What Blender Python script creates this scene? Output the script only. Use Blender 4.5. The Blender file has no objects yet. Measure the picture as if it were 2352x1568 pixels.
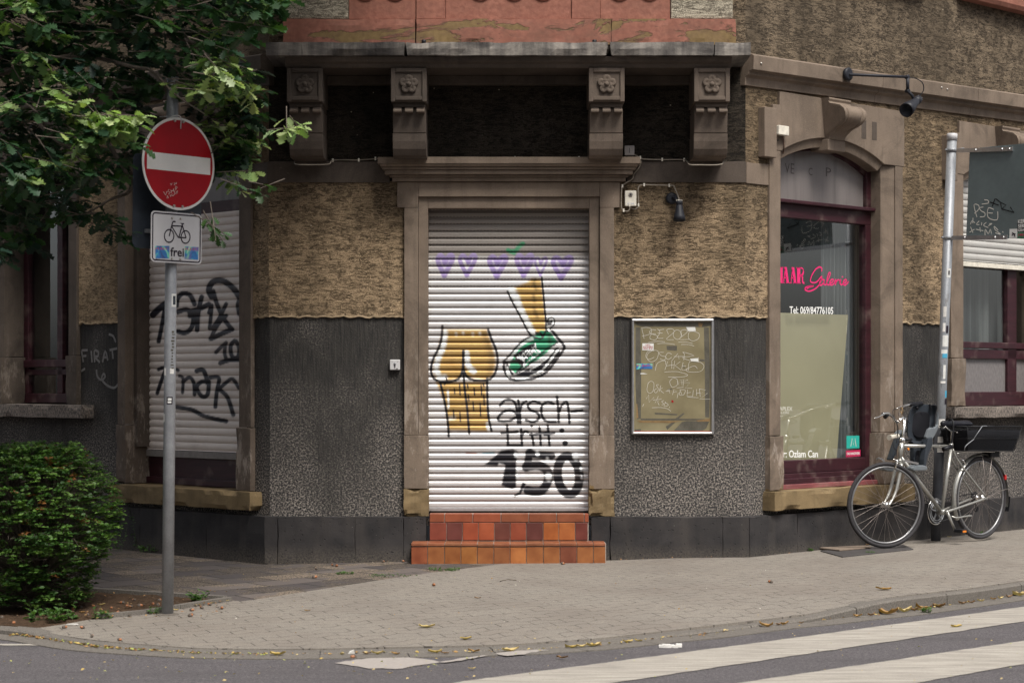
import bpy, bmesh, math, random
import numpy as np
from mathutils import Vector, Matrix, noise as mnoise
from mathutils.bvhtree import BVHTree
random.seed(7); RNG = np.random.default_rng(11)
SC = bpy.context.scene
COL = SC.collection
R = math.radians
# ------------------------------------------------------------------ camera numbers
FPX = 4573.0; CD = 16.33; CH = 1.45         # focal length in measuring pixels, distance to the facade, eye height
ROADZ = -0.10

class Fr:
    """a flat working frame: s along, n outwards, z up"""
    def __init__(s, o, a, n, u=(0, 0, 1)):
        s.o = Vector(o); s.a = Vector(a).normalized(); s.n = Vector(n).normalized(); s.u = Vector(u).normalized()
    def w(s, p): return s.o + s.a*p[0] + s.n*p[1] + s.u*p[2]
    def hit(s, px, py, n=0.0):
        o = Vector((0, -CD, CH)); d = Vector(((px-1176)/FPX, 1, -(py-884)/FPX))
        t = ((s.o + s.n*n - o).dot(s.n))/d.dot(s.n)
        q = o + d*t - s.o
        return q.dot(s.a), q.dot(s.u)
def ang_frame(o, deg):                      # direction deg from +X towards +Y, outward normal to the camera side
    c, s = math.cos(R(deg)), math.sin(R(deg))
    return Fr(o, (c, s, 0), (s, -c, 0))
c44, s44 = math.cos(R(44)), math.sin(R(44))
FC = Fr((0, 0, 0), (1, 0, 0), (0, -1, 0))
FR_ = Fr((1.907, 0, 0), (c44, s44, 0), (s44, -c44, 0))
FL = Fr((-1.986, 0, 0), (-c44, s44, 0), (-s44, -c44, 0))
W = Fr((0, 0, 0), (1, 0, 0), (0, 1, 0))     # world
def ray(px, py, d):                         # the world point at depth d behind a measured pixel
    return Vector(((px-1176)/FPX*d, d-CD, CH-(py-884)/FPX*d))

# ------------------------------------------------------------------ materials
def lin(r, g, b):
    return tuple(((x/255.)/12.92 if x/255. <= .04045 else ((x/255.+.055)/1.055)**2.4) for x in (r, g, b))
class G:
    def __init__(s, mat):
        mat.use_nodes = True; s.t = mat.node_tree; s.N = s.t.nodes; s.L = s.t.links
        s.b = s.N['Principled BSDF']; s.out = s.N['Material Output']
    def _in(s, sock, v):
        if v is None: return
        if isinstance(v, bpy.types.NodeSocket): s.L.new(v, sock)
        elif isinstance(v, (tuple, list)) and sock.type == 'RGBA': sock.default_value = (*v[:3], 1)
        else: sock.default_value = v
    def obj(s): return s.N.new('ShaderNodeTexCoord').outputs['Object']
    def uv(s): return s.N.new('ShaderNodeTexCoord').outputs['UV']
    def attr(s, n='Col'):
        a = s.N.new('ShaderNodeAttribute'); a.attribute_name = n; return a.outputs['Color']
    def map(s, v, sc=(1, 1, 1), rot=0, loc=(0, 0, 0)):
        m = s.N.new('ShaderNodeMapping'); s._in(m.inputs['Vector'], v)
        m.inputs['Scale'].default_value = sc; m.inputs['Rotation'].default_value = (0, 0, R(rot)); m.inputs['Location'].default_value = loc
        return m.outputs[0]
    def noise(s, v, sc=5, det=3, ro=.5, dist=0):
        n = s.N.new('ShaderNodeTexNoise'); s._in(n.inputs['Vector'], v)
        n.inputs['Scale'].default_value = sc; n.inputs['Detail'].default_value = det
        n.inputs['Roughness'].default_value = ro; n.inputs['Distortion'].default_value = dist
        return n.outputs['Fac']
    def vor(s, v, sc=5, feat='F1', out='Distance', rnd=1):
        n = s.N.new('ShaderNodeTexVoronoi'); n.feature = feat; s._in(n.inputs['Vector'], v)
        n.inputs['Scale'].default_value = sc; n.inputs['Randomness'].default_value = rnd
        return n.outputs[out]
    def ramp(s, f, st, ip='LINEAR'):
        r = s.N.new('ShaderNodeValToRGB'); s._in(r.inputs[0], f); e = r.color_ramp; e.interpolation = ip
        while len(e.elements) < len(st): e.elements.new(.5)
        for x, (p, c) in zip(e.elements, st):
            x.position = p; x.color = (c, c, c, 1) if isinstance(c, (int, float)) else (*c[:3], 1)
        return r.outputs[0]
    def mix(s, f, a, b, m='MIX'):
        n = s.N.new('ShaderNodeMix'); n.data_type = 'RGBA'; n.blend_type = m
        s._in(n.inputs[0], f); s._in(n.inputs[6], a); s._in(n.inputs[7], b); return n.outputs[2]
    def math(s, op, a, b=None, c=None, clamp=False):
        n = s.N.new('ShaderNodeMath'); n.operation = op; n.use_clamp = clamp
        for i, v in enumerate((a, b, c)): s._in(n.inputs[i], v) if v is not None else None
        return n.outputs[0]
    def sep(s, v):
        n = s.N.new('ShaderNodeSeparateXYZ'); s._in(n.inputs[0], v); return n.outputs
    def band(s, x, a, b):                   # 0 below a, 1 above b
        n = s.N.new('ShaderNodeMapRange'); n.clamp = True; s._in(n.inputs[0], x)
        n.inputs[1].default_value = a; n.inputs[2].default_value = b; return n.outputs[0]
    def brick(s, v, w, h, mortar, off=.5, cols=None, sc=1.0, sm=.1):
        n = s.N.new('ShaderNodeTexBrick'); s._in(n.inputs['Vector'], v); n.offset = off
        n.inputs['Scale'].default_value = sc; n.inputs['Brick Width'].default_value = w; n.inputs['Row Height'].default_value = h
        n.inputs['Mortar Size'].default_value = mortar; n.inputs['Mortar Smooth'].default_value = sm
        if cols:
            n.inputs['Color1'].default_value = (*cols[0], 1); n.inputs['Color2'].default_value = (*cols[1], 1); n.inputs['Mortar'].default_value = (*cols[2], 1)
        return n.outputs
    def bump(s, h, st=.5, d=.01, nrm=None):
        n = s.N.new('ShaderNodeBump'); n.inputs['Strength'].default_value = st; n.inputs['Distance'].default_value = d
        s._in(n.inputs['Height'], h)
        if nrm is not None: s._in(n.inputs['Normal'], nrm)
        return n.outputs[0]
    def fin(s, col, rough=.8, nrm=None, metal=0, spec=.5):
        s._in(s.b.inputs['Base Color'], col); s._in(s.b.inputs['Roughness'], rough); s._in(s.b.inputs['Normal'], nrm)
        s._in(s.b.inputs['Metallic'], metal); s._in(s.b.inputs['Specular IOR Level'], spec)
def mk(name, fn):
    m = bpy.data.materials.new(name); fn(G(m)); return m
def simple(name, col, rough=.6, metal=0, var=.25, sc=18, spec=None, bump=.15):
    if spec is None: spec = .25 if max(col) < .1 else .5
    def f(g):
        v = g.obj(); n = g.noise(v, sc, 4, .6); n2 = g.noise(v, sc*9, 2)
        k = g.math('ADD', g.math('MULTIPLY', n, .7), g.math('MULTIPLY', n2, .3))
        c = g.mix(g.ramp(k, [(.3, 0), (.7, 1)]), tuple(x*(1-var) for x in col), tuple(min(1, x*(1+var)) for x in col))
        g.fin(c, g.math('ADD', rough-.08, g.math('MULTIPLY', n, .16)), g.bump(k, bump, .002), metal, spec)
    return mk(name, f)

def stucco_fn(light, dark, soot_shade, streak=0.0, bumpd=.03, zs=None):
    def f(g):
        uv = g.uv(); z = g.sep(uv)[1]
        v1 = g.map(uv, (6, 34, 1)); n1 = g.noise(v1, 1, 6, .62, .8)          # combed, nearly level furrows
        v2 = g.map(uv, (13, 70, 1), loc=(3, 7, 0)); n2 = g.noise(v2, 1, 4, .6, .8)
        n3 = g.noise(uv, 110, 3, .7)
        r1 = g.ramp(g.math('ABSOLUTE', g.math('SUBTRACT', n1, .47)), [(.004, 0), (.026, 1)])
        r2 = g.ramp(g.math('ABSOLUTE', g.math('SUBTRACT', n2, .5)), [(.004, 0), (.03, 1)])
        br1 = g.ramp(g.noise(g.map(uv, (16, 22, 1), loc=(8, 1, 0)), 1, 3, .6), [(.46, 1), (.56, 0)])
        br2 = g.ramp(g.noise(g.map(uv, (7, 9, 1), loc=(1, 5, 0)), 1, 3, .6), [(.46, 1), (.56, 0)])
        k1 = g.math('MAXIMUM', r1, br1); k2 = g.math('MAXIMUM', r2, br2); crev = g.math('MULTIPLY', k1, k2)
        h = g.math('ADD', g.math('MULTIPLY', crev, .55), g.math('ADD', g.math('MULTIPLY', n1, .5), g.math('MULTIPLY', n3, .3)))
        base = g.mix(g.ramp(n3, [(.36, 0), (.64, 1)]), tuple(x*.42 for x in light), tuple(x*1.35 for x in light))
        lump = g.ramp(n2, [(.32, 0), (.62, 1)])
        base = g.mix(lump, g.mix(.16, base, dark), base)
        col = g.mix(crev, dark, base)  # furrows darkened in colour: their dirt plus the shade of the relief
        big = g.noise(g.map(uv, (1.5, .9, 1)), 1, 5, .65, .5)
        if zs: big = g.math('ADD', big, g.math('MULTIPLY', g.band(z, zs[0], zs[1]), .22))  # darker upwards: shade under the bay painted in with the soot
        s1 = g.math('MULTIPLY', g.ramp(big, [(.46, 0), (.70, 1)]), soot_shade)
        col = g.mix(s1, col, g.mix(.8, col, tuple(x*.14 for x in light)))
        if streak:
            st = g.noise(g.map(uv, (2.6, .12, 1), loc=(5, 0, 0)), 1, 3, .6)
            col = g.mix(g.math('MULTIPLY', g.ramp(st, [(.42, 0), (.62, 1)]), streak), col, tuple(x*.42 for x in light))
            col = g.mix(g.math('MULTIPLY', g.ramp(st, [(.24, 1), (.33, 0)]), .45), col, tuple(x*1.5 for x in light))
        sp = g.ramp(g.vor(uv, 9), [(.04, 1), (.06, 0)])                      # odd pale knocks in the render
        sp = g.math('MULTIPLY', sp, g.ramp(g.noise(uv, 4, 1), [(.5, 0), (.56, 1)]))
        col = g.mix(g.math('MULTIPLY', sp, .8), col, (.5, .42, .32))
        g.fin(col, .92, g.bump(h, 1, bumpd), spec=.2)
    return f
TAN = (.43, .312, .195)
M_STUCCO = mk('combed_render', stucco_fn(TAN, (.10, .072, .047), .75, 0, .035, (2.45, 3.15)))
M_STUCCO_UP = mk('combed_render_sooty', stucco_fn((.22, .168, .115), (.048, .037, .028), .5, .8))
M_STUCCO_SHADE = mk('combed_render_bay_shade', stucco_fn((.045, .036, .027), (.010, .008, .007), .7))  # render copy with the bay's shade painted in besides soot
M_LIP = simple('pale_render_lip', (.46, .35, .23), .9, 0, .6, 24, .2, .6)
M_CREAM = mk('cream_render', stucco_fn((.46, .41, .32), (.14, .11, .08), .25, 0, .035))

def dado_fn(g):
    uv = g.uv(); z = g.sep(uv)[1]
    sp = g.noise(uv, 66, 3, .8); comb = g.noise(g.map(uv, (70, 5, 1)), 1, 3, .6)
    big = g.noise(g.map(uv, (1.5, .9, 1), loc=(2, 5, 0)), 1, 4, .65, .3)
    wear = g.math('ADD', g.band(z, 1.62, .35), g.math('MULTIPLY', g.math('SUBTRACT', big, .52), 2.3))  # the paint is worn off lower down
    wear = g.math('MULTIPLY', wear, 1, clamp=True)
    spk = g.ramp(sp, [(.45, 0), (.52, .3), (.60, 1)])
    grains = g.mix(spk, (.018, .018, .021), (.34, .30, .265))
    paint = g.mix(g.ramp(comb, [(.35, 0), (.65, 1)]), (.022, .021, .021), (.048, .044, .040))
    paint = g.mix(g.math('MULTIPLY', g.ramp(sp, [(.62, 0), (.66, 1)]), .5), paint, (.16, .14, .12))
    col = g.mix(wear, paint, grains)
    g.fin(col, .85, g.bump(g.math('ADD', sp, g.math('MULTIPLY', comb, .6)), .8, .008), spec=.3)
M_DADO = mk('worn_roughcast', dado_fn)
def plinth_fn(g):
    uv = g.uv(); n = g.noise(uv, 2.5, 5, .6, .3); f = g.noise(uv, 60, 3, .7); st = g.noise(g.map(uv, (6, .8, 1)), 1, 3)
    col = g.mix(g.ramp(n, [(.3, 0), (.7, 1)]), (.010, .010, .012), (.045, .040, .040))
    col = g.mix(g.math('MULTIPLY', g.ramp(st, [(.5, 0), (.7, 1)]), .5), col, (.062, .053, .048))
    pits = g.ramp(g.vor(uv, 26), [(.08, 0), (.18, 1)])
    z_ = g.sep(uv)[1]; col = g.mix(g.math('MULTIPLY', g.band(z_, .16, -.02), g.ramp(f, [(.35, 0), (.6, 1)])), col, (.10, .085, .07))
    col = g.mix(pits, (.01, .01, .01), col)
    col = g.mix(g.math('MULTIPLY', g.ramp(g.vor(g.map(uv, (1, 1, 1), loc=(4, 4, 0)), 14), [(.02, 1), (.04, 0)]), .6), col, (.4, .38, .34))
    g.fin(col, .8, g.bump(g.math('ADD', g.math('MULTIPLY', f, .4), pits), .6, .006), spec=.35)
M_PLINTH = mk('basalt_plinth', plinth_fn)
def stone_fn(base, ochre_z=None, worn=.5, och=(.17, .11, .045)):
    def f(g):
        uv = g.uv(); v = g.obj(); z = g.sep(v)[2]
        n = g.noise(v, 3, 5, .6, .3); st = g.noise(g.map(uv, (16, 1.4, 1)), 1, 4, .65); fine = g.noise(uv, 90, 3, .6)
        col = g.mix(g.ramp(n, [(.3, 0), (.7, 1)]), tuple(x*.72 for x in base), tuple(x*1.18 for x in base))
        col = g.mix(g.math('MULTIPLY', g.ramp(st, [(.52, 0), (.72, 1)]), .55), col, tuple(x*.55 for x in base))
        col = g.mix(g.math('MULTIPLY', g.ramp(fine, [(.55, 0), (.72, 1)]), .45), col, tuple(min(1, x*1.5) for x in base)); col = g.mix(g.math('MULTIPLY', g.ramp(fine, [(.28, 1), (.42, 0)]), .55), col, tuple(x*.5 for x in base)); col = g.mix(g.math('MULTIPLY', g.ramp(g.noise(v, 2.2, 6, .72, .9), [(.50, 0), (.66, 1)]), .6), col, tuple(x*.42 for x in base)); chips = g.ramp(g.noise(v, 24, 4, .8), [(.69, 0), (.71, 1)]); col = g.mix(g.math('MULTIPLY', chips, .6), col, (.30, .25, .19))
        w = g.math('MULTIPLY', g.ramp(g.noise(g.map(v, (1, 1, .35)), 9, 5, .8, .2), [(.53, 0), (.62, 1)]), g.math('MULTIPLY', g.band(z, 2.1, .9), worn))
        col = g.mix(w, col, (.42, .36, .31))
        if ochre_z is not None:
            o = g.ramp(g.math('ADD', g.band(z, ochre_z+.25, ochre_z-.15), g.math('MULTIPLY', g.math('SUBTRACT', g.noise(v, 9, 4, .7, .5), .5), 1.6)), [(.62, 0), (.7, 1)])
            col = g.mix(o, col, g.mix(n, tuple(x*.7 for x in och), tuple(x*1.25 for x in och)))
        g.fin(col, .82, g.bump(g.math('ADD', g.math('MULTIPLY', n, .5), g.math('MULTIPLY', fine, .25)), .5, .004), spec=.3)
    return f
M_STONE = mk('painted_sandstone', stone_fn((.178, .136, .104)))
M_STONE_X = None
M_STONE_D = mk('painted_sandstone_shaded', stone_fn((.082, .064, .052)))  # darker stone copy, shade painted in for left wing and bay underside
M_STONE_M = mk('painted_sandstone_half_shaded', stone_fn((.125, .096, .076)))  # half-dark stone copy, shade painted in for corbels and left window
M_STONE_O = mk('painted_sandstone_flaking', stone_fn((.19, .146, .112), .55))
M_OCHRE = mk('bare_ochre_sandstone', stone_fn((.20, .142, .074), None, 0))
def granite_fn(g):
    uv = g.uv(); sp = g.noise(g.map(uv, (1, .45, 1)), 75, 2, .7); n = g.noise(uv, 3, 3)
    col = g.mix(g.ramp(sp, [(.4, 0), (.62, 1)]), (.05, .045, .045), (.33, .27, .23))
    g.fin(g.mix(g.math('MULTIPLY', n, .7), col, (.09, .08, .07)), .85, g.bump(sp, .6, .006), spec=.3)
M_GRANITE = mk('granite_sill', granite_fn)
def slab_fn(g):
    v = g.obj(); n = g.noise(g.map(v, (2.0, 1, 4)), 1, 5, .7, .5); st = g.noise(g.map(v, (14, 1, 1.2)), 1, 4, .6)
    k = g.math('ADD', g.math('MULTIPLY', n, .7), g.math('MULTIPLY', st, .45))
    col = g.mix(g.ramp(k, [(.42, 0), (.56, .35), (.70, 1)]), (.040, .036, .036), (.25, .225, .20))
    g.fin(col, .8, g.bump(g.math('ADD', k, g.noise(v, 60, 3)), .4, .006), spec=.3)
M_SLAB = mk('weathered_slab', slab_fn)
def pink_fn(peel):
    def f(g):
        v = g.obj(); n = g.noise(g.map(v, (1, 1, 2.6)), 1.3, 6, .66, .5); fi = g.noise(v, 25, 4); st = g.noise(g.map(v, (8, 1, .7)), 1, 3)
        pink = g.mix(g.ramp(st, [(.3, 0), (.7, 1)]), (.245, .098, .066), (.33, .14, .10))
        pink = g.mix(g.ramp(fi, [(.35, 0), (.7, 1)]), tuple(x*.8 for x in (.28, .11, .078)), pink)
        och = g.mix(fi, (.10, .065, .025), (.27, .18, .08))
        p = g.ramp(n, [(.56-.10*peel, 1), (.566-.10*peel, 0)]) if peel else 0
        edge = g.ramp(n, [(.545-.10*peel, 0), (.558-.10*peel, 1), (.575-.10*peel, 1), (.585-.10*peel, 0)]) if peel else 0
        col = g.mix(p, pink, och) if peel else pink
        if peel: col = g.mix(g.math('MULTIPLY', edge, .6), col, (.08, .045, .03))
        col = g.mix(g.math('MULTIPLY', g.ramp(g.noise(g.map(v, (3, 1, 6)), 1, 5, .7), [(.45, 0), (.65, 1)]), .55 if peel else .2), col, (.12, .07, .05))
        g.fin(col, .75, g.bump(g.math('ADD', g.math('MULTIPLY', g.math('SUBTRACT', 1., p), 1.) if peel else fi, g.math('MULTIPLY', fi, .3)), .5, .006), spec=.3)
    return f
M_PINK = mk('pink_facade_paint', pink_fn(0)); M_PINKP = mk('pink_paint_peeling', pink_fn(1.0))
def wood_fn(c):
    def f(g):
        v = g.obj(); n = g.noise(g.map(v, (3, 3, 30)), 1, 4, .6); m = g.noise(v, 6, 3)
        col = g.mix(g.ramp(n, [(.35, 0), (.7, 1)]), tuple(x*.7 for x in c), tuple(x*1.2 for x in c))
        g.fin(g.mix(g.math('MULTIPLY', g.ramp(m, [(.55, 0), (.7, 1)]), .35), col, (.2, .15, .13)), .5, g.bump(n, .25, .003), spec=.4)
    return f
M_WOOD = mk('wine_red_window_paint', wood_fn((.036, .008, .013)))
M_WOODP = mk('faded_wine_red_paint', wood_fn((.23, .07, .075)))
def shutter_fn(metal, rough):
    def f(g):
        c = g.attr(); v = g.obj(); n = g.noise(g.map(v, (3, 3, 40)), 1, 3); d = g.noise(v, 3.5, 4, .6)
        col = g.mix(g.math('MULTIPLY', g.ramp(d, [(.5, 0), (.75, 1)]), .25), c, (.22, .17, .15))
        up = g.band(g.sep(v)[2], 2.47, 2.51) if metal else 0.; g.fin(col, g.math('ADD', g.math('ADD', rough, g.math('MULTIPLY', up, .3)), g.math('MULTIPLY', n, .12)), g.bump(n, .08, .001), g.math('MULTIPLY', g.math('SUBTRACT', 1., up), metal), .6)
    return f
M_SHUT = mk('painted_aluminium_slats', shutter_fn(.40, .26)); M_SHUT2 = mk('dull_painted_slats', shutter_fn(0, .5))
def tile_fn(g):
    c = g.attr(); v = g.obj(); n = g.noise(v, 9, 4, .6); f = g.noise(v, 160, 2)
    col = g.mix(g.ramp(n, [(.35, 0), (.7, 1)]), g.mix(1, c, (.62, .52, .5), 'MULTIPLY'), g.mix(1, c, (.92, .92, .95), 'MULTIPLY'))
    g.fin(col, g.math('ADD', .38, g.math('MULTIPLY', n, .25)), g.bump(f, .15, .002), spec=.45)
M_TILE = mk('glazed_clinker_tile', tile_fn)
M_GROUT = simple('grey_grout', (.30, .26, .23), .9)
M_ALU = simple('brushed_aluminium', (.62, .62, .63), .32, .9, .12, 30)
def galv_fn(g):
    v = g.obj(); n = g.noise(g.map(v, (30, 30, 4)), 1, 4, .6); m = g.vor(v, 60); b = g.noise(g.map(v, (9, 9, 2.2)), 1, 5, .7)
    col = g.mix(g.ramp(n, [(.3, 0), (.7, 1)]), (.17, .18, .195), (.27, .28, .30))
    col = g.mix(g.ramp(m, [(0, 0), (.6, .25)]), col, (.38, .39, .41))
    col = g.mix(g.math('MULTIPLY', g.ramp(b, [(.6, 0), (.66, 1)]), .7), col, (.09, .085, .08))
    g.fin(col, .48, g.bump(n, .1, .002), .3, .35)
M_GALV = mk('galvanised_steel', galv_fn)
M_GALVP = simple('dull_post_steel', (.30, .31, .33), .5, .35, .22, 9, .4)
M_BLACK = simple('black_plastic', (.012, .012, .015), .45)
M_LAMP = simple('anthracite_lamp_paint', (.018, .019, .025), .5)
M_WHITEP = simple('off_white_plastic', (.62, .58, .50), .5)
M_GREYP = simple('grey_plastic', (.22, .2, .19), .6)
M_CABLE = simple('old_white_cable', (.20, .17, .135), .7)
M_CABLED = simple('dark_cable', (.03, .027, .025), .6)
M_RED = simple('red_sign_film', (.33, .004, .010), .5, 0, .12, 8, .2)
M_SIGNW = simple('white_sign_film', (.70, .68, .66), .45, 0, .06, 8)
M_SIGNG = simple('grey_white_sign_film', (.50, .49, .50), .45, 0, .05, 8)
M_SIGNB = simple('sign_black', (.018, .012, .02), .5)
M_BACK = simple('dark_sign_back', (.035, .042, .055), .45, 0, .2)
M_BOARD = simple('grey_green_sign_back', (.10, .125, .13), .55, 0, .15, 3)
M_BOLT = simple('zinc_bolt', (.45, .42, .38), .4, .7)
M_PINKL = simple('magenta_lettering', (.72, .02, .16), .5, 0, .05)
M_WHITEL = simple('white_lettering', (.8, .8, .78), .5, 0, .03)
M_CHALK = simple('white_marker', (.62, .60, .55), .7, 0, .1)
M_CHALKD = simple('faded_marker', (.19, .18, .175), .8, 0, .2)
M_BLKINK = simple('black_marker', (.01, .01, .012), .6, 0, .1)
M_TEAL = simple('teal_sticker', (.02, .36, .30), .5, 0, .05)
M_MAG = simple('crimson_sticker', (.45, .015, .08), .5, 0, .05)
M_BLUE = simple('blue_sticker', (.06, .33, .50), .5, 0, .1)
M_STICKW = simple('white_sticker', (.62, .62, .60), .5, 0, .12)
M_ORANGE = simple('orange_reflector', (.75, .22, .02), .35)
M_REDR = simple('red_reflector', (.5, .02, .02), .3)
M_TYRE = simple('tyre_rubber', (.035, .033, .036), .75)
M_FRAME = simple('silver_frame_paint', (.36, .355, .335), .3, .6, .12)
M_CHROME = simple('chrome', (.72, .70, .68), .18, .95, .08)
M_SPOKE = simple('dull_spokes', (.30, .26, .24), .4, .7)
M_SEATP = simple('slate_seat_shell', (.030, .036, .045), .42, 0, .1)
M_SEATG = simple('grey_seat_side', (.13, .145, .16), .4, 0, .1)
M_LEATH = simple('black_saddle', (.012, .012, .016), .3)
M_BASKET = simple('black_basket_wire', (.012, .012, .014), .5)
M_PAPER = simple('litter_paper', (.65, .63, .6), .8)
def glass_fn(g):
    lw = g.N.new('ShaderNodeLayerWeight'); fr = g.math('ADD', .15, g.math('MULTIPLY', g.math('POWER', lw.outputs['Facing'], 3.0), .9))
    tr = g.N.new('ShaderNodeBsdfTransparent'); tr.inputs[0].default_value = (.80, .83, .83, 1)
    gl = g.N.new('ShaderNodeBsdfGlossy'); gl.inputs['Roughness'].default_value = .03; gl.inputs[0].default_value = (.9, .92, .93, 1)
    mx = g.N.new('ShaderNodeMixShader'); g.L.new(fr, mx.inputs[0]); g.L.new(tr.outputs[0], mx.inputs[1]); g.L.new(gl.outputs[0], mx.inputs[2])
    g.L.new(mx.outputs[0], g.out.inputs['Surface'])
M_GLASS = mk('window_glass', glass_fn)
def frost_fn(g):
    v = g.obj(); d = g.noise(g.map(g.uv(), (60, 25, 1), rot=35), 1, 2, .6, .4); s = g.noise(g.map(v, (9, 9, 1.0)), 1, 3)
    g.fin(g.mix(d, (.08, .075, .075), (.24, .22, .22)), .35, g.bump(d, .25, .004), 0, .5)
M_FROST = mk('blind_fanlight_glass', lambda g: g.fin(g.mix(g.ramp(g.noise(g.map(g.obj(), (14, 14, 1)), 1, 4, .6), [(.5, 0), (.75, 1)]), (.17, .15, .145), (.10, .088, .085)), .35, None, 0, .5))
M_RIPPLE = mk('rippled_glass', frost_fn)
M_RIM = simple('dull_rim', (.26, .26, .27), .4, .7)
M_CONC = simple('pale_concrete_fill', (.30, .27, .25), .9, 0, .15, 40)
M_DARKP = simple('dark_grey_pole_paint', (.045, .047, .055), .5, 0, .3, 12)
M_CURTAIN = mk('grey_net_curtain', lambda g: g.fin(g.mix(g.ramp(g.noise(g.map(g.uv(), (14, .3, 1)), 1, 3), [(.35, 0), (.65, 1)]), (.09, .095, .10), (.24, .25, .25)), .9))
M_PANEL = mk('cream_reflection_panel', lambda g: g.fin(g.mix(g.noise(g.uv(), 1.5, 4), (.40, .355, .225), (.62, .555, .37)), .7))
M_ROOM = simple('dark_room', (.03, .028, .028), .9)
def board_fn(g):
    v = g.uv(); n = g.noise(v, 3, 4, .6); f = g.noise(v, 120, 2)
    col = g.mix(g.ramp(n, [(.35, 0), (.7, 1)]), (.17, .145, .085), (.25, .215, .13))
    col = g.mix(g.math('MULTIPLY', g.ramp(g.vor(v, 18), [(.03, 1), (.05, 0)]), .6), col, (.06, .04, .03))
    g.fin(col, .22, None, 0, .6)
M_HARDB = mk('hardboard_behind_film', board_fn)
M_TAPE = simple('brown_tape_residue', (.085, .078, .062), .6, 0, .35, 14)
M_TAPEO = simple('rusty_tape_residue', (.19, .115, .045), .6, 0, .4, 20)
def aurora_fn(g):
    v = g.obj(); n = g.noise(v, 11, 3, .5, 1.0); m = g.noise(v, 7, 2)
    c = g.ramp(n, [(.3, (.05, .03, .10)), (.42, (.02, .12, .33)), (.52, (.03, .18, .45)), (.6, (.12, .50, .36)), (.72, (.45, .62, .5))])
    g.fin(g.mix(g.math('MULTIPLY', g.ramp(m, [(.55, 0), (.65, 1)]), .5), c, (.30, .12, .35)), .4)
M_AURORA = mk('sky_photo_sticker', aurora_fn)

def asphalt_fn(g):
    v = g.obj(); f = g.noise(v, 95, 3, .7); m = g.noise(v, 3, 4, .6); sp = g.vor(v, 120)
    col = g.mix(g.ramp(f, [(.35, 0), (.65, 1)]), (.040, .037, .042), (.145, .132, .138))
    col = g.mix(g.math('MULTIPLY', g.ramp(m, [(.35, 0), (.7, 1)]), .5), col, (.075, .069, .072)); col = g.mix(g.math('MULTIPLY', g.ramp(g.noise(v, 40, 2, .8), [(.60, 0), (.68, 1)]), .45), col, (.24, .22, .21)); col = g.mix(g.math('MULTIPLY', g.ramp(g.noise(g.map(v, (.5, 4, 1), rot=-44), 1, 4, .7), [(.5, 0), (.7, 1)]), .4), col, (.05, .046, .048))
    g.fin(col, .85, g.bump(g.math('ADD', f, sp), .5, .006), spec=.3)
M_ROAD = mk('asphalt', asphalt_fn)
def paint_fn(g):
    v = g.obj(); n = g.noise(g.map(v, (2.4, 22, 1), rot=-44), 1, 4, .65, .4); f = g.noise(v, 110, 3, .7)
    col = g.mix(g.ramp(n, [(.35, 0), (.7, 1)]), (.25, .228, .20), (.41, .38, .335))
    col = g.mix(g.math('MULTIPLY', g.ramp(f, [(.56, 0), (.66, 1)]), .5), col, (.14, .125, .12)); col = g.mix(g.math('MULTIPLY', g.ramp(g.noise(g.map(v, (1, 6, 1), rot=-44), 1.6, 5, .75), [(.52, 0), (.66, 1)]), .45), col, (.17, .15, .145))
    g.fin(col, .8, g.bump(f, .3, .004), spec=.3)
M_PAINT = mk('worn_crossing_paint', paint_fn)
def paver_fn(g):
    v = g.obj(); w = g.map(v, (1, 1, 1), rot=-24)
    wob = g.noise(v, 9, 2); 
    ad = g.N.new('ShaderNodeVectorMath'); ad.operation = 'ADD'
    sn = g.N.new('ShaderNodeTexWave'); sn.wave_type = 'BANDS'; sn.bands_direction = 'X'; sn.inputs['Scale'].default_value = 1.6; sn.inputs['Distortion'].default_value = 0.6
    g.L.new(w, sn.inputs['Vector'])
    cb = g.N.new('ShaderNodeCombineXYZ'); g._in(cb.inputs[1], g.math('MULTIPLY', sn.outputs['Fac'], .035))
    g.L.new(w, ad.inputs[0]); g.L.new(cb.outputs[0], ad.inputs[1])
    br = g.brick(ad.outputs[0], .225, .1125, .0048, .5, ((.95, .95, .95), (1.08, 1.05, 1.02), (1, 1, 1)), 1, .3)
    brk = g.math('MULTIPLY', g.math('SUBTRACT', 1., br['Fac']) if False else br['Fac'], g.ramp(g.noise(v, 8, 4, .65), [(.38, 0), (.54, 1)]))
    f = g.noise(v, 130, 3, .75); m = g.noise(v, 1.1, 4, .6); m2 = g.noise(v, 6, 3, .6)
    col = g.mix(g.ramp(f, [(.32, 0), (.68, 1)]), (.118, .106, .092), (.292, .264, .232))
    col = g.mix(g.math('MULTIPLY', g.ramp(m, [(.42, 0), (.66, 1)]), .55), col, (.15, .128, .112))
    col = g.mix(g.math('MULTIPLY', g.ramp(g.vor(v, 5.5), [(.05, 1), (.075, 0)]), .45), col, (.07, .06, .055))
    col = g.mix(.35, col, br['Color'], 'MULTIPLY')
    col = g.mix(g.math('MULTIPLY', g.ramp(m2, [(.62, 0), (.72, 1)]), .3), col, (.17, .145, .13))
    col = g.mix(g.math('MULTIPLY', brk, .85), col, (.045, .038, .035))
    g.fin(col, .88, g.bump(g.math('SUBTRACT', g.math('MULTIPLY', f, .35), brk), .5, .005), spec=.25)
M_PAVER = mk('pinkish_grey_pavers', paver_fn)
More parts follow.
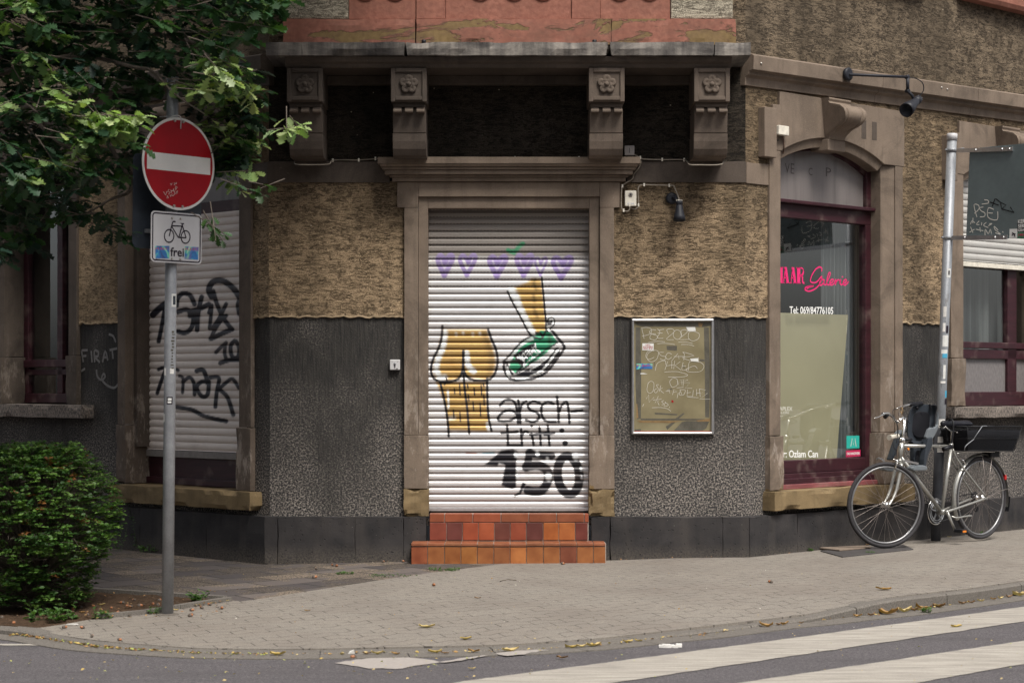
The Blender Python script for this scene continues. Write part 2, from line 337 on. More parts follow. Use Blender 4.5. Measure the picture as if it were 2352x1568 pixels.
def oldslab_fn(g):
    v = g.obj(); w = g.map(v, (1, 1, 1), rot=-38)
    br = g.brick(w, .5, .34, .009, .5, ((.5, .5, .52), (1.3, 1.25, 1.15), (.3, .3, .3)), 1, .2)
    f = g.noise(v, 70, 3, .75); m = g.noise(v, 2.2, 3, .6)
    agg = g.mix(g.ramp(f, [(.40, 0), (.62, 1)]), (.025, .022, .023), (.22, .18, .145))
    pl = g.mix(f, (.07, .062, .064), (.125, .107, .102))
    col = g.mix(g.ramp(m, [(.47, 0), (.5, 1)]), pl, agg)
    col = g.mix(.8, col, br['Color'], 'MULTIPLY')
    col = g.mix(br['Fac'], col, (.022, .02, .018))
    g.fin(col, .85, g.bump(g.math('SUBTRACT', g.math('MULTIPLY', f, .4), br['Fac']), .5, .006), spec=.3)
M_OLDSLAB = mk('old_dark_slabs', oldslab_fn)
def kerb_fn(g):
    v = g.obj(); f = g.noise(v, 110, 3, .7); m = g.noise(v, 2, 3)
    col = g.mix(g.ramp(f, [(.35, 0), (.66, 1)]), (.085, .077, .068), (.20, .182, .162))
    g.fin(g.mix(g.math('MULTIPLY', m, .5), col, (.12, .105, .095)), .9, g.bump(f, .5, .005), spec=.25)
M_KERB = mk('concrete_kerb', kerb_fn)
def soil_fn(g):
    v = g.obj(); f = g.noise(v, 30, 5, .75); m = g.noise(v, 3, 3)
    col = g.mix(g.ramp(f, [(.35, 0), (.7, 1)]), (.028, .018, .012), (.15, .095, .06))
    g.fin(g.mix(m, col, (.07, .045, .03)), .95, g.bump(f, 1, .03), spec=.1)
M_SOIL = mk('dry_soil', soil_fn)
def leaf_fn(rough=.5, tl=.35):
    def f(g):
        c = g.attr(); g.fin(c, rough, None, 0, .4)
        t = g.N.new('ShaderNodeBsdfTranslucent'); g._in(t.inputs[0], g.mix(1, c, (1.1, 1.25, .55), 'MULTIPLY'))
        mx = g.N.new('ShaderNodeMixShader'); mx.inputs[0].default_value = tl
        g.L.new(g.b.outputs[0], mx.inputs[1]); g.L.new(t.outputs[0], mx.inputs[2]); g.L.new(mx.outputs[0], g.out.inputs['Surface'])
    return f
M_LEAF = mk('green_leaf', leaf_fn()); M_DRY = mk('dry_leaf', leaf_fn(.6, .15))
M_BARK = simple('grey_bark', (.11, .09, .075), .9, 0, .4, 25, .2, .8)
M_ACORN = simple('brown_acorn', (.30, .12, .05), .35, 0, .25)


# ------------------------------------------------------------------ mesh builder
class MB:
    def __init__(s, fr=W): s.fr = fr; s.v = []; s.f = []; s.mi = []; s.col = []; s.sm = []; s.cur = None
    def add(s, vs, fs, mi=0, sm=False):
        b = len(s.v); s.v += [tuple(p) for p in vs]; s.f += [tuple(b+i for i in f) for f in fs]
        s.mi += [mi]*len(fs); s.sm += [sm]*len(fs); s.col += [s.cur or (1, 1, 1)]*len(vs); return s
    def quad(s, a, b, c, d, mi=0): return s.add([a, b, c, d], [(0, 1, 2, 3)], mi)
    def box(s, s0, s1, n0, n1, z0, z1, mi=0):
        v = [(a, b, c) for a in (s0, s1) for b in (n0, n1) for c in (z0, z1)]
        return s.add(v, [(0, 1, 3, 2), (4, 6, 7, 5), (0, 4, 5, 1), (2, 3, 7, 6), (0, 2, 6, 4), (1, 5, 7, 3)], mi)
    def rbox(s, s0, s1, n0, n1, z0, z1, step=.05, amp=.006, seed=0, mi=0, chip=0, frq=9):
        """box whose skin is gridded and roughened; chip eats the edges"""
        def ax(a, b): return np.linspace(a, b, max(2, int(round((b-a)/step))+1))
        A, B, Cc = ax(s0, s1), ax(n0, n1), ax(z0, z1); idx = {}; vs = []; fs = []
        def vid(i, j, k):
            key = (i, j, k)
            if key in idx: return idx[key]
            p = Vector((A[i], B[j], Cc[k])); ctr = Vector(((s0+s1)/2, (n0+n1)/2, (z0+z1)/2))
            q = p*frq + Vector((seed*3.1, seed*1.7, seed)); nv = mnoise.noise_vector(q)
            e = (i in (0, len(A)-1)) + (j in (0, len(B)-1)) + (k in (0, len(Cc)-1))
            d = Vector((nv.x if 0 < i < len(A)-1 or e > 1 else nv.x*.2, nv.y, nv.z))*amp
            if e >= 2 and chip:
                k2 = max(0, mnoise.noise(p*frq*.8+Vector((seed, 9, 2)))-.0)*chip*2.2
                dr = Vector(((ctr.x-p.x) if i in (0, len(A)-1) else 0, (ctr.y-p.y) if j in (0, len(B)-1) else 0, (ctr.z-p.z) if k in (0, len(Cc)-1) else 0))
                if dr.length: d += Vector([math.copysign(min(abs(c), 1), c) if c else 0 for c in dr]).normalized()*k2
            idx[key] = len(vs); vs.append(tuple(p+d)); return idx[key]
        la, lb, lc = len(A)-1, len(B)-1, len(Cc)-1
        for i in range(la):
            for j in range(lb):
                for k in (0, lc): fs.append((vid(i, j, k), vid(i+1, j, k), vid(i+1, j+1, k), vid(i, j+1, k)))
        for i in range(la):
            for k in range(lc):
                for j in (0, lb): fs.append((vid(i, j, k), vid(i+1, j, k), vid(i+1, j, k+1), vid(i, j, k+1)))
        for j in range(lb):
            for k in range(lc):
                for i in (0, la): fs.append((vid(i, j, k), vid(i, j+1, k), vid(i, j+1, k+1), vid(i, j, k+1)))
        return s.add(vs, fs, mi)
    def prism(s, pts, n0, n1, mi=0):           # outline in (s, z), extruded along n
        k = len(pts); v = [(p[0], n0, p[1]) for p in pts]+[(p[0], n1, p[1]) for p in pts]
        return s.add(v, [tuple(range(k)), tuple(range(2*k-1, k-1, -1))]+[(i, (i+1) % k, k+(i+1) % k, k+i) for i in range(k)], mi)
    def side(s, pts, s0, s1, mi=0, sm=False):  # profile in (n, z), extruded along s
        k = len(pts); v = [(s0, p[0], p[1]) for p in pts]+[(s1, p[0], p[1]) for p in pts]
        s.add(v, [tuple(range(k)), tuple(range(2*k-1, k-1, -1))], mi)
        b = len(s.v)-2*k
        s.f += [(b+i, b+(i+1) % k, b+k+(i+1) % k, b+k+i) for i in range(k)]; s.mi += [mi]*k; s.sm += [sm]*k
        return s
    def tube(s, pts, r, seg=8, mi=0, cap=True):
        P = [Vector(p) for p in pts]; n = len(P); rr = r if isinstance(r, (list, tuple)) else [r]*n
        vs = []; fs = []; prev = None
        for i, p in enumerate(P):
            t = (P[min(i+1, n-1)]-P[max(i-1, 0)])
            if t.length < 1e-9: t = Vector((0, 0, 1))
            t.normalize()
            if prev is None: u = t.orthogonal().normalized()
            else:
                u = prev-t*prev.dot(t); u = u.normalized() if u.length > 1e-6 else t.orthogonal().normalized()
            prev = u; w = t.cross(u)
            for j in range(seg):
                a = 2*math.pi*j/seg; vs.append(p+(u*math.cos(a)+w*math.sin(a))*rr[i])
        for i in range(n-1):
            for j in range(seg): fs.append((i*seg+j, i*seg+(j+1) % seg, (i+1)*seg+(j+1) % seg, (i+1)*seg+j))
        s.add(vs, fs, mi, True)
        if cap:
            b = len(s.v)-len(vs); s.f += [tuple(b+j for j in range(seg)), tuple(b+(n-1)*seg+j for j in reversed(range(seg)))]
            s.mi += [mi]*2; s.sm += [False]*2
        return s
    def lathe(s, o, ax, prof, seg=20, mi=0, ref=None):   # prof = (radius, along)
        o = Vector(o); ax = Vector(ax).normalized(); u = ax.orthogonal().normalized(); w = ax.cross(u); k = len(prof)
        vs = [o+ax*h+(u*math.cos(2*math.pi*j/seg)+w*math.sin(2*math.pi*j/seg))*r for r, h in prof for j in range(seg)]
        fs = [(i*seg+j, i*seg+(j+1) % seg, (i+1)*seg+(j+1) % seg, (i+1)*seg+j) for i in range(k-1) for j in range(seg)]
        s.add(vs, fs, mi, True); b = len(s.v)-len(vs)
        s.f += [tuple(b+j for j in range(seg)), tuple(b+(k-1)*seg+j for j in reversed(range(seg)))]; s.mi += [mi]*2; s.sm += [False]*2
        return s
    def torus(s, o, ax, Rr, r, seg=48, ms=8, mi=0, flat=1.0):
        o = Vector(o); ax = Vector(ax).normalized(); u = ax.orthogonal().normalized(); w = ax.cross(u); vs = []; fs = []
        for i in range(seg):
            a = 2*math.pi*i/seg; d = u*math.cos(a)+w*math.sin(a)
            for j in range(ms):
                b = 2*math.pi*j/ms; vs.append(o+d*(Rr+r*math.cos(b))+ax*r*flat*math.sin(b))
        for i in range(seg):
            for j in range(ms): fs.append((i*ms+j, ((i+1) % seg)*ms+j, ((i+1) % seg)*ms+(j+1) % ms, i*ms+(j+1) % ms))
        return s.add(vs, fs, mi, True)
    def ribbon(s, pts, w, n=0.0, mi=0, sub=0):  # flat strip lying in the plane, pts in (s, z)
        if sub: pts = smooth(pts, sub)
        P = [Vector((p[0], p[1])) for p in pts]; k = len(P); vs = []
        for i, p in enumerate(P):
            t = P[min(i+1, k-1)]-P[max(i-1, 0)]
            t = t.normalized() if t.length > 1e-9 else Vector((1, 0)); q = Vector((-t.y, t.x)); ww = (w[i*len(w)//k] if isinstance(w, (list, tuple)) else w)/2
            vs += [(p.x+q.x*ww, n, p.y+q.y*ww), (p.x-q.x*ww, n, p.y-q.y*ww)]
        return s.add(vs, [(2*i, 2*i+1, 2*i+3, 2*i+2) for i in range(k-1)], mi)
    def flat(s, mesh2d, s0, s1, z0, z1, n=0.0, mi=0, sh=0.0):
        V, F = mesh2d
        return s.add([(s0+(s1-s0)*x, n, z0+(z1-z0)*y+sh*x) for x, y in V], F, mi)
    def build(s, name, mats, parent=None, origin=None, bevel=0, recalc=True, smooth_ang=None):
        o3 = Vector(origin) if origin is not None else Vector((0, 0, 0))
        me = bpy.data.meshes.new(name); me.from_pydata([tuple(s.fr.w(p)-o3) for p in s.v], [], s.f)
        mats = mats if isinstance(mats, (list, tuple)) else [mats]
        for m in mats: me.materials.append(m)
        me.polygons.foreach_set('material_index', s.mi); me.polygons.foreach_set('use_smooth', s.sm)
        uvl = me.uv_layers.new(name='UVMap'); loc = s.v; uvs = []
        for f in s.f:
            a, b, c = Vector(loc[f[0]]), Vector(loc[f[1]]), Vector(loc[f[2]]); nn = (b-a).cross(c-b); k = max(range(3), key=lambda i: abs(nn[i]))
            for i in f:
                p = loc[i]; uvs += (p[0], p[2]) if k == 1 else ((p[1]+3.3, p[2]) if k == 0 else (p[0], p[1]+1.7))
        uvl.data.foreach_set('uv', uvs)
        if s.cur is not None:
            ca = me.color_attributes.new('Col', 'FLOAT_COLOR', 'POINT')
            ca.data.foreach_set('color', [x for c in s.col for x in (*c, 1)])
        if recalc:
            bm = bmesh.new(); bm.from_mesh(me); bmesh.ops.recalc_face_normals(bm, faces=bm.faces); bm.to_mesh(me); bm.free()
        me.update()
        o = bpy.data.objects.new(name, me); COL.objects.link(o); o.location = o3
        attach(o, parent)
        if bevel:
            md = o.modifiers.new('edge', 'BEVEL'); md.width = bevel; md.segments = 2; md.limit_method = 'ANGLE'; md.angle_limit = R(40)
        return o
def wpos(o):
    p = Vector(o.location)
    if o.parent: p = o.matrix_parent_inverse.to_translation()+p+wpos(o.parent)
    return p
def attach(o, parent):
    if parent is not None:
        o.parent = parent; o.matrix_parent_inverse = Matrix.Translation(-wpos(parent))
def tag(o, label=None, cat=None, group=None, kind=None):
    for k, v in (('label', label), ('category', cat), ('group', group), ('kind', kind)):
        if v: o[k] = v
    return o
def thing(name, loc, label, cat, group=None):
    o = bpy.data.objects.new(name, None); COL.objects.link(o); o.location = loc; o.empty_display_size = .1
    return tag(o, label, cat, group)
def smooth(pts, sub=5, closed=False):
    P = [np.array(p, float) for p in pts]; n = len(P); out = []
    if n < 3: return [tuple(p) for p in P]
    for i in range(n-1):
        p0, p1, p2, p3 = P[max(i-1, 0)], P[i], P[i+1], P[min(i+2, n-1)]
        for k in range(sub):
            t = k/sub; out.append(tuple(.5*((2*p1)+(-p0+p2)*t+(2*p0-5*p1+4*p2-p3)*t*t+(-p0+3*p1-3*p2+p3)*t**3)))
    out.append(tuple(P[-1])); return out
_tc = {}
def text2d(body, bold=0.0):
    """letters as flat polygons in a unit box"""
    if (body, bold) in _tc: return _tc[(body, bold)]
    cu = bpy.data.curves.new('t', 'FONT'); cu.body = body; cu.size = 1; cu.offset = bold; cu.resolution_u = 3
    ob = bpy.data.objects.new('t', cu); COL.objects.link(ob)
    dg = bpy.context.evaluated_depsgraph_get(); dg.update()
    me = bpy.data.meshes.new_from_object(ob.evaluated_get(dg))
    V = [(v.co.x, v.co.y) for v in me.vertices]; F = [tuple(p.vertices) for p in me.polygons]
    bpy.data.objects.remove(ob); bpy.data.curves.remove(cu); bpy.data.meshes.remove(me)
    x0 = min(v[0] for v in V); x1 = max(v[0] for v in V); y0 = min(v[1] for v in V); y1 = max(v[1] for v in V)
    _tc[(body, bold)] = ([((x-x0)/(x1-x0), (y-y0)/(y1-y0)) for x, y in V], F); return _tc[(body, bold)]
def big_mesh(name, V, F, mats, cols=None, parent=None, origin=(0, 0, 0), smooth_=False):
    """numpy arrays straight into a mesh; F is (n, k)"""
    V = np.asarray(V, np.float32)-np.array(origin, np.float32); F = np.asarray(F, np.int32); n, k = F.shape
    me = bpy.data.meshes.new(name); me.vertices.add(len(V)); me.vertices.foreach_set('co', V.ravel())
    me.loops.add(n*k); me.loops.foreach_set('vertex_index', F.ravel())
    me.polygons.add(n); me.polygons.foreach_set('loop_start', np.arange(0, n*k, k, dtype=np.int32))
    try: me.polygons.foreach_set('loop_total', np.full(n, k, np.int32))
    except Exception: pass
    if smooth_: me.polygons.foreach_set('use_smooth', np.ones(n, bool))
    me.update(calc_edges=True); me.materials.append(mats)
    if cols is not None:
        ca = me.color_attributes.new('Col', 'FLOAT_COLOR', 'POINT')
        c4 = np.ones((len(V), 4), np.float32); c4[:, :3] = cols; ca.data.foreach_set('color', c4.ravel())
    o = bpy.data.objects.new(name, me); COL.objects.link(o); o.location = origin; attach(o, parent); return o
# ================================================================== GROUND
def interp(t, tab):
    xs = [a for a, b in tab]; ys = [b for a, b in tab]; return float(np.interp(t, xs, ys))
KT = [(-1500, 1238), (-700, 1340), (0, 1442.5), (55, 1447), (122, 1464.7), (213, 1478), (304, 1487), (456, 1498), (632, 1500), (757, 1499), (939, 1495.8), (1092, 1492.7), (1206, 1488), (1361, 1477.5), (1514, 1460.8), (1605, 1450), (1780, 1430), (1854, 1421), (1964, 1395), (2035, 1378.6), (2238, 1356), (2352, 1339), (3800, 1150)]
KB = [(-1500, 1252), (-700, 1354), (0, 1457.7), (55, 1461), (122, 1471), (213, 1486), (304, 1492.7), (456, 1501.8), (632, 1504), (757, 1503), (939, 1500), (1092, 1497), (1206, 1494), (1361, 1483.6), (1514, 1467), (1605, 1459), (1780, 1436), (1854, 1430), (1964, 1416.6), (2035, 1410.6), (2238, 1383), (2352, 1366), (3800, 1170)]
ZB = [(-1500, 0), (270, -.005), (616, -.014), (944, .012), (1400, .02), (1560, .04), (2352, .067), (3800, .07)]
pxs = list(range(-1500, 3801, 50)); NT = 24
def wallhit(px):
    c = []
    for fr, ok in ((FC, lambda s: -1.986 <= s <= 1.907), (FR_, lambda s: s >= 0), (FL, lambda s: s >= 0)):
        d = Vector(((px-1176)/FPX, 1, 0)); o = Vector((0, -CD, 0)); t = (fr.o-o).dot(fr.n)/d.dot(fr.n)
        q = o+d*t
        if t > 0 and ok((q-fr.o).dot(fr.a)): c.append((t, q))
    return min(c, key=lambda x: x[0])[1] if c else None
rows = []; kerb_edge = []; skirt = []
for px in pxs:
    yb, yt = interp(px, KB), interp(px, KT)
    d = (CH-ROADZ)*FPX/(yb-884); front = ray(px, yb, d); kz = CH-(yt-884)*d/FPX
    kerb_edge.append((Vector((front.x, front.y, ROADZ)), kz))
    wp = wallhit(px); zb = interp(px, ZB); vdir = (wp-front); vdir.z = 0; L = vdir.length; vd = vdir/L
    row = []
    for k in range(NT+1):
        q = .151+(L-.151+.12)*k/NT; t = min(1, q/L); e = 1-(1-t)**3.2
        row.append(Vector((front.x, front.y, 0))+vd*q+Vector((0, 0, kz+(zb-kz)*e)))
    rows.append([row[0]+Vector((0, 0, -.07))]+row)
PV = [p for r in rows for p in r]; n1 = NT+2
PF = [(i*n1+k, (i+1)*n1+k, (i+1)*n1+k+1, i*n1+k+1) for i in range(len(rows)-1) for k in range(NT+1)]
bvh = BVHTree.FromPolygons([tuple(p) for p in PV], PF)
def Gp(px, py):
    o = Vector((0, -CD, CH)); d = Vector(((px-1176)/FPX, 1, -(py-884)/FPX)).normalized()
    h = bvh.ray_cast(o, d)
    t = (ROADZ-CH)/d.z
    return h[0] if h[0] is not None and h[3] < t else o+d*t
def gz(x, y):
    h = bvh.ray_cast(Vector((x, y, 3)), Vector((0, 0, -1))); return h[0].z if h[0] is not None else ROADZ
def mesh_obj(name, bm, mat, kind='structure', label=None):
    me = bpy.data.meshes.new(name); bm.to_mesh(me); me.materials.append(mat); o = bpy.data.objects.new(name, me); COL.objects.link(o)
    if kind: o['kind'] = kind
    return o
bm = bmesh.new(); bv = [bm.verts.new(p) for p in PV]
for f in PF: bm.faces.new([bv[i] for i in f])
bmesh.ops.recalc_face_normals(bm, faces=bm.faces)
def cut(a, b):
    a = Gp(*a); b = Gp(*b); d = (b-a); nrm = Vector((-d.y, d.x, 0)).normalized()
    bmesh.ops.bisect_plane(bm, geom=list(bm.verts)+list(bm.edges)+list(bm.faces), plane_co=a, plane_no=nrm)
    return a, nrm
slabln = cut((563, 1379), (1225, 1285)); bedback = cut((195, 1358), (528, 1378)); bedfront = cut((528, 1378), (219, 1420))
def side_of(p, ln): return (p-ln[0]).dot(ln[1])
sets = {'pav': [], 'slab': [], 'soil': []}
tip = Gp(540, 1379)
for f in bm.faces:
    c = f.calc_center_median()
    s1, s2, s3 = side_of(c, slabln), side_of(c, bedback), side_of(c, bedfront)
    ref = Gp(150, 1395); inbed = (s2*side_of(ref, bedback) > 0) and (s3*side_of(ref, bedfront) > 0) and c.x < tip.x
    rs = Gp(700, 1330); inslab = s1*side_of(rs, slabln) > 0 and not inbed and (s3*side_of(rs, bedfront) > 0 or s1*side_of(rs, slabln) > 0)
    if inslab and c.x < tip.x and s2*side_of(Gp(300, 1340), bedback) < 0: inslab = False
    sets['soil' if inbed else ('slab' if inslab else 'pav')].append(f.index)
bm.faces.ensure_lookup_table()
for key, nm, mt in (('pav', 'pavement', M_PAVER), ('slab', 'old_slab_pavement', M_OLDSLAB), ('soil', 'planting_bed_soil', M_SOIL)):
    b2 = bm.copy(); b2.faces.ensure_lookup_table(); keep = set(sets[key])
    bmesh.ops.delete(b2, geom=[f for f in b2.faces if f.index not in keep], context='FACES')
    if key == 'soil':
        bmesh.ops.subdivide_edges(b2, edges=b2.edges[:], cuts=5, use_grid_fill=True)
        for v in b2.verts:
            if not v.is_boundary: v.co.z += mnoise.noise(v.co*9)*.012 + mnoise.noise(v.co*31)*.006 + .004
    mesh_obj(nm, b2, mt); b2.free()
bm.free()
# kerb stones, butted with fine joints, each following the kerb curve
m = MB(); P = kerb_edge
acc = 0; path = []
for i, (p, kz) in enumerate(P):
    a = P[max(0, i-1)][0]; b = P[min(len(P)-1, i+1)][0]; t = (b-a); t.z = 0; t.normalize(); path.append((p, kz, Vector((-t.y, t.x, 0)), p if i == 0 else None))
dist = [0]
for i in range(1, len(path)): dist.append(dist[-1]+(path[i][0]-path[i-1][0]).length)
def kp(d):
    i = int(np.searchsorted(dist, d)); i = max(1, min(len(path)-1, i)); f = (d-dist[i-1])/(dist[i]-dist[i-1])
    a, b = path[i-1], path[i]; return a[0].lerp(b[0], f), a[1]+(b[1]-a[1])*f, a[2].lerp(b[2], f).normalized()
d = 0.0; k = 0
def kerbrun(d0, d1, w0, w1, zt, dz, mb):
    st = []
    nseg = 5
    for j in range(nseg+1):
        p, kz, nn = kp(d0+(d1-d0)*j/nseg); st.append((p, kz, nn))
    vs = []
    for p, kz, nn in st:
        top = kz if zt is None else zt
        r = .012 if zt is None else 0
        for off, z in ((w0, ROADZ-.1), (w0, top-r), (w0+r, top), (w1, top+dz), (w1, ROADZ-.1)): vs.append((p.x+nn.x*off, p.y+nn.y*off, z))
    fs = [(5*j+q, 5*j+q+1, 5*j+q+6, 5*j+q+5) for j in range(nseg) for q in range(4)]+[(0, 1, 2, 3, 4), tuple(5*nseg+q for q in (4, 3, 2, 1, 0))]
    mb.add(vs, fs)
while d < dist[-1]-1:
    kerbrun(d+.004, d+.996, 0, .143, None, .0, m); d += 1.0; k += 1
tag(m.build('kerb', M_KERB), kind='structure')
m = MB(); d = 0.0
while d < dist[-1]-1:
    kerbrun(d+.003, d+.497, -.19, -.002, ROADZ+.006, .0, m); d += .5
tag(m.build('gutter', M_KERB), kind='structure')
m = MB(); m.add([(-120, -90, ROADZ), (120, -90, ROADZ), (120, 150, ROADZ), (-120, 150, ROADZ)], [(0, 1, 2, 3)])
tag(m.build('road', M_ROAD), kind='structure')
# edging stones round the planting bed
m = MB()
def edging(a, b, w=.05, h=.028):
    a, b = Gp(*a), Gp(*b); t = (b-a); L = t.length; t.normalize(); q = Vector((-t.y, t.x, 0)); s = 0
    while s < L-.05:
        e = min(L, s+.5); p0, p1 = a+t*(s+.003), a+t*(e-.003)
        for p in (p0, p1): p.z = gz(p.x, p.y)
        vs = [p+q*o+Vector((0, 0, z)) for p in (p0, p1) for o, z in ((-w/2, -.1), (-w/2, h), (w/2, h), (w/2, -.1))]
        m.add(vs, [(0, 1, 2, 3), (7, 6, 5, 4), (0, 4, 5, 1), (1, 5, 6, 2), (2, 6, 7, 3)]); s = e
edging((120, 1354), (528, 1378)); edging((528, 1379), (335, 1409)); edging((333, 1409.5), (225, 1420))
tag(m.build('bed_edging', M_KERB), kind='structure')
# painted crossing bars on the road
def roadpoly(name, pts, mat, dz, label=None):
    m = MB(); v = []
    for p in pts:
        o = Vector((0, -CD, CH)); dd = Vector(((p[0]-1176)/FPX, 1, -(p[1]-884)/FPX)); t = (ROADZ+dz-CH)/dd.z; v.append(o+dd*t)
    m.add(v, [tuple(range(len(v)))]); return tag(m.build(name, mat, recalc=False), kind='structure')
def jag(a, b, n, amp):
    out = []
    for i in range(n):
        t = i/n; out.append((a[0]+(b[0]-a[0])*t, a[1]+(b[1]-a[1])*t+random.uniform(-amp, amp)))
    return out
roadpoly('crossing_stripe', jag((1067, 1562.7), (1720, 1477.5), 40, .5)+jag((1720, 1477.5), (2900, 1318), 60, .4)+jag((2900, 1345), (1720, 1520), 60, .7)+jag((1720, 1520), (1000, 1628), 40, .7)+[(860, 1600)], M_PAINT, .004)
roadpoly('crossing_stripe', jag((1500, 1596), (2352, 1470), 50, .5)+jag((2352, 1470), (3000, 1372), 30, .4)+jag((3000, 1405), (2352, 1523), 30, .7)+jag((2352, 1523), (1700, 1640), 40, .7), M_PAINT, .004)
roadpoly('road_patch', jag((768, 1521), (830, 1512), 5, 1)+jag((830, 1512), (905, 1505.5), 6, 1)+jag((905, 1505.5), (1010, 1517), 8, 1.2)+jag((1010, 1520), (935, 1531), 8, 1)+jag((925, 1535), (830, 1533), 6, 1)+jag((820, 1529), (768, 1521), 5, .6), M_CONC, .0045)
roadpoly('road_patch', jag((1008, 1519), (1060, 1510), 5, 1)+jag((1060, 1509), (1122, 1503), 5, 1)+jag((1122, 1505), (1060, 1515), 5, 1.2)+jag((1060, 1516), (1008, 1521), 4, .6), M_CONC, .008)
roadpoly('road_patch', jag((1135, 1500), (1200, 1491), 5, 1)+jag((1205, 1493), (1260, 1489), 4, .6)+jag((1262, 1491), (1210, 1499), 5, 1.2)+jag((1205, 1502), (1150, 1506), 4, .8), M_CONC, .0088)
roadpoly('road_line', jag((-300, 1478), (150, 1477), 20, .5)+jag((290, 1485), (291, 1487), 2, .1)+jag((150, 1481), (-300, 1480), 20, .5), M_PAINT, .004)

# ================================================================== BUILDING
BLD = thing('corner_building', (0, 0, 0), 'weathered corner building with brown combed render, dark plinth and pink bay above the door', 'building')
TOPZ = 9.0
def cells(mb, s0, s1, z0, z1, holes, mi=0, n=0.0, step=None):
    xs = sorted({s0, s1, *[min(max(h[i], s0), s1) for h in holes for i in (0, 1)]}); zs = sorted({z0, z1, *[min(max(h[i], z0), z1) for h in holes for i in (2, 3)]})
    for a, b in zip(xs, xs[1:]):
        for c, d in zip(zs, zs[1:]):
            cx, cz = (a+b)/2, (c+d)/2
            if any(h[0] < cx < h[1] and h[2] < cz < h[3] for h in holes): continue
            mb.quad((a, n, c), (b, n, c), (b, n, d), (a, n, d), mi)
# window modules: opening (s0, s1), surround, heads
WR = dict(o=(.424, 1.889), z=(.57, 3.0), out=(.28, 2.17), ear=(.16, 2.25))
HC = [(-.80, .75, .36, 2.95)]
HR = [(.36, 2.08, .45, 3.72), (3.05, 4.62, 1.2, 3.75), (5.9, 7.4, 1.2, 3.75)]
HLh = [(.30, 2.03, .45, 3.72), (2.8, 4.12, 1.2, 3.75), (5.4, 6.7, 1.2, 3.75)]
SB = 2.007; BT0, BT1 = 3.107, 3.279
# render above the dado: a coat 15 mm thick with a broken lower edge
def ragged(mb, s0, s1, z, seed):
    n = max(2, int((s1-s0)/.03)); vs = []
    for i in range(n+1):
        s = s0+(s1-s0)*i/n; j = mnoise.noise(Vector((s*14, seed, 0)))*.022+mnoise.noise(Vector((s*50, seed, 3)))*.010
        vs += [(s, .0155, z+.03), (s, .019, z+.010+j), (s, .018, z+j), (s, 0.0, z+j-.004)]
    mb.add(vs, [(4*i+k, 4*i+k+1, 4*i+k+5, 4*i+k+4) for i in range(n) for k in (0, 1, 2)], 0); mb.mi[-3*n:] = [0, 3, 3]*n
def wallpart(fr, s0, s1, holes, mats, seed, upper=True):
    m = MB(fr)
    cells(m, s0, s1, SB+.03, 3.0, holes, 0, .016)
    for a, b in segs(s0, s1, holes, SB): ragged(m, a, b, SB, seed)
    return m
def segs(s0, s1, holes, z):
    hs = sorted([h for h in holes if h[2] < z < h[3]]); out = []; c = s0
    for h in hs:
        if h[0] > c: out.append((c, h[0]))
        c = max(c, h[1])
    if c < s1: out.append((c, s1))
    return out
e = .0065
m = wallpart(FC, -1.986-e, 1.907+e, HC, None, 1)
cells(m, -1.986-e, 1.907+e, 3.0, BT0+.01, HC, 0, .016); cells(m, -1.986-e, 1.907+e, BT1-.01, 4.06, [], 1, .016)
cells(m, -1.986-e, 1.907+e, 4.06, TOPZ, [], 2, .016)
m.build('wall', [M_STUCCO, M_STUCCO_SHADE, M_STUCCO_UP, M_LIP], BLD)
for fr, hs, sd in ((FR_, HR, 2), (FL, HLh, 3)):
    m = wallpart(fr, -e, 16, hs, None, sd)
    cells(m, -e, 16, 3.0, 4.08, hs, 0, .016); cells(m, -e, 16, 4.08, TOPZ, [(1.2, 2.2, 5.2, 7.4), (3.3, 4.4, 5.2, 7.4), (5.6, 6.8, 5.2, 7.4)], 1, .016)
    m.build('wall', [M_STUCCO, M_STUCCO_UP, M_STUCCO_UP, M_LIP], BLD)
for fr, s0, s1, hs in ((FC, -1.986, 1.907, HC), (FR_, 0, 16, HR), (FL, 0, 16, HLh)):
    m = MB(fr); cells(m, s0, s1, .30, SB+.02, hs, 0, 0.0); m.build('dado', M_DADO, BLD, recalc=False)
# plinth blocks with open joints
def plinth(fr, js, zt, seed):
    for i, (a, b) in enumerate(zip(js, js[1:])):
        m = MB(fr); m.rbox(a+.0016, b-.0016, -.05, .08, -.4, zt, .07, .004, seed+i*5, 0, .006); m.build('plinth_block', M_PLINTH, BLD, bevel=0)
plinth(FC, [-2.018, -1.914, -1.28, -.884, -.70], .375, 3); plinth(FC, [.645, .80, 1.72, 1.939], .374, 30)
plinth(FR_, [-.032, .60, 1.55, 2.5, 3.5, 4.6, 6.0, 9, 12, 16], .3765, 60); plinth(FL, [-.032, .75, 1.7, 2.6, 3.6, 4.8, 7, 10, 16], .3765, 90)
# low band left and right of the door, and its return on the wings
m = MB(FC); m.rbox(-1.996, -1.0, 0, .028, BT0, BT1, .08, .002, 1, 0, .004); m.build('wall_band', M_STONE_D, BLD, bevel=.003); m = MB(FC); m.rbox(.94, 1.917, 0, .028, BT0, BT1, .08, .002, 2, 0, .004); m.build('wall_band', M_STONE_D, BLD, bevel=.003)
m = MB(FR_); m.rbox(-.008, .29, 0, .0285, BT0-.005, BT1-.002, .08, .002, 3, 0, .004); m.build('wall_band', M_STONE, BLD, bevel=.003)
m = MB(FL); m.rbox(-.008, .21, 0, .0285, BT0-.005, BT1-.002, .08, .002, 3, 0, .004); m.build('wall_band', M_STONE_D, BLD, bevel=.003)
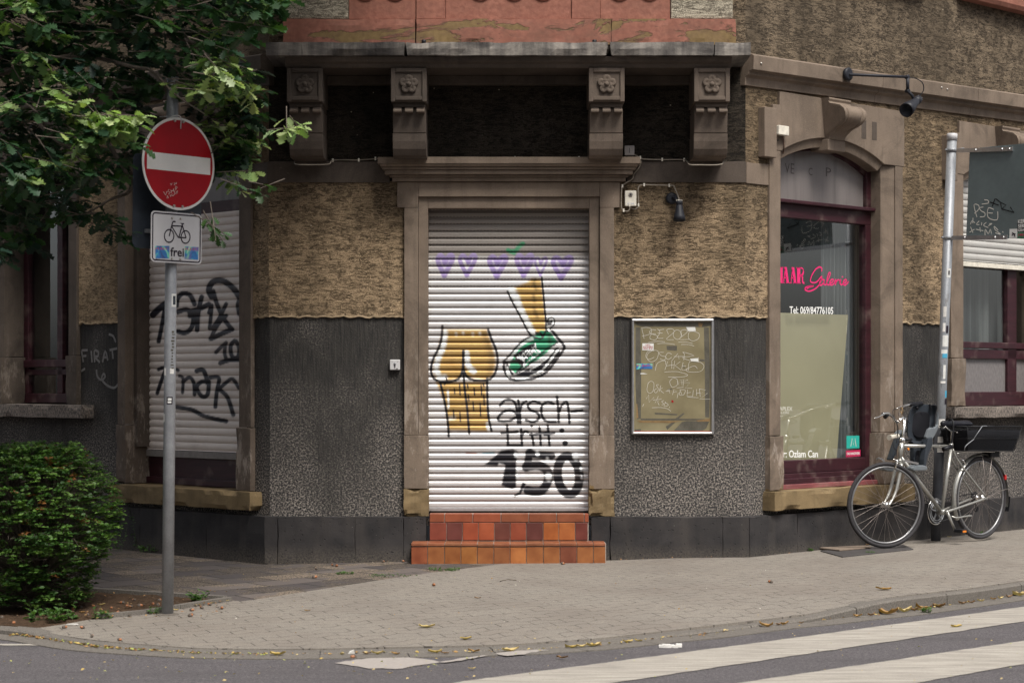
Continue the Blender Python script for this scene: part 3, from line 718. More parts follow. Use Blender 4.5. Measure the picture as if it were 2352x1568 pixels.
# string courses on the wings, profile (n, z), very slightly out of level as in the photo
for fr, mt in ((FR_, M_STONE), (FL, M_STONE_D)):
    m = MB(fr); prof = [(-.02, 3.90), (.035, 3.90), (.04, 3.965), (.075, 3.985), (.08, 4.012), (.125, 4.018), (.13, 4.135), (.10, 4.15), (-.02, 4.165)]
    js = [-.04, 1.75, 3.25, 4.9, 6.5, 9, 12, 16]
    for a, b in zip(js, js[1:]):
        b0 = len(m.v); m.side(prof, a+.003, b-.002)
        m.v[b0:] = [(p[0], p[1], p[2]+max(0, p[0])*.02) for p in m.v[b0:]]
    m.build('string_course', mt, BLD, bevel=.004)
# ---- corbels
def corbel(x, tone):
    m = MB(FC); w = .142
    m.side([(0, 3.97), (.49, 3.97), (.49, 3.712), (.475, 3.70), (0, 3.70)], x-w, x+w)
    for a, b, c, d in ((-w, -w+.035, 3.70, 3.97), (w-.035, w, 3.70, 3.97), (-w+.035, w-.035, 3.935, 3.97), (-w+.035, w-.035, 3.712, 3.745)): m.box(x+a, x+b, .485, .506, c+.001, d-.001)
    m.side([(0, 3.70), (.445, 3.70), (.45, 3.665), (0, 3.665)], x-.128, x+.128)
    prof = [(0, 3.655)]+[(.43-.008*k, 3.655-.19*k/4) for k in range(5)]+[(0, 3.465)]
    m.side(prof, x-.132, x+.132)
    a = [(0, 3.46), (.40, 3.46), (.395, 3.40), (.38, 3.34), (.352, 3.295), (.32, 3.278), (0, 3.278)]
    m.side(a, x-.135, x+.135)
    o = m.build('corbel', tone, BLD, bevel=.004)
    for k in (-1, 0, 1):
        d = MB(FC); c = x+k*.092; d.side([(.40, 3.662), (.452, 3.662), (.487, 3.635), (.487, 3.622), (.42, 3.618)], c-.032, c+.032); d.build('dentil', M_STONE_M, o, bevel=.002)
    d = MB(FC); cz = 3.84; n0 = .492
    for k in range(5):
        th = R(90+72*k); px, pz = x+.043*math.cos(th), cz+.043*math.sin(th)
        d.lathe((px, n0-.004, pz), (0, 1, 0), [(.033, 0), (.036, .012), (.028, .024), (.010, .018), (0.001, .014)], 14)
    d.lathe((x, n0, cz), (0, 1, 0), [(.022, 0), (.020, .022), (.010, .032), (.001, .034)], 14)
    d.build('rosette', tone, o)
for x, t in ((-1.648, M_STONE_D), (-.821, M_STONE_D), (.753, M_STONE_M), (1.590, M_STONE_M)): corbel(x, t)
# ---- slab and bay above
js = [-1.947, -1.66, -.842, .771, 1.60, 1.889]
for i, (a, b) in enumerate(zip(js, js[1:])):
    m = MB(FC); m.rbox(a+.002, b-.002, 0, .60, 4.054, 4.157, .06, .004, i*7, 0, .022, 6); m.build('bay_slab', M_SLAB, BLD)
m = MB(FC); m.side([(0, 4.053), (.545, 4.053), (.53, 4.015), (.50, 4.0), (.485, 3.972), (0, 3.972)], -1.80, 1.745); m.build('bay_soffit', M_STONE_D, BLD, bevel=.004)
m = MB(FC); m.rbox(-1.80, 1.75, 0, .10, 3.90, 3.97, .1, .003, 4); m.build('soffit_band', M_STONE_D, BLD, bevel=.003)
js = [-1.826, -.77, .79, 1.787]
for i, (a, b) in enumerate(zip(js, js[1:])):
    m = MB(FC); m.rbox(a+.0015, b-.0015, 0, .478, 4.157, 4.363, .05, .004, 50+i, 0, .01); m.build('bay_base', M_PINKP, BLD)
m = MB(FC); m.box(-1.81, -1.306, 0, .452, 4.365, 7.2); m.build('bay_wall', M_CREAM, BLD, bevel=.01); m = MB(FC); m.box(1.266, 1.762, 0, .452, 4.365, 7.2); m.build('bay_wall', M_CREAM, BLD, bevel=.01)
m = MB(FC)
for a, b, n in ((-1.304, -.765, .438), (-.765, -.533, .452), (-.533, .475, .438), (.475, .703, .452), (.703, 1.264, .438)):
    m.box(a+.001, b-.001, 0, n, 4.366, 7.2)
for c in (-1.17, -.93, -.25, .02, .25, .86, 1.1): m.torus((c, .44, 4.605), (0, 1, 0), .085, .012, 32, 6)
m.build('bay_panel', M_PINK, BLD, bevel=.004)
m = MB(FC); m.lathe((-.70, .52, 4.157), (0, 0, 1), [(.018, 0), (.018, .03), (.005, .033)], 10); m.build('slab_stud', M_BLACK, BLD); m = MB(FC); m.lathe((.655, .52, 4.157), (0, 0, 1), [(.018, 0), (.018, .03), (.005, .033)], 10); m.build('slab_stud', M_BLACK, BLD)
m = MB(FR_); m.side([(0, 5.02), (.12, 5.02), (.14, 5.06), (.14, 5.12), (0, 5.14)], 3.05, 5.2); m.build('window_ledge', M_PINK, BLD, bevel=.004); m = MB(FR_); m.side([(0, 5.02), (.12, 5.02), (.14, 5.06), (.14, 5.12), (0, 5.14)], .9, 2.5); m.build('window_ledge', M_PINK, BLD, bevel=.004)
# upper windows (above the frame) and a roof
for fr, ss in ((FR_, ((1.2, 2.2), (3.3, 4.4), (5.6, 6.8))), (FL, ((1.2, 2.2), (3.3, 4.4), (5.6, 6.8)))):
    for a, b in ss:
        m = MB(fr); m.box(a, b, -.2, -.16, 5.2, 5.28); m.box(a, b, -.2, -.16, 7.32, 7.4); m.box(a, a+.08, -.2, -.161, 5.28, 7.32); m.box(b-.08, b, -.2, -.161, 5.28, 7.32); m.box((a+b)/2-.04, (a+b)/2+.04, -.2, -.161, 5.28, 7.32)
        o = m.build('window', M_WOOD, BLD); p = MB(fr); p.quad((a+.08, -.185, 5.28), (b-.08, -.185, 5.28), (b-.08, -.185, 7.32), (a+.08, -.185, 7.32)); p.build('pane', M_GLASS, o); p = MB(fr); p.box(a-.05, b+.05, -1.2, -.25, 5.1, 7.5); p.build('room', M_ROOM, o)
        p = MB(fr)
        for bx in ((a-.12, a, -.2, .04, 5.14, 7.5), (b, b+.12, -.2, .04, 5.14, 7.5), (a, b, -.2, .04, 7.4, 7.5)): p.box(*bx)
        p.build('surround', M_STONE, o, bevel=.006)
m = MB(); q = [(-13.5, 11.1), (-1.986, -.3), (1.907, -.3), (13.4, 11.1), (13, 20), (-13, 20)]
m.add([(x, y, TOPZ) for x, y in q]+[(x*1.02, y, TOPZ+.3) for x, y in q]+[(0, 12, TOPZ+4)], [tuple(range(6))]+[(i, (i+1) % 6, 6+(i+1) % 6, 6+i) for i in range(6)]+[(6+i, 6+(i+1) % 6, 12) for i in range(6)])
m.build('roof', M_PLINTH, BLD)

# ---- shutters: curved slats on a dense grid so that the sprayed paint can follow them
def native(P):                              # measuring coordinates of the original's full size
    d = P[:, 1]+CD; return np.stack([(1176+P[:, 0]*FPX/d)*1.7415, (884-(P[:, 2]-CH)*FPX/d)*1.7415], 1)
class Canvas:
    def __init__(s, XY, base): s.p = XY; s.c = np.array(base, float) if np.ndim(base) == 2 else np.tile(np.array(base, float), (len(XY), 1))
    def _seg(s, P, idx):
        q = s.p[idx]; best = np.full(len(q), 1e9)
        for a, b in zip(P[:-1], P[1:]):
            ab = b-a; L = ab@ab or 1e-9; t = np.clip(((q-a)@ab)/L, 0, 1); best = np.minimum(best, np.hypot(*(q-(a+t[:, None]*ab)).T))
        return best
    def stroke(s, pts, w, col, soft=2.5, op=1.0, sm=6):
        if max(col) < .03 and soft < 6 and w > 8: s.stroke(pts, w*1.5, tuple(c+.0301 for c in col), 16, .22, sm)
        P = np.array(smooth(pts, sm) if sm and len(pts) > 2 else pts, float); r = w/2+soft+2
        idx = np.where((s.p[:, 0] > P[:, 0].min()-r) & (s.p[:, 0] < P[:, 0].max()+r) & (s.p[:, 1] > P[:, 1].min()-r) & (s.p[:, 1] < P[:, 1].max()+r))[0]
        if not len(idx): return
        if len(P) == 1: P = np.array([P[0], P[0]+.1])
        a = np.clip((w/2-s._seg(P, idx))/soft+.5, 0, 1)*op; a = a*a*(3-2*a) if soft > 5 else a
        s.c[idx] = s.c[idx]*(1-a[:, None])+np.array(col)*a[:, None]
    def _halo(s): pass
    def fill(s, poly, col, soft=6, op=1.0):
        P = np.array(poly, float); r = soft+2
        idx = np.where((s.p[:, 0] > P[:, 0].min()-r) & (s.p[:, 0] < P[:, 0].max()+r) & (s.p[:, 1] > P[:, 1].min()-r) & (s.p[:, 1] < P[:, 1].max()+r))[0]
        q = s.p[idx]; ins = np.zeros(len(q), bool)
        for a, b in zip(P, np.roll(P, -1, 0)):
            c = (a[1] > q[:, 1]) != (b[1] > q[:, 1]); xi = (b[0]-a[0])*(q[:, 1]-a[1])/((b[1]-a[1]) or 1e-9)+a[0]; ins ^= c & (q[:, 0] < xi)
        d = s._seg(np.vstack([P, P[:1]]), idx); sd = np.where(ins, d, -d); a = np.clip(sd/soft+.5, 0, 1)*op
        s.c[idx] = s.c[idx]*(1-a[:, None])+np.array(col)*a[:, None]
def slats(fr, s0, s1, z0, z1, n, pitch, bulge, dx, K=10, shape=0):
    xs = np.linspace(s0, s1, int((s1-s0)/dx)+1); zs = []; ns = []; z = z1
    if shape == 0:      # double-curved extruded slat: rounded nose above, shallow flute, flat leaning-in lower half
        prof = [(0, -.7), (.04, -.62), (.14, -.35), (.26, .15), (.40, .72), (.47, .95), (.50, 1.0), (.515, .80), (.56, .86), (.75, .88), (.93, .88), (.965, .65), (.98, .05)]
    else:               # plain rounded slat
        prof = [(0, -.8), (.05, .2), (.15, .6), (.3, .88), (.45, 1.0), (.6, .95), (.75, .72), (.88, .35), (.95, 0), (.985, -.8)]
    while z > z0+1e-4:
        for t, h in prof:
            zz = z-t*pitch
            if zz < z0: break
            zs.append(zz); ns.append(n+bulge*h)
        z -= pitch
    zs = np.array(zs); ns = np.array(ns); S, Z = np.meshgrid(xs, zs); N = np.repeat(ns[:, None], len(xs), 1)
    rip = np.sin(S*3+Z*7)*.0004; N = N+rip
    o, a, nn = np.array(fr.o), np.array(fr.a), np.array(fr.n); P = o+S.ravel()[:, None]*a+N.ravel()[:, None]*nn; P[:, 2] += Z.ravel()
    nr, nc = S.shape; i = np.arange((nr-1)*(nc-1)); r, c = i//(nc-1), i % (nc-1); v = r*nc+c
    return P, np.stack([v, v+nc, v+nc+1, v+1], 1), Z.ravel()
# ---- door
DZ0, DZ1, DX0, DX1 = .412, 2.90, -.682, .627
P, F, Zv = slats(FC, DX0-.02, DX1+.02, DZ0+.028, DZ1+.05, -.107, .0570, .0105, .0052)
XY = native(P); base = np.tile(np.array([.585, .565, .565]), (len(P), 1))
lowmask = np.clip((Zv-2.50)/.02, 0, 1)[:, None]; base = base*(1-lowmask)+np.array([.22, .195, .175])*lowmask     # greyer, perforated slats in the upper part
CV = Canvas(XY, base)
Z2 = lambda L: [(x/1.4255+1000, y/1.4255+1000) for x, y in L]
Z3 = lambda L: [(x/1.4255+2000, y/1.4255+1000) for x, y in L]
Zs = lambda L: [(x/3.4075+1980, y/3.4087+1080) for x, y in L]
BK = (.012, .011, .016); OC = (.43, .265, .085); OD = (.22, .14, .05); WH = (.82, .84, .84); GR = (.025, .22, .115); VI = (.27, .20, .43)
rr = random.Random(5)
for _ in range(14): CV.stroke([(rr.uniform(2200, 2340), rr.uniform(1100, 1600))]*2, rr.uniform(10, 40), (.42, .44, .44), 22, .35, 0)
CV.stroke(Z2([(1235, 1157), (1290, 1160)]), 8, (.35, .12, .09), 6, .7); CV.stroke(Z2([(1330, 1160), (1390, 1155)]), 9, (.05, .30, .38), 6, .6)
# the seat
CV.fill(Z2([(1100, 452), (1350, 452), (1380, 540), (1402, 640), (1388, 710), (1345, 742), (1240, 725), (1215, 700), (1195, 735), (1110, 748), (1050, 720), (1040, 640), (1072, 560)]), OC, 14)
CV.fill(Z2([(1062, 752), (1345, 752), (1352, 900), (1372, 1035), (1130, 1025), (1112, 880)]), OC, 12)
CV.stroke(Z2([(1335, 480), (1365, 560), (1380, 620), (1370, 690)]), 30, OD, 26, .7); CV.stroke(Z2([(1110, 800), (1160, 900), (1150, 1000)]), 30, OD, 30, .35); CV.stroke(Z2([(1150, 640), (1180, 690)]), 26, (.36, .19, .04), 24, .5)
CV.stroke(Z2([(1112, 470), (1100, 550), (1072, 620), (1062, 680), (1085, 725), (1110, 725)]), 22, WH, 16, .95); CV.stroke(Z2([(1235, 590), (1243, 655), (1275, 690)]), 22, WH, 14, .95)
for x, y in ((1215, 470), (1270, 475), (1310, 472), (1175, 475)): CV.stroke(Z2([(x, y), (x+1, y+8)]), 10, WH, 12, .7, 0)
CV.stroke(Z2([(1128, 800), (1132, 880), (1130, 900)]), 8, WH, 8, .8); CV.stroke(Z2([(1130, 960), (1165, 955)]), 16, WH, 12, .6); CV.stroke(Z2([(1355, 990), (1362, 1025)]), 16, WH, 10, .8)
for L, w in (([(1097, 432), (1092, 500), (1075, 560), (1045, 620), (1032, 680), (1042, 722), (1070, 745), (1120, 752), (1165, 745), (1195, 725), (1210, 690), (1216, 640), (1217, 575)], 10),
             ([(1358, 452), (1378, 510), (1400, 560), (1412, 620), (1405, 680), (1385, 720), (1350, 742), (1290, 744), (1250, 730), (1228, 708), (1217, 680)], 10),
             ([(1217, 575), (1216, 640), (1217, 700)], 11), ([(1118, 728), (1122, 745), (1108, 768)], 7), ([(1085, 755), (1105, 840), (1120, 920), (1130, 1000), (1133, 1062)], 9.5),
             ([(1218, 710), (1225, 800), (1238, 900), (1250, 1045)], 9.5), ([(1352, 730), (1354, 850), (1360, 950), (1377, 1030)], 9.5)): CV.stroke(Z2(L), w, BK, 2.5)
for x, y, h in ((1165, 790, 30), (1195, 765, 60), (1240, 765, 22), (1245, 825, 35), (1278, 785, 42), (1318, 770, 58), (1272, 865, 48), (1160, 910, 45), (1197, 925, 52), (1312, 872, 75), (1333, 825, 60), (1330, 760, 15)): CV.stroke(Z2([(x, y), (x+3, y+h)]), 6, BK, 3, 1, 0)
# kicking foot
CV.fill(Zs([(230, 255), (450, 160), (500, 115), (625, 120), (650, 300), (670, 500), (690, 700), (690, 840), (540, 880), (480, 820), (380, 600), (290, 400)]), OC, 12)
for L in ([(545, 130), (530, 180), (560, 260)], [(525, 340), (540, 420)], [(530, 520), (545, 560)], [(560, 600), (575, 640)]): CV.stroke(Zs(L), 14, (.12, .08, .03), 18, .8)
CV.stroke(Zs([(210, 270), (290, 380), (350, 520), (430, 680), (530, 870)]), 20, WH, 16, .95); CV.stroke(Zs([(250, 270), (310, 400)]), 20, WH, 22, .8)
CV.fill(Zs([(330, 1050), (420, 960), (560, 880), (620, 820), (740, 830), (850, 970), (700, 1130), (560, 1240), (400, 1320), (280, 1410), (190, 1330), (210, 1250)]), GR, 5)
CV.stroke(Zs([(740, 900), (755, 1000)]), 16, (.03, .06, .04), 20, .8)
CV.stroke(Zs([(230, 1180), (300, 1080), (400, 990), (510, 940)]), 11, (.60, .66, .64), 4)
CV.fill(Zs([(250, 1160), (480, 1010), (560, 990), (540, 1120), (420, 1240), (400, 1310), (330, 1290)]), BK, 4)
CV.fill(Zs([(400, 1370), (560, 1290), (700, 1180), (830, 1060), (900, 1050), (880, 1140), (700, 1370), (500, 1450), (250, 1440)]), BK, 4)
for L in ([(300, 1180), (400, 1240), (390, 1310)], [(330, 1160), (400, 1240)], [(380, 1130), (440, 1200)], [(440, 1090), (520, 1190)], [(500, 1050), (560, 1130)], [(340, 1190), (430, 1100)], [(400, 1210), (480, 1080)], [(460, 1170), (550, 1020)], [(550, 1000), (560, 1080), (610, 1110)], [(560, 1060), (500, 1130), (620, 1115)], [(390, 1310), (480, 1220), (600, 1145)], [(310, 1200), (370, 1160), (400, 1270)]): CV.stroke(Zs(L), 3.6, WH, 1.6, 1, 0)
for L, w in (([(170, 290), (230, 420), (310, 570), (380, 700), (440, 820), (500, 900)], 8), ([(638, 105), (648, 220), (665, 380), (680, 560), (695, 700), (695, 830)], 8),
             ([(110, 1245), (200, 1160), (300, 1040), (400, 950), (500, 900), (560, 925), (640, 930), (690, 840), (740, 830)], 8), ([(560, 860), (620, 860), (640, 900)], 8),
             ([(780, 830), (860, 930), (940, 1030), (930, 1090), (830, 1230), (740, 1350), (640, 1430), (500, 1480), (350, 1495), (230, 1490), (160, 1430), (120, 1330), (130, 1260)], 11),
             ([(850, 990), (700, 1080), (560, 1200), (440, 1310), (330, 1390)], 6), ([(180, 1250), (300, 1240), (370, 1300), (300, 1390)], 8), ([(160, 1250), (180, 1340), (240, 1420)], 10),
             ([(720, 720), (730, 660), (780, 645), (810, 690), (800, 750), (760, 790), (745, 830)], 6), ([(735, 740), (740, 700), (770, 700), (750, 740)], 9), ([(705, 700), (715, 800)], 4)): CV.stroke(Zs(L), w, BK, 2)
for L, w in (([(480, 1360), (600, 1280), (690, 1210), (790, 1100)], 7), ([(640, 1370), (740, 1250), (840, 1110), (890, 1060)], 7), ([(290, 1480), (420, 1470), (560, 1410), (630, 1370)], 5), ([(740, 690), (790, 670), (790, 730)], 4), ([(710, 770), (740, 830)], 6)): CV.stroke(Zs(L), w, WH, 3, .95)
CV.stroke(Zs([(170, 1320), (180, 1360)]), 7, WH, 2); CV.fill(Zs([(150, 1390), (190, 1375), (225, 1430), (190, 1465), (160, 1430)]), WH, 3)
# writing
for L in ([(0, 885), (25, 858), (55, 852), (85, 870), (98, 920), (103, 985)], [(100, 935), (60, 912), (15, 925), (-12, 960), (10, 975), (60, 970), (100, 945)], [(104, 855), (112, 920), (116, 985)], [(114, 915), (128, 875), (150, 862)],
          [(228, 872), (190, 862), (160, 880), (170, 908), (215, 930), (222, 958), (190, 980), (148, 968)], [(305, 875), (270, 865), (238, 890), (240, 945), (265, 975), (318, 978)], [(325, 835), (332, 910), (335, 982)], [(334, 930), (352, 885), (380, 865), (392, 920), (396, 985)], [(408, 922), (468, 912)],
          [(40, 998), (44, 1050), (45, 1112)], [(45, 1112), (85, 1110), (122, 1113)], [(8, 1043), (60, 1040), (100, 1035)], [(120, 1020), (123, 1070), (125, 1112)], [(122, 1060), (140, 1035), (160, 1038)], [(180, 1045), (188, 1085), (192, 1112)], [(172, 1050), (180, 1045)],
          [(225, 1010), (230, 1060), (232, 1110)], [(195, 1050), (230, 1045), (262, 1040)], [(272, 1000), (278, 1060), (282, 1112)], [(255, 1050), (310, 1042)]): CV.stroke(Z3(L), 10.5, BK, 2.2)
for p, w in (((180, 1002), 12), ((352, 1028), 20), ((371, 1099), 22)): CV.stroke(Z3([p, (p[0]+1, p[1])]), w, BK, 2, 1, 0)
CV.fill(Z3([(-92, 1226), (10, 1140), (72, 1132), (100, 1145), (92, 1220), (92, 1350), (70, 1362), (8, 1342), (30, 1225), (-5, 1212), (-15, 1230)]), BK, 6)
CV.fill(Z3([(128, 1322), (150, 1330), (120, 1388), (82, 1408), (80, 1396), (108, 1378)]), BK, 4)
CV.stroke(Z3([(295, 1172), (230, 1168), (165, 1158)]), 30, BK, 5); CV.stroke(Z3([(170, 1150), (160, 1200), (150, 1240)]), 30, BK, 5)
CV.stroke(Z3([(150, 1235), (215, 1225), (268, 1255), (275, 1310), (240, 1368), (190, 1375), (158, 1368)]), 36, BK, 5)
CV.stroke(Z3([(390+62*math.cos(t)+8*math.sin(t), 1282+108*math.sin(t)) for t in np.linspace(0, 2*math.pi, 26)]), 36, BK, 6, 1, 0)
for p, w in (((90, 1160), 14), ((100, 1240), 9), ((98, 1280), 9), ((212, 1150), 14), ((270, 1190), 12), ((430, 1168), 24), ((275, 1285), 26), ((462, 1240), 10), ((465, 1290), 8)): CV.stroke(Z3([p, (p[0]+2, p[1]+12)]), w, (.78, .80, .82), 10, .95, 0)
# hearts and sprig
def heart(cx, w, h, th, tilt=0, y0=1020, fillin=False):
    L = [(cx+tilt, y0+h*.38), (cx-w*.12, y0+h*.12), (cx-w*.32, y0+h*.02), (cx-w*.48, y0+h*.2), (cx-w*.40, y0+h*.45), (cx-w*.2, y0+h*.75), (cx-w*.05, y0+h)]
    Rr = [(cx+tilt, y0+h*.38), (cx+w*.2, y0+h*.1), (cx+w*.42, y0), (cx+w*.52, y0+h*.14), (cx+w*.38, y0+h*.42), (cx+w*.15, y0+h*.72), (cx-w*.02, y0+h*.97)]
    if fillin: CV.fill(L+Rr[::-1], VI, 6, .4)
    CV.stroke(L, th, VI, 4, .92); CV.stroke(Rr, th, VI, 4, .92)
heart(1780, 60, 84, 19, fillin=True); heart(1870, 62, 82, 17, 4); heart(1990, 66, 82, 20, 0, 1025, True); heart(2097, 62, 84, 19, 0, fillin=True); heart(2163, 46, 72, 10, 0, 1030); heart(2248, 74, 86, 19, 5, 1028, True)
CV.stroke(Z3([(45, 425-0), (45, 425)]), 1, VI, 2, 0, 0)
CV.stroke([(2032, 1000), (2045, 1007), (2062, 1003), (2078, 985), (2092, 974)], 17, (.03, .24, .11), 5, .95); CV.stroke([(2050, 1006), (2056, 1012)], 17, (.03, .24, .11), 5, .9, 0)
o = big_mesh('roller_shutter', P, F, M_SHUT, CV.c, BLD, smooth_=True)
# ventilation slots of the upper slats, bottom rail and side guides
m = MB(FC)
for k in range(13):
    zz = DZ1+.05-.0570*(k+1)+.002
    if zz < 2.24: break
    s = DX0
    while s < DX1: m.box(s, s+.016, -.112, -.0985, zz-.001, zz+.004); s += .028
m.build('ventilation_slots', M_BLACK, o, recalc=False)['kind'] = 'stuff'
m = MB(FC); m.box(DX0-.015, DX1+.015, -.125, -.093, DZ0, DZ0+.030); m.build('bottom_rail', M_ALU, o, bevel=.003)
m = MB(FC); m.box(DX0-.02, DX1+.02, -.3, -.13, DZ0-.02, DZ1+.1); m.build('shutter_backing', M_ROOM, o)
# ---- door surround
m = MB(FC)
for a, b in ((-.882, -.768), (.718, .835)): m.rbox(a, b, -.02, .05, 1.04, 2.899, .09, .0015, 3)
m.rbox(-.94, -.768, -.02, .0505, 2.90, 3.11, .09, .0015, 5); m.rbox(.718, .884, -.02, .0505, 2.90, 3.11, .09, .0015, 5); m.rbox(-.7675, .7175, -.02, .05, 2.989, 3.11, .09, .0015, 6)
m.box(-.7665, DX0-.006, -.16, .022, 1.041, 2.988); m.box(DX1+.006, .7165, -.16, .022, 1.041, 2.988); m.box(DX0-.0055, DX1+.0055, -.16, .0215, 2.896, 2.987)
ds = m.build('door_surround', M_STONE, BLD, bevel=.004)
for a, b, c in ((-.884, DX0-.003, 0), (DX1+.003, .838, 3)):
    m = MB(FC); m.rbox(a, b, -.16, .052, .60, 1.039, .05, .003, c, 0, .006); m.build('jamb_block', M_STONE_O, ds, bevel=.003)
    m = MB(FC); m.rbox(a-.002, b-(.001 if c else -.002), -.16, .056, .378, .597, .028, .009, c+9, 0, .03, 14); m.build('jamb_foot', M_OCHRE, ds)
m = MB(FC); prof = [(0, .08, 3.112, 3.145), (0, .10, 3.146, 3.163), (0, .135, 3.164, 3.20), (0, .155, 3.201, 3.222), (0, .19, 3.244, 3.298)]
for _, n, a, b in prof: m.rbox(-.025-.875-n, -.025+.875+n, 0, n, a, b, .12, .0012, int(n*100))
m.side([(0, 3.2225), (.155, 3.2225), (.172, 3.2235), (.185, 3.243), (0, 3.2435)], -.025-1.045, -.025+1.045)
m.build('door_cornice', M_STONE, BLD, bevel=.004)
# ---- tiled steps
m = MB(FC); m.box(-.672, .625, -.2, .075, .02, .397); m.box(-.802, .757, -.1, .30, -.2, .172); stp = m.build('doorstep', M_GROUT, BLD)
m = MB(FC); m.cur = (.4, .1, .03)
def tcol():
    r = rr.random()
    c = (.36, .105, .032) if r < .45 else ((.33, .065, .025) if r < .7 else ((.17, .042, .028) if r < .85 else (.48, .16, .03)))
    return tuple(x*rr.uniform(.85, 1.15) for x in c)
def tile(a, b, n0, n1, z0, z1, c=None):
    m.cur = c or tcol(); k = len(m.v); m.box(a, b, n0, n1, z0, z1); m.v[k:] = [(p[0], p[1]+(rr.uniform(0, .0015) if p[1] == n1 else 0), p[2]) for p in m.v[k:]]
bounds = [(-.672+.2315*k) for k in range(6)]+[.625]
xs = [-.672, -.548, -.318, -.088, .135, .362, .588, .625]; xs = [-.674, -.55, -.32, -.09, .137, .364, .59, .627]
for a, b in zip(xs, xs[1:]): tile(a+.003, b-.003, -.05, .085, .333, .4, (.30*rr.uniform(.85, 1.1), .08, .032))
x = -.674; i = 0
while x < .6: tile(x+.003, min(x+.2285, .626)-.003, .06, .082, .185, .327) if False else None; x += .2285
x = -.674; px2 = []
for k in range(7):
    w = .117 if k else .117
tw = .1155*2
x = -.674; cuts = [x]
for w in (.213, .229, .229, .229, .229): cuts.append(cuts[-1]+w)
cuts = [-.674]+[(px-1176)/282. for px in (1026, 1062, 1097, 1133, 1171, 1208, 1246, 1282, 1318)]+[.626]
cuts = [-.674]+[-.674+.1415*k for k in range(1, 9)]+[.626]
cuts = [(px-1176)/283. for px in (985, 1019, 1056, 1097, 1132, 1171, 1208, 1246, 1284, 1320, 1351)]
dc = {0: (.24, .055, .03), 1: (.15, .04, .03), 4: (.15, .045, .03), 2: (.34, .075, .028), 5: (.30, .07, .03), 6: (.13, .038, .03), 7: (.42, .135, .03), 8: (.42, .14, .035), 9: (.17, .042, .03), 3: (.36, .085, .03)}
cuts = [(px-1176)/283. for px in (985.5, 1025, 1061.5, 1098.5, 1135.5, 1172, 1209, 1248, 1284, 1322, 1351.5)]
for k, (a, b) in enumerate(zip(cuts, cuts[1:])): tile(a+.0025, b-.0025, .06, .083, .186, .328, dc.get(k))
cuts = [(px-1176)/285.5 for px in (944, 982, 1021, 1058.5, 1096, 1134, 1171.5, 1209, 1248, 1286, 1325, 1363, 1391)]
dc = {0: (.30, .085, .03), 2: (.33, .12, .03), 3: (.38, .15, .035), 5: (.30, .11, .035), 6: (.44, .155, .04), 9: (.22, .065, .03)}
for k, (a, b) in enumerate(zip(cuts, cuts[1:])):
    tile(a+.0025, b-.0025, .28, .31, .0, .150-.002*(k in (4, 5, 6)), dc.get(k, (.34, .125, .036)))
    m.cur = (.28*rr.uniform(.9, 1.1), .105, .045); j = .003*(k in (4, 5, 6)); m.box(a+.002, b-.002, .06, .317, .156-j, .178-j)
m.build('tiles', M_TILE, stp, bevel=.003)

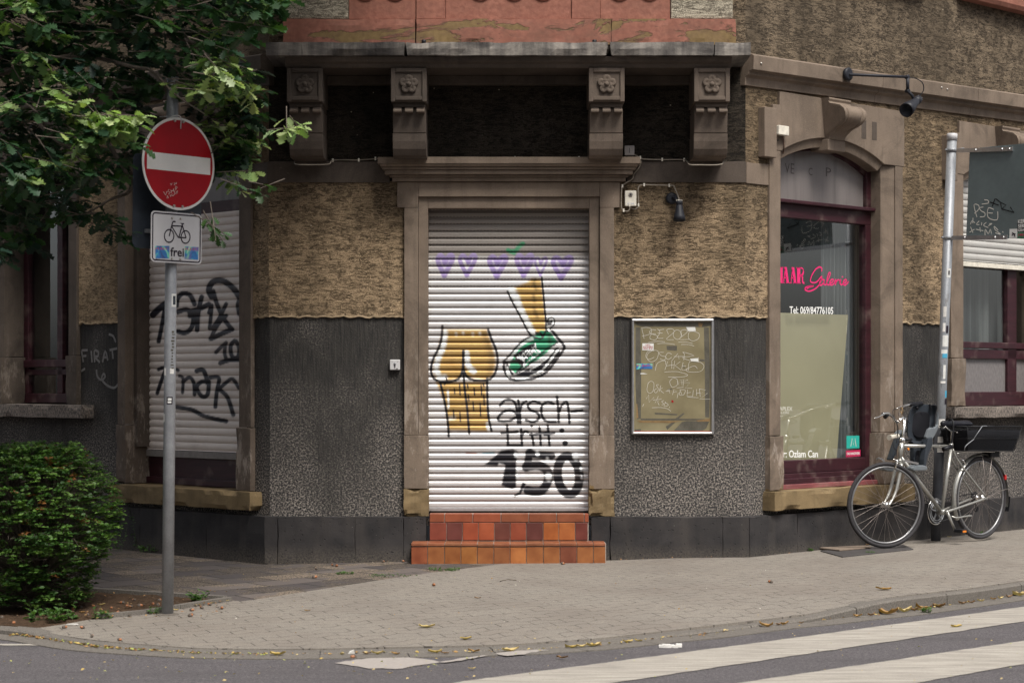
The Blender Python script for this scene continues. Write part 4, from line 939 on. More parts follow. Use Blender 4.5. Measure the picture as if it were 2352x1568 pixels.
# ---- windows on the wings
def arch_pts(a, b, zs, rise, n=14, rev=False):
    c = (a+b)/2; h = (b-a)/2; Rr = (h*h+rise*rise)/(2*rise); p = []
    for i in range(n+1):
        x = -h+2*h*i/n; p.append((c+x, zs+math.sqrt(Rr*Rr-x*x)-(Rr-rise)))
    return p[::-1] if rev else p
def surround(fr, o0, o1, w0, w1, zs, rise, zbase, ear0, ear1, stone, par, blockz, foot=None):
    ztop = 3.895
    m = MB(fr)
    for a, b, t in ((o0-w0, o0, 0), (o1, o1+w1, 1)):
        if t == 0: m.rbox(a, b, -.02, .04, blockz, zs-.002, .12, .0015, 4); m.box(a+.045, b, -.22, .0, blockz, zs-.002)
        else:
            m.rbox(b-.115, b, -.02, .04, blockz, zs-.002, .12, .0015, 4)
            m.add([(a, -.22, blockz), (a, .0, blockz), (b-.117, .03, blockz), (b-.117, -.22, blockz), (a, -.22, zs-.002), (a, .0, zs-.002), (b-.117, .03, zs-.002), (b-.117, -.22, zs-.002)], [(0, 1, 2, 3), (7, 6, 5, 4), (0, 4, 5, 1), (1, 5, 6, 2), (2, 6, 7, 3), (3, 7, 4, 0)])
    # head: a slab with the segmental arch cut out of it
    x0, x1 = o0-w0+.04, o1+w1+.02
    out = [(x0, zs), (o0, zs)]+arch_pts(o0, o1, zs, rise)[1:-1]+[(o1, zs), (x1+.0, zs), (x1, ztop), (x0+.09, ztop), (x0+.09, 3.78), (x0, 3.78)]
    m.prism(out, -.02, .043)
    inn = arch_pts(o0+.05, o1-.05, zs-.06, rise-.02); outr = arch_pts(o0, o1, zs, rise)
    k = len(inn); m.add([(p[0], -.22, p[1]) for p in inn]+[(p[0], -.0, p[1]) for p in inn]+[(p[0], .02, p[1]) for p in outr]+[(p[0], -.22, p[1]+.09) for p in inn], [(i, i+1, k+i+1, k+i) for i in range(k-1)]+[(k+i, k+i+1, 2*k+i+1, 2*k+i) for i in range(k-1)]+[(i, 3*k+i, 3*k+i+1, i+1) for i in range(k-1)])
    # ears
    m.rbox(o0-w0-.12, x0-.0015, -.02, .085, zs-.07, 3.74, .1, .0015, 8)
    s_ = m.build('surround', stone, par, bevel=.005)
    for a, b, q in ((o0-w0-.01, o0+.028, 0), (o1-.02, o1+w1+.01, 5)):
        m = MB(fr); m.rbox(a, b, -.22, .052, zbase, blockz-.003, .05, .004, q, 0, .012); m.build('jamb_block', M_STONE_O if stone is M_STONE else stone, par, bevel=.003)
    # keystone: console with rolled volute
    c = (o0+o1)/2-.03; kz = zs+rise; m = MB(fr)
    prof = [(0, 3.895), (.125, 3.895), (.13, 3.87), (.118, 3.845), (.13, 3.825), (.185, 3.812), (.24, 3.795), (.278, 3.762), (.292, 3.72), (.286, 3.68), (.26, 3.645), (.22, 3.625), (.18, 3.612), (.15, 3.59), (.128, 3.555), (.11, 3.51), (.10, kz-.05), (.095, kz-.02), (0, kz-.02)] if kz < 3.5 else [(0, 3.895), (.125, 3.895), (.13, 3.88), (.118, 3.862), (.13, 3.845), (.185, 3.834), (.24, 3.818), (.278, 3.788), (.292, 3.75), (.286, 3.712), (.26, 3.678), (.22, 3.655), (.18, 3.64), (.15, 3.622), (.128, 3.60), (.11, 3.58), (.10, kz), (.095, kz-.02), (0, kz-.02)]
    k0 = len(m.v); SEG = [(-.155, 1.0), (-.150, 1.03), (-.118, 1.0), (-.105, .90), (-.092, 1.0), (-.05, 1.06), (0, 1.08), (.05, 1.06), (.092, 1.0), (.105, .90), (.118, 1.0), (.150, 1.03), (.155, 1.0)]; kk = len(prof)
    vs = [(c+ds_, (pn*(f_ if .14 < pn else 1)), pz) for ds_, f_ in SEG for pn, pz in prof]
    m.add(vs, [(i*kk+j, i*kk+j+1, (i+1)*kk+j+1, (i+1)*kk+j) for i in range(len(SEG)-1) for j in range(kk-1)], 0, True)
    m.add([vs[j] for j in range(kk)], [tuple(range(kk))]); m.add([vs[(len(SEG)-1)*kk+j] for j in range(kk)], [tuple(range(kk))])
    m.v[k0:] = [(c+(p[0]-c)*(.66+.34*min(1, max(0, (p[2]-kz)/.18))), p[1], p[2]) for p in m.v[k0:]]
    m.box(c-.12, c+.12, -.1, .09, kz-.115, kz-.021)
    m.build('keystone', stone, par, bevel=.008)
    for k in (0, 1):
        d = MB(fr); d.box(c+.42+.155*k, c+.49+.155*k, .0432, .0445, 3.60, 3.76); d.box(c+.475+.155*k, c+.488+.155*k, .0445, .0455, 3.61, 3.75); d.build('slot_shade', M_STONE_D, par)  # dark raised plates painted as the shade inside two sunk slots
    return s_
def sill(fr, s0, s1, z0, z1, n, mat, par, seed, chip):
    m = MB(fr); m.rbox(s0, s1, -.25, n, z0, z1, .035, .006, seed, 0, chip, 7); m.build('sill', mat, par, bevel=.002)
def frame_rects(fr, rects, n0, n1, mat, name, par):
    m = MB(fr)
    for r in rects: m.box(r[0], r[1], n0+(r[4] if len(r) > 4 else 0), n1+(r[4] if len(r) > 4 else 0), r[2], r[3])
    return m.build(name, mat, par, bevel=.006)
def room(fr, s0, s1, z0, z1, par, deep=1.4):
    m = MB(fr); m.box(s0, s1, -.40-deep, -.252, z0, z1)
    m.f = [f for f in m.f if not all(abs(m.v[i][1]+.252) < 1e-6 for i in f)]; m.mi = [0]*len(m.f); m.sm = [False]*len(m.f)
    m.build('room', M_ROOM, par, recalc=False)

# gallery shop window (right wing)
o0, o1 = .424, 1.889
gw = frame_rects(FR_, [(o0-.02, o1+.02, 2.87, 2.99), (o0-.03, o1+.03, 2.99, 3.02, .05), (o1-.075, o1+.02, .62, 2.87), (o0-.02, o0+.055, .62, 2.87), (o0+.055, o1-.075, .70, .81), (o0-.02, o1+.02, .655, .70, .03), (o0-.02, o1+.02, .575, .66, .055), (o1-.06, o1+.02, 3.02, 3.40), (o0-.02, o0+.04, 3.02, 3.4)], -.18, -.105, M_WOOD, 'window', BLD)
m = MB(FR_); p0 = arch_pts(o0-.0, o1+.0, 3.32, .20); p1 = arch_pts(o0-.0, o1+.0, 3.27, .20); k = len(p0)
m.add([(p[0], -.11, p[1]) for p in p0]+[(p[0], -.11, p[1]) for p in p1]+[(p[0], -.16, p[1]) for p in p1], [(i, i+1, k+i+1, k+i) for i in range(k-1)]+[(k+i, k+i+1, 2*k+i+1, 2*k+i) for i in range(k-1)]); m.build('arched_rail', M_WOOD, gw)
m = MB(FR_); m.box(o0, o1, -.075, -.052, .628, .655); m.rbox(o0-.01, o1+.01, -.1, -.02, .572, .612, .08, .003, 2); m.build('weatherboard', M_WOODP, gw, bevel=.005)
surround(FR_, o0, o1, .145, .283, 3.40, .165, .575, 0, 0, M_STONE, gw, 1.03)
sill(FR_, .235, 2.24, .415, .57, .125, M_OCHRE, gw, 11, .02)
m = MB(FR_); m.quad((o0+.04, -.145, 3.02), (o1-.06, -.145, 3.02), (o1-.06, -.145, 3.52), (o0+.04, -.145, 3.52)); m.build('fanlight', M_FROST, gw, recalc=False)
m = MB(FR_); m.quad((o0+.055, -.142, .81), (o1-.075, -.142, .81), (o1-.075, -.142, 2.87), (o0+.055, -.142, 2.87)); m.build('pane', M_GLASS, gw)
room(FR_, o0-.3, o1+.3, .45, 3.7, gw)
m = MB(FR_)                                  # grey hanging behind the glass, in folds
n = 60; vs = []
for i in range(n+1):
    s = 1.42+(o1+.1-1.42)*i/n; d = -.30+.02*math.sin(i*1.1)
    vs += [(s, d, .75), (s, d, 2.95)]
m.add(vs, [(2*i, 2*i+2, 2*i+3, 2*i+1) for i in range(n)], 0, True); m.build('curtain', M_CURTAIN, gw, recalc=False)
hp = lambda px, py, n=-.2: FR_.hit(px, py, n)
m = MB(FR_); q = [hp(1760, 717, -.2), hp(1948, 723, -.2), hp(1921, 1060, -.2), hp(1760, 1068, -.2)]; m.prism(q, -.215, -.2); m.build('reflection_panel', M_PANEL, gw)  # cream panel stands in for a wall mirrored in the glass
# lettering on the glass
GN = -.1395
RS = lambda L: [hp((x/1.4255+2996)/1.7415, (y/1.4255+1000)/1.7415, GN) for x, y in L]
m = MB(FR_)
zl = lambda x, y: ((x/1.4255+2996)/1.7415, (y/1.4255+1000)/1.7415)
def gpoly(L, mi=0): m.add([(p[0], GN, p[1]) for p in RS(L)], [tuple(range(len(L)))], mi)
for x, w in ((118, 48), (166, 48)):
    pass
def serifA(x0, x1, yt, yb):
    w = x1-x0
    gpoly([(x0+w*.30, yt), (x0+w*.62, yt), (x0+w*.92, yb), (x0+w*.60, yb)]); gpoly([(x0+w*.40, yt+8), (x0+w*.46, yt+16), (x0+w*.22, yb), (x0+w*.13, yb)])
    gpoly([(x0+w*.22, yb-34), (x0+w*.66, yb-34), (x0+w*.68, yb-28), (x0+w*.20, yb-28)]); gpoly([(x0+w*.02, yb-4), (x0+w*.34, yb-4), (x0+w*.34, yb), (x0+w*.02, yb)]); gpoly([(x0+w*.5, yb-4), (x0+w*1.0, yb-4), (x0+w*1.0, yb), (x0+w*.5, yb)])
for a, b in ((140, 156), (176, 192)): gpoly([(a, 98), (b, 98), (b, 188), (a, 188)]); gpoly([(a-4, 97), (b+4, 97), (b+4, 102), (a-4, 102)]); gpoly([(a-4, 184), (b+4, 184), (b+4, 189), (a-4, 189)])
gpoly([(156, 140), (176, 140), (176, 147), (156, 147)])
serifA(188, 232, 97, 189); serifA(230, 274, 98, 190)
gpoly([(274, 99), (292, 99), (292, 190), (274, 190)]); gpoly([(270, 99), (296, 99), (296, 104), (270, 104)]); gpoly([(270, 186), (296, 186), (296, 191), (270, 191)])
m.ribbon(RS([(288, 102), (304, 104), (310, 120), (304, 142), (288, 146)]), [.011]*3+[.02]*3, GN, 0, 4); m.ribbon(RS([(295, 146), (304, 152), (306, 182), (316, 188)]), .018, GN, 0, 4)
for L, w in (([(414, 122), (415, 104), (400, 97), (378, 112), (358, 145), (350, 175), (362, 186), (385, 182), (405, 160), (415, 150), (412, 172), (400, 198), (375, 222), (345, 234), (322, 228), (322, 214), (345, 206), (368, 204)], .013),
             ([(432, 172), (416, 168), (402, 186), (404, 200), (418, 196), (430, 176), (426, 192), (436, 198), (446, 190)], .013), ([(440, 190), (456, 158), (464, 132), (456, 130), (446, 160), (444, 188), (452, 199), (462, 192)], .012),
             ([(462, 190), (478, 180), (480, 168), (468, 170), (460, 188), (470, 200), (486, 190)], .013), ([(486, 190), (494, 168), (496, 178), (492, 200)], .013), ([(494, 190), (504, 172), (514, 170), (516, 178)], .013),
             ([(516, 190), (524, 168), (520, 190), (528, 198), (538, 188)], .013), ([(538, 190), (554, 180), (555, 168), (543, 172), (536, 190), (546, 200), (560, 190), (568, 178)], .013)): m.ribbon(RS(L), w, GN, 0, 5)
gpoly([(326, 212), (345, 204), (368, 200), (366, 210), (345, 214), (330, 224)]); q = RS([(532, 152)])[0]; gpoly([(529, 150), (537, 149), (536, 156), (529, 157)])
m.build('shop_lettering', M_PINKL, gw, recalc=False)
def gtext(body, x0, x1, yt, yb, mb, n, frm, bold=.0, slope=0.0, mi=0, inv=zl):
    a = frm.hit(*inv(x0, yb), n); b = frm.hit(*inv(x1, yb+slope), n); c = frm.hit(*inv(x0, yt), n)
    mb.flat(text2d(body, bold), a[0], b[0], a[1], c[1], n, mi, sh=b[1]-a[1])
m = MB(FR_); gtext('Tel: 069/84776105', 231, 480, 320, 362, m, GN, FR_, .015, 4); gtext('Inhaber: Ozlam Can', 95, 393, 1140, 1182, m, GN, FR_, .015, -1); m.build('shop_lettering', M_WHITEL, gw, recalc=False)
zf = lambda x, y: ((x/1.4255+2996)/1.7415, (y/1.4255)/1.7415)
gh = simple('faded_letter_ghost', (.085, .072, .068), .6)
for t_, xa, xb, ya, yb_ in (('V', 205, 232, 930, 985), ('E', 238, 258, 930, 990), ('C', 340, 362, 955, 998), ('P', 438, 468, 955, 1005)): m = MB(FR_); gtext(t_, xa, xb, ya, yb_, m, -.1435, FR_, 0, 4, 0, zf); m.build('faded_letter', gh, gw, recalc=False)
m = MB(FR_); gtext('OLAPLEX', 140, 248, 892, 916, m, GN, FR_); gtext('SALON', 160, 225, 920, 932, m, GN, FR_); m.build('shop_lettering', M_CHALK, gw, recalc=False)
m = MB(FR_); m.add([(*(p[0], GN, p[1]),) for p in RS([(556, 1058), (629, 1057), (629, 1128), (556, 1130)])], [(0, 1, 2, 3)]); st = m.build('glass_sticker', M_TEAL, gw, recalc=False)
m = MB(FR_); m.add([(*(p[0], GN, p[1]),) for p in RS([(553, 1142), (636, 1137), (636, 1174), (553, 1180)])], [(0, 1, 2, 3)]); m.build('glass_sticker', M_MAG, gw, recalc=False)
m = MB(FR_)
for L in ([(580, 1118), (588, 1072), (596, 1110), (604, 1072), (610, 1118)],): m.ribbon(RS(L), .009, GN+.0012, 0)
m.build('glass_sticker', M_CHALK, gw, recalc=False); m = MB(FR_); gtext('DAS HANDWERK', 558, 632, 1152, 1167, m, GN+.0012, FR_, .02, -2); m.build('glass_sticker', M_WHITEL, gw, recalc=False)

def slat_shutter(fr, s0, s1, z0, z1, n, pitch, bulge, base, par, paint=None, dx=.008):
    P, F, Z = slats(fr, s0, s1, z0, z1, n, pitch, bulge, dx, shape=1); cv = Canvas(native(P), base)
    if paint: paint(cv)
    return big_mesh('roller_shutter', P, F, M_SHUT2, cv.c, par, smooth_=True)
# right window beyond the pole, shutter half down
o0, o1 = 3.137, 4.55
w2 = frame_rects(FR_, [(o0-.02, o1, 1.25, 1.385), (o0-.02, o1, 1.70, 1.79), (o0-.02, o1, 1.80, 1.86, .012), (4.22-.06, 4.22+.10, 1.385, 3.0), (o0-.02, o0+.03, 1.38, 3.0)], -.19, -.13, M_WOOD, 'window', BLD)
surround(FR_, o0, o1, .20, .28, 3.40, .165, 1.25, 0, 0, M_STONE, w2, 1.70)
sill(FR_, 2.851, 4.9, 1.147, 1.247, .13, M_GRANITE, w2, 21, .014)
slat_shutter(FR_, o0-.01, o1, 2.61, 3.62, -.09, .062, .008, (.42, .41, .39), w2)
m = MB(FR_); m.box(o0-.01, o1, -.11, -.075, 2.565, 2.61); m.build('bottom_rail', M_WHITEP, w2, bevel=.004)
m = MB(FR_); m.quad((o0, -.166, 1.85), (o1, -.166, 1.85), (o1, -.166, 3.0), (o0, -.166, 3.0)); m.build('pane', M_GLASS, w2); m = MB(FR_); m.box(o0, o1, -.17, -.16, 1.385, 1.70); m.build('pane', M_RIPPLE, w2)
room(FR_, o0-.2, o1+.2, 1.2, 3.7, w2)
m = MB(FR_); vs = []
for i in range(71):
    s = 3.0+i*.022; d = -.34+.022*math.sin(i*.9); vs += [(s, d, 1.4), (s, d, 3.4)]
m.add(vs, [(2*i, 2*i+2, 2*i+3, 2*i+1) for i in range(70)], 0, True); m.build('curtain', M_CURTAIN, w2, recalc=False)
# left wing window, shutter down and tagged
o0, o1 = .356, 1.978
w3 = frame_rects(FL, [(o0-.02, o0+.03, .84, 2.93), (o1-.03, o1+.02, .84, 2.93), (o0-.02, o1+.02, .62, .84), (o0-.02, o1+.02, 2.93, 3.03, .03)], -.28, -.21, M_WOOD, 'window', BLD)
m = MB(FL); m.box(o0-.01, o1+.01, -.20, -.175, .575, .635); m.build('weatherboard', M_WOOD, w3, bevel=.005)
surround(FL, o0, o1, .156, .113, 3.40, .165, .575, 0, 0, M_STONE_M, w3, 1.10)
sill(FL, .10, 2.1, .42, .572, .125, M_OCHRE, w3, 31, .03)
ZG = lambda L: [(x/1.742+560, y/1.742+820) for x, y in L]
def tags(cv):
    K = (.012, .012, .02)
    for L, w in (([(90, 765), (130, 725), (175, 690)], 26), ([(175, 700), (160, 800), (130, 950)], 17), ([(380, 690), (350, 630), (300, 615), (262, 650), (255, 700)], 19), ([(262, 745), (330, 730), (372, 790), (355, 860), (310, 890), (265, 880)], 19), ([(430, 640), (405, 750), (398, 870)], 19), ([(345, 745), (420, 720), (480, 690)], 20),
                 ([(480, 750), (500, 700), (485, 860)], 15), ([(500, 860), (545, 800), (600, 690)], 16), ([(500, 640), (480, 590), (510, 535), (580, 530), (650, 580), (692, 640)], 24), ([(510, 600), (540, 700), (590, 800), (640, 865)], 18), ([(640, 865), (560, 900), (495, 930)], 20), ([(495, 930), (520, 870), (560, 810), (600, 770)], 16), ([(690, 660), (680, 700), (690, 760)], 15), ([(350, 770), (400, 760)], 22),
                 ([(530, 1025), (570, 985), (600, 960)], 15), ([(595, 965), (590, 1030), (600, 1070)], 15), ([(660, 945), (632, 980), (640, 1050), (680, 1060), (692, 1000), (670, 950)], 17), ([(560, 1100), (620, 1080), (690, 1075)], 18),
                 ([(130, 1145), (180, 1130), (265, 1150)], 14), ([(180, 1140), (150, 1220), (120, 1310)], 15), ([(275, 1190), (300, 1210), (296, 1305)], 13), ([(300, 1230), (345, 1200), (375, 1240), (380, 1320)], 15), ([(395, 1155), (440, 1150), (465, 1210), (470, 1240)], 18), ([(480, 1230), (430, 1230), (395, 1270), (430, 1330), (470, 1320), (480, 1240)], 17), ([(490, 1200), (550, 1205), (535, 1300), (525, 1405)], 16), ([(550, 1280), (620, 1220), (650, 1215), (690, 1275)], 15), ([(560, 1290), (610, 1340), (650, 1460)], 17), ([(240, 1405), (360, 1425), (450, 1470), (600, 1505)], 17)): cv.stroke(ZG(L), w/1.742*1.75, K, 3)
slat_shutter(FL, o0-.01, o1+.01, .84+.03, 2.95, -.19, .0645, .010, (.76, .68, .63), w3, tags, .007)
m = MB(FL); m.box(o0-.01, o1+.01, -.21, -.175, .815, .87); m.build('bottom_rail', M_GREYP, w3, bevel=.003)
m = MB(FL); m.box(o1-.06, o1+.005, -.20, -.05, .9, 3.4); m.build('shutter_guide', M_STONE_D, w3, bevel=.006)
room(FL, o0-.2, o1+.2, .5, 3.7, w3); m = MB(FL); m.quad((o0, -.24, .8), (o1, -.24, .8), (o1, -.24, 3.6), (o0, -.24, 3.6)); m.build('fanlight', M_FROST, w3, recalc=False)
# far left window
o0, o1 = 2.868, 4.02
w4 = frame_rects(FL, [(o0-.02, o1, 1.28, 1.37), (o0-.02, o1, 1.545, 1.60), (o0-.02, o1, 1.62, 1.69, .02), (3.36, 3.45, 1.37, 3.1), (o0-.02, o0+.06, 1.37, 3.1), (o1-.07, o1+.02, 1.37, 3.1)], -.28, -.22, M_WOOD, 'window', BLD)
surround(FL, o0, o1, .135, .22, 3.40, .15, 1.27, 0, 0, M_STONE_D, w4, 1.72)
sill(FL, 2.516, 4.4, 1.151, 1.268, .13, M_GRANITE, w4, 41, .014)
m = MB(FL); m.quad((o0, -.258, 1.37), (o1, -.258, 1.37), (o1, -.258, 3.6), (o0, -.258, 3.6)); m.build('pane', M_GLASS, w4); room(FL, o0-.2, o1+.2, 1.2, 3.7, w4)
# the next windows along, outside the picture
for fr, a, b in ((FR_, 6.0, 7.3), (FL, 5.5, 6.6)):
    w5 = frame_rects(fr, [(a, b, 1.25, 1.38), (a, b, 3.3, 3.4), (a, a+.08, 1.38, 3.3), (b-.08, b, 1.38, 3.3), ((a+b)/2-.04, (a+b)/2+.04, 1.38, 3.3)], -.2, -.14, M_WOOD, 'window', BLD)
    m = MB(fr); m.quad((a, -.176, 1.3), (b, -.176, 1.3), (b, -.176, 3.4), (a, -.176, 3.4)); m.build('pane', M_GLASS, w5); room(fr, a-.1, b+.1, 1.2, 3.75, w5)
    m = MB(fr); m.box(a-.16, a, -.2, .04, 1.25, 3.76); m.box(b, b+.16, -.2, .04, 1.25, 3.76); m.box(a, b, -.2, .041, 3.4, 3.76); m.build('surround', M_STONE, w5, bevel=.006); sill(fr, a-.25, b+.25, 1.15, 1.25, .13, M_GRANITE, w5, 51, .01)
# chalked name and scribbles on the left dado
ZT = lambda L: [FL.hit((x/1.4255)/1.7415, (y/1.4255+1000)/1.7415, .004) for x, y in L]
m = MB(FL)
for L in ([(465, 575), (475, 640)], [(465, 572), (500, 570)], [(468, 605), (492, 602)], [(520, 575), (525, 640)], [(540, 640), (538, 575), (560, 580), (558, 605), (540, 608), (570, 640)], [(585, 640), (600, 575), (615, 630)], [(590, 612), (612, 610)], [(640, 570), (645, 620)], [(625, 570), (668, 560)],
          [(550, 680), (555, 720), (580, 740), (600, 720), (590, 705), (580, 735), (610, 770), (650, 785), (672, 765)], [(462, 690), (485, 675)], [(620, 480), (645, 490), (660, 525)]): m.ribbon(ZT(L), .022, .004, 0, 3 if len(L) > 2 else 0)
m.build('chalk_scrawl', M_CHALKD, BLD, recalc=False)
# ---- house numbers of opposite row, only in reflections and sky light
def opposite(name, o, a, n, L, h, mat, lab):
    fr = Fr(o, a, n); B = thing(name, o, lab, 'building'); m = MB(fr); m.box(-L/2, L/2, -8, 0, -.1, h); m.build('wall', mat, B)
    m = MB(fr); m.side([(0, h), (-4, h+3.5), (-8, h)], -L/2, L/2); m.build('roof', M_PLINTH, B)
    for fl in range(int(h//3.4)):
        s = -L/2+1.6
        while s < L/2-1.6:
            m = MB(fr); m.box(s, s+1.2, .0, .05, 1.1+fl*3.4, 2.95+fl*3.4); w = m.build('window', M_SIGNW, B)
            p = MB(fr); p.box(s+.1, s+1.1, .05, .055, 1.2+fl*3.4, 2.85+fl*3.4); p.build('pane', M_ROOM, w); s += 2.6
M_OPP = simple('ochre_plaster', (.30, .22, .13), .9); M_OPP2 = simple('pale_plaster', (.26, .23, .20), .9)
opposite('terraced_house', (11.5, -17.5, 0), (c44, s44, 0), (-s44, c44, 0), 30, 10, M_OPP, 'ochre plastered house row across the side street, seen only as a reflection')
opposite('terraced_house', (-19.5, -12.5, 0), (-c44, s44, 0), (s44, c44, 0), 24, 10, M_OPP2, 'pale plastered house row across the left street, seen only as a reflection')
# ================================================================== FIXTURES ON THE WALLS
hc = lambda px, py, n=0.0: FC.hit(px, py, n)
def cpt(px, py, n): a = FC.hit(px, py, n); return (a[0], n, a[1])
def zp(x, y, ox=2000, oy=0): return ((x/1.4255+ox)/1.7415, (y/1.4255+oy)/1.7415)
def cab(L, n, ox=2000, oy=0): return [cpt(*zp(x, y, ox, oy), n if not isinstance(n, list) else n[i]) for i, (x, y) in enumerate(L)]
def cable(name, L, r, mat, label, n=.03, ox=2000, clips=None, fr=None):
    m = MB(fr or FC); pts = [Vector(p) for p in L]; m.tube(smooth([tuple(p) for p in pts], 4), r, 6)
    o = m.build(name, mat, None, FC.w(tuple(pts[0])) if not fr else fr.w(tuple(pts[0]))); tag(o, label, 'cable', 'cables clipped to the facade')
    if clips:
        c = MB(fr or FC)
        for i in clips: p = pts[i]; c.box(p.x-.006, p.x+.006, p.y-.015, p.y+.008, p.z-.012, p.z+.014)
        c.build('cable_clip', M_WHITEP, o)
    return o
cable('cable', cab([(255, 918), (262, 937), (350, 940), (440, 938), (458, 930), (472, 915), (545, 912), (620, 913), (715, 905)], [.05, .35, .36, .36, .35, .05, .04, .04, .04], 1000), .0045, M_CABLE, 'thin pale cable looping under the leftmost corbel', clips=(5, 7, 8))
cable('cable', cab([(715, 905), (830, 908), (930, 912), (1040, 905), (1213, 905), (1370, 900), (1510, 900)], .045, 1000)+cab([(85, 900), (300, 903), (450, 902), (600, 905), (700, 905)], .045), .0045, M_CABLE, 'thin pale cable running along the top of the door cornice', clips=(2, 4, 6, 7, 9))
cable('cable', cab([(765, 882), (800, 900), (825, 908), (925, 911), (1050, 912), (1078, 938), (1130, 941), (1262, 938), (1270, 900), (1274, 885)], [.04, .045, .045, .045, .05, .33, .35, .34, .05, .04]), .0055, M_CABLE, 'pale cable from the grey box looping under the rightmost corbel', clips=(1, 3, 4, 8, 9))
cable('cable', cab([(800, 908), (803, 930), (790, 960), (765, 990), (755, 1020), (715, 1045), (698, 1062), (693, 1090), (692, 1180), (705, 1200), (725, 1205), (738, 1195), (740, 1170)], [.05, .06, .05, .06, .06, .06, .06, .065, .065, .065, .065, .065, .065]), .0055, M_CABLE, 'pale cable winding down from the door cornice to the cream alarm box', clips=(6, 9, 12))
cable('cable', cab([(750, 1175), (752, 1190), (775, 1190), (790, 1170), (787, 1090), (795, 1060), (822, 1054), (900, 1056), (965, 1058), (990, 1060), (998, 1075), (1012, 1110), (1022, 1140)], [.04]*10+[.06, .10, .14]), .0055, M_CABLE, 'pale cable arching from the cream alarm box to the small black spotlight', clips=(3, 6, 8))
# small boxes
def cbox(name, x0, x1, y0, y1, n0, n1, mat, label, cat, ox=2000, oy=0, fr=FC):
    a = fr.hit(*zp(x0, y0, ox, oy), n1); b = fr.hit(*zp(x1, y1, ox, oy), n1)
    m = MB(fr); m.box(a[0], b[0], n0, n1, b[1], a[1]); o = m.build(name, mat, None, fr.w((a[0], n0, b[1])), bevel=.006); tag(o, label, cat); return o, a, b
o, a, b = cbox('junction_box', 710, 767, 830, 887, .018, .075, M_GREYP, 'square grey junction box right of the third corbel', 'junction box')
m = MB(FC); m.box((a[0]+b[0])/2-.002, (a[0]+b[0])/2+.002, .0752, .0765, b[1]+.02, a[1]-.02); m.build('lid_seam', M_BLACK, o)
o, a, b = cbox('alarm_box', 712, 778, 1087, 1175, .018, .07, M_WHITEP, 'cream wall box with a round lens above the small black spotlight cable', 'alarm box')
o['label'] = 'cream upright wall box with a round lens beside the door surround'
m = MB(FC); cx, cz = (a[0]+b[0])/2, a[1]-.032; m.lathe((cx, .07, cz), (0, 1, 0), [(.016, 0), (.017, .006), (.012, .009)], 20); m.build('lens_ring', M_GREYP, o)
m = MB(FC); m.lathe((cx, .078, cz), (0, 1, 0), [(.008, 0), (.006, .004), (.001, .005)], 14); m.build('lens', M_BLACK, o)
m = MB(FC); m.box(cx-.028, cx+.028, .0702, .0715, b[1]+.014, b[1]+.026); m.build('name_plate', M_SIGNG, o)
o, a, b = cbox('key_switch', 797, 855, 624, 683, 0.0, .045, M_SIGNG, 'square key switch for the shutter left of the door', 'key switch', 1000, 1000)
m = MB(FC); cx, cz = (a[0]+b[0])/2, (a[1]+b[1])/2
m.lathe((cx, .045, cz+.008), (0, 1, 0), [(.010, 0), (.010, .006), (.002, .007)], 16); m.build('key_cylinder', M_GALV, o)
m = MB(FC); m.box(cx-.0035, cx+.0035, .0455, .050, cz-.024, cz+.004); m.add([(cx-.025, .046, cz+.028), (cx-.019, .046, cz+.028), (cx-.022, .046, cz+.022)], [(0, 1, 2)]); m.add([(cx+.019, .046, cz+.022), (cx+.025, .046, cz+.022), (cx+.022, .046, cz+.028)], [(0, 1, 2)]); m.box(cx+.008, cx+.026, .0455, .0465, cz-.034, cz-.030); m.build('key_slot', M_BLACK, o)
o, a, b = cbox('junction_box', 172, 230, 713, 775, .045, .10, M_WHITEP, 'small white junction box on the stone ear of the shop window', 'junction box', 2996, 0, FR_)
# spotlight on the wall
def spot(base, head_top, head_end, r0, r1, label, fr, n0):
    t = thing('spotlight', fr.w(base), label, 'spotlight', 'black spotlights'); m = MB(fr)
    m.lathe(base, (0, 1, 0), [(.045, 0), (.048, .01), (.048, .022), (.03, .028)], 24); m.build('mount', M_LAMP, t)
    return t
b0 = cpt(*zp(978, 1132), .016); hb = Vector(cpt(*zp(1022, 1145), .15)); he = Vector(cpt(*zp(1023, 1258), .17))
t = spot(b0, None, None, 0, 0, 'small black spotlight on the render right of the door', FC, 0)
t['label'] = 'black bell-shaped spotlight screwed to the render above the poster case'
m = MB(FC); m.tube([b0, (b0[0]+.02, .07, b0[2]-.002), tuple(hb+Vector((-.01, -.02, 0)))], .013, 10); m.build('arm', M_LAMP, t)
def head(fr, hb, he, t, k=1.0):
    ax = (he-hb); L = ax.length; m = MB(fr)
    m.lathe(hb, ax, [(.022*k, 0), (.028*k, .004), (.029*k, L*.18), (.024*k, L*.2), (.028*k, L*.26), (.036*k, L*.55), (.047*k, L*.8), (.050*k, L), (.046*k, L), (.03*k, L*.7), (.001, L*.68)], 28); m.build('lamp_shade', M_LAMP, t)
    m = MB(fr); m.lathe(hb-ax.normalized()*.006, ax, [(.006, -.004), (.020*k, 0), (.022*k, .008), (.022*k, .012)], 20)
    for j in range(10):
        a = 2*math.pi*j/10; u = ax.orthogonal().normalized(); w = ax.normalized().cross(u); c = hb+(u*math.cos(a)+w*math.sin(a))*.024*k; m.tube([c-ax.normalized()*.008, c+ax.normalized()*.03], .003*k, 5)
    m.build('heat_sink', M_GALV if k > 1 else M_BOLT, t)
head(FC, hb, he, t, 1.0)
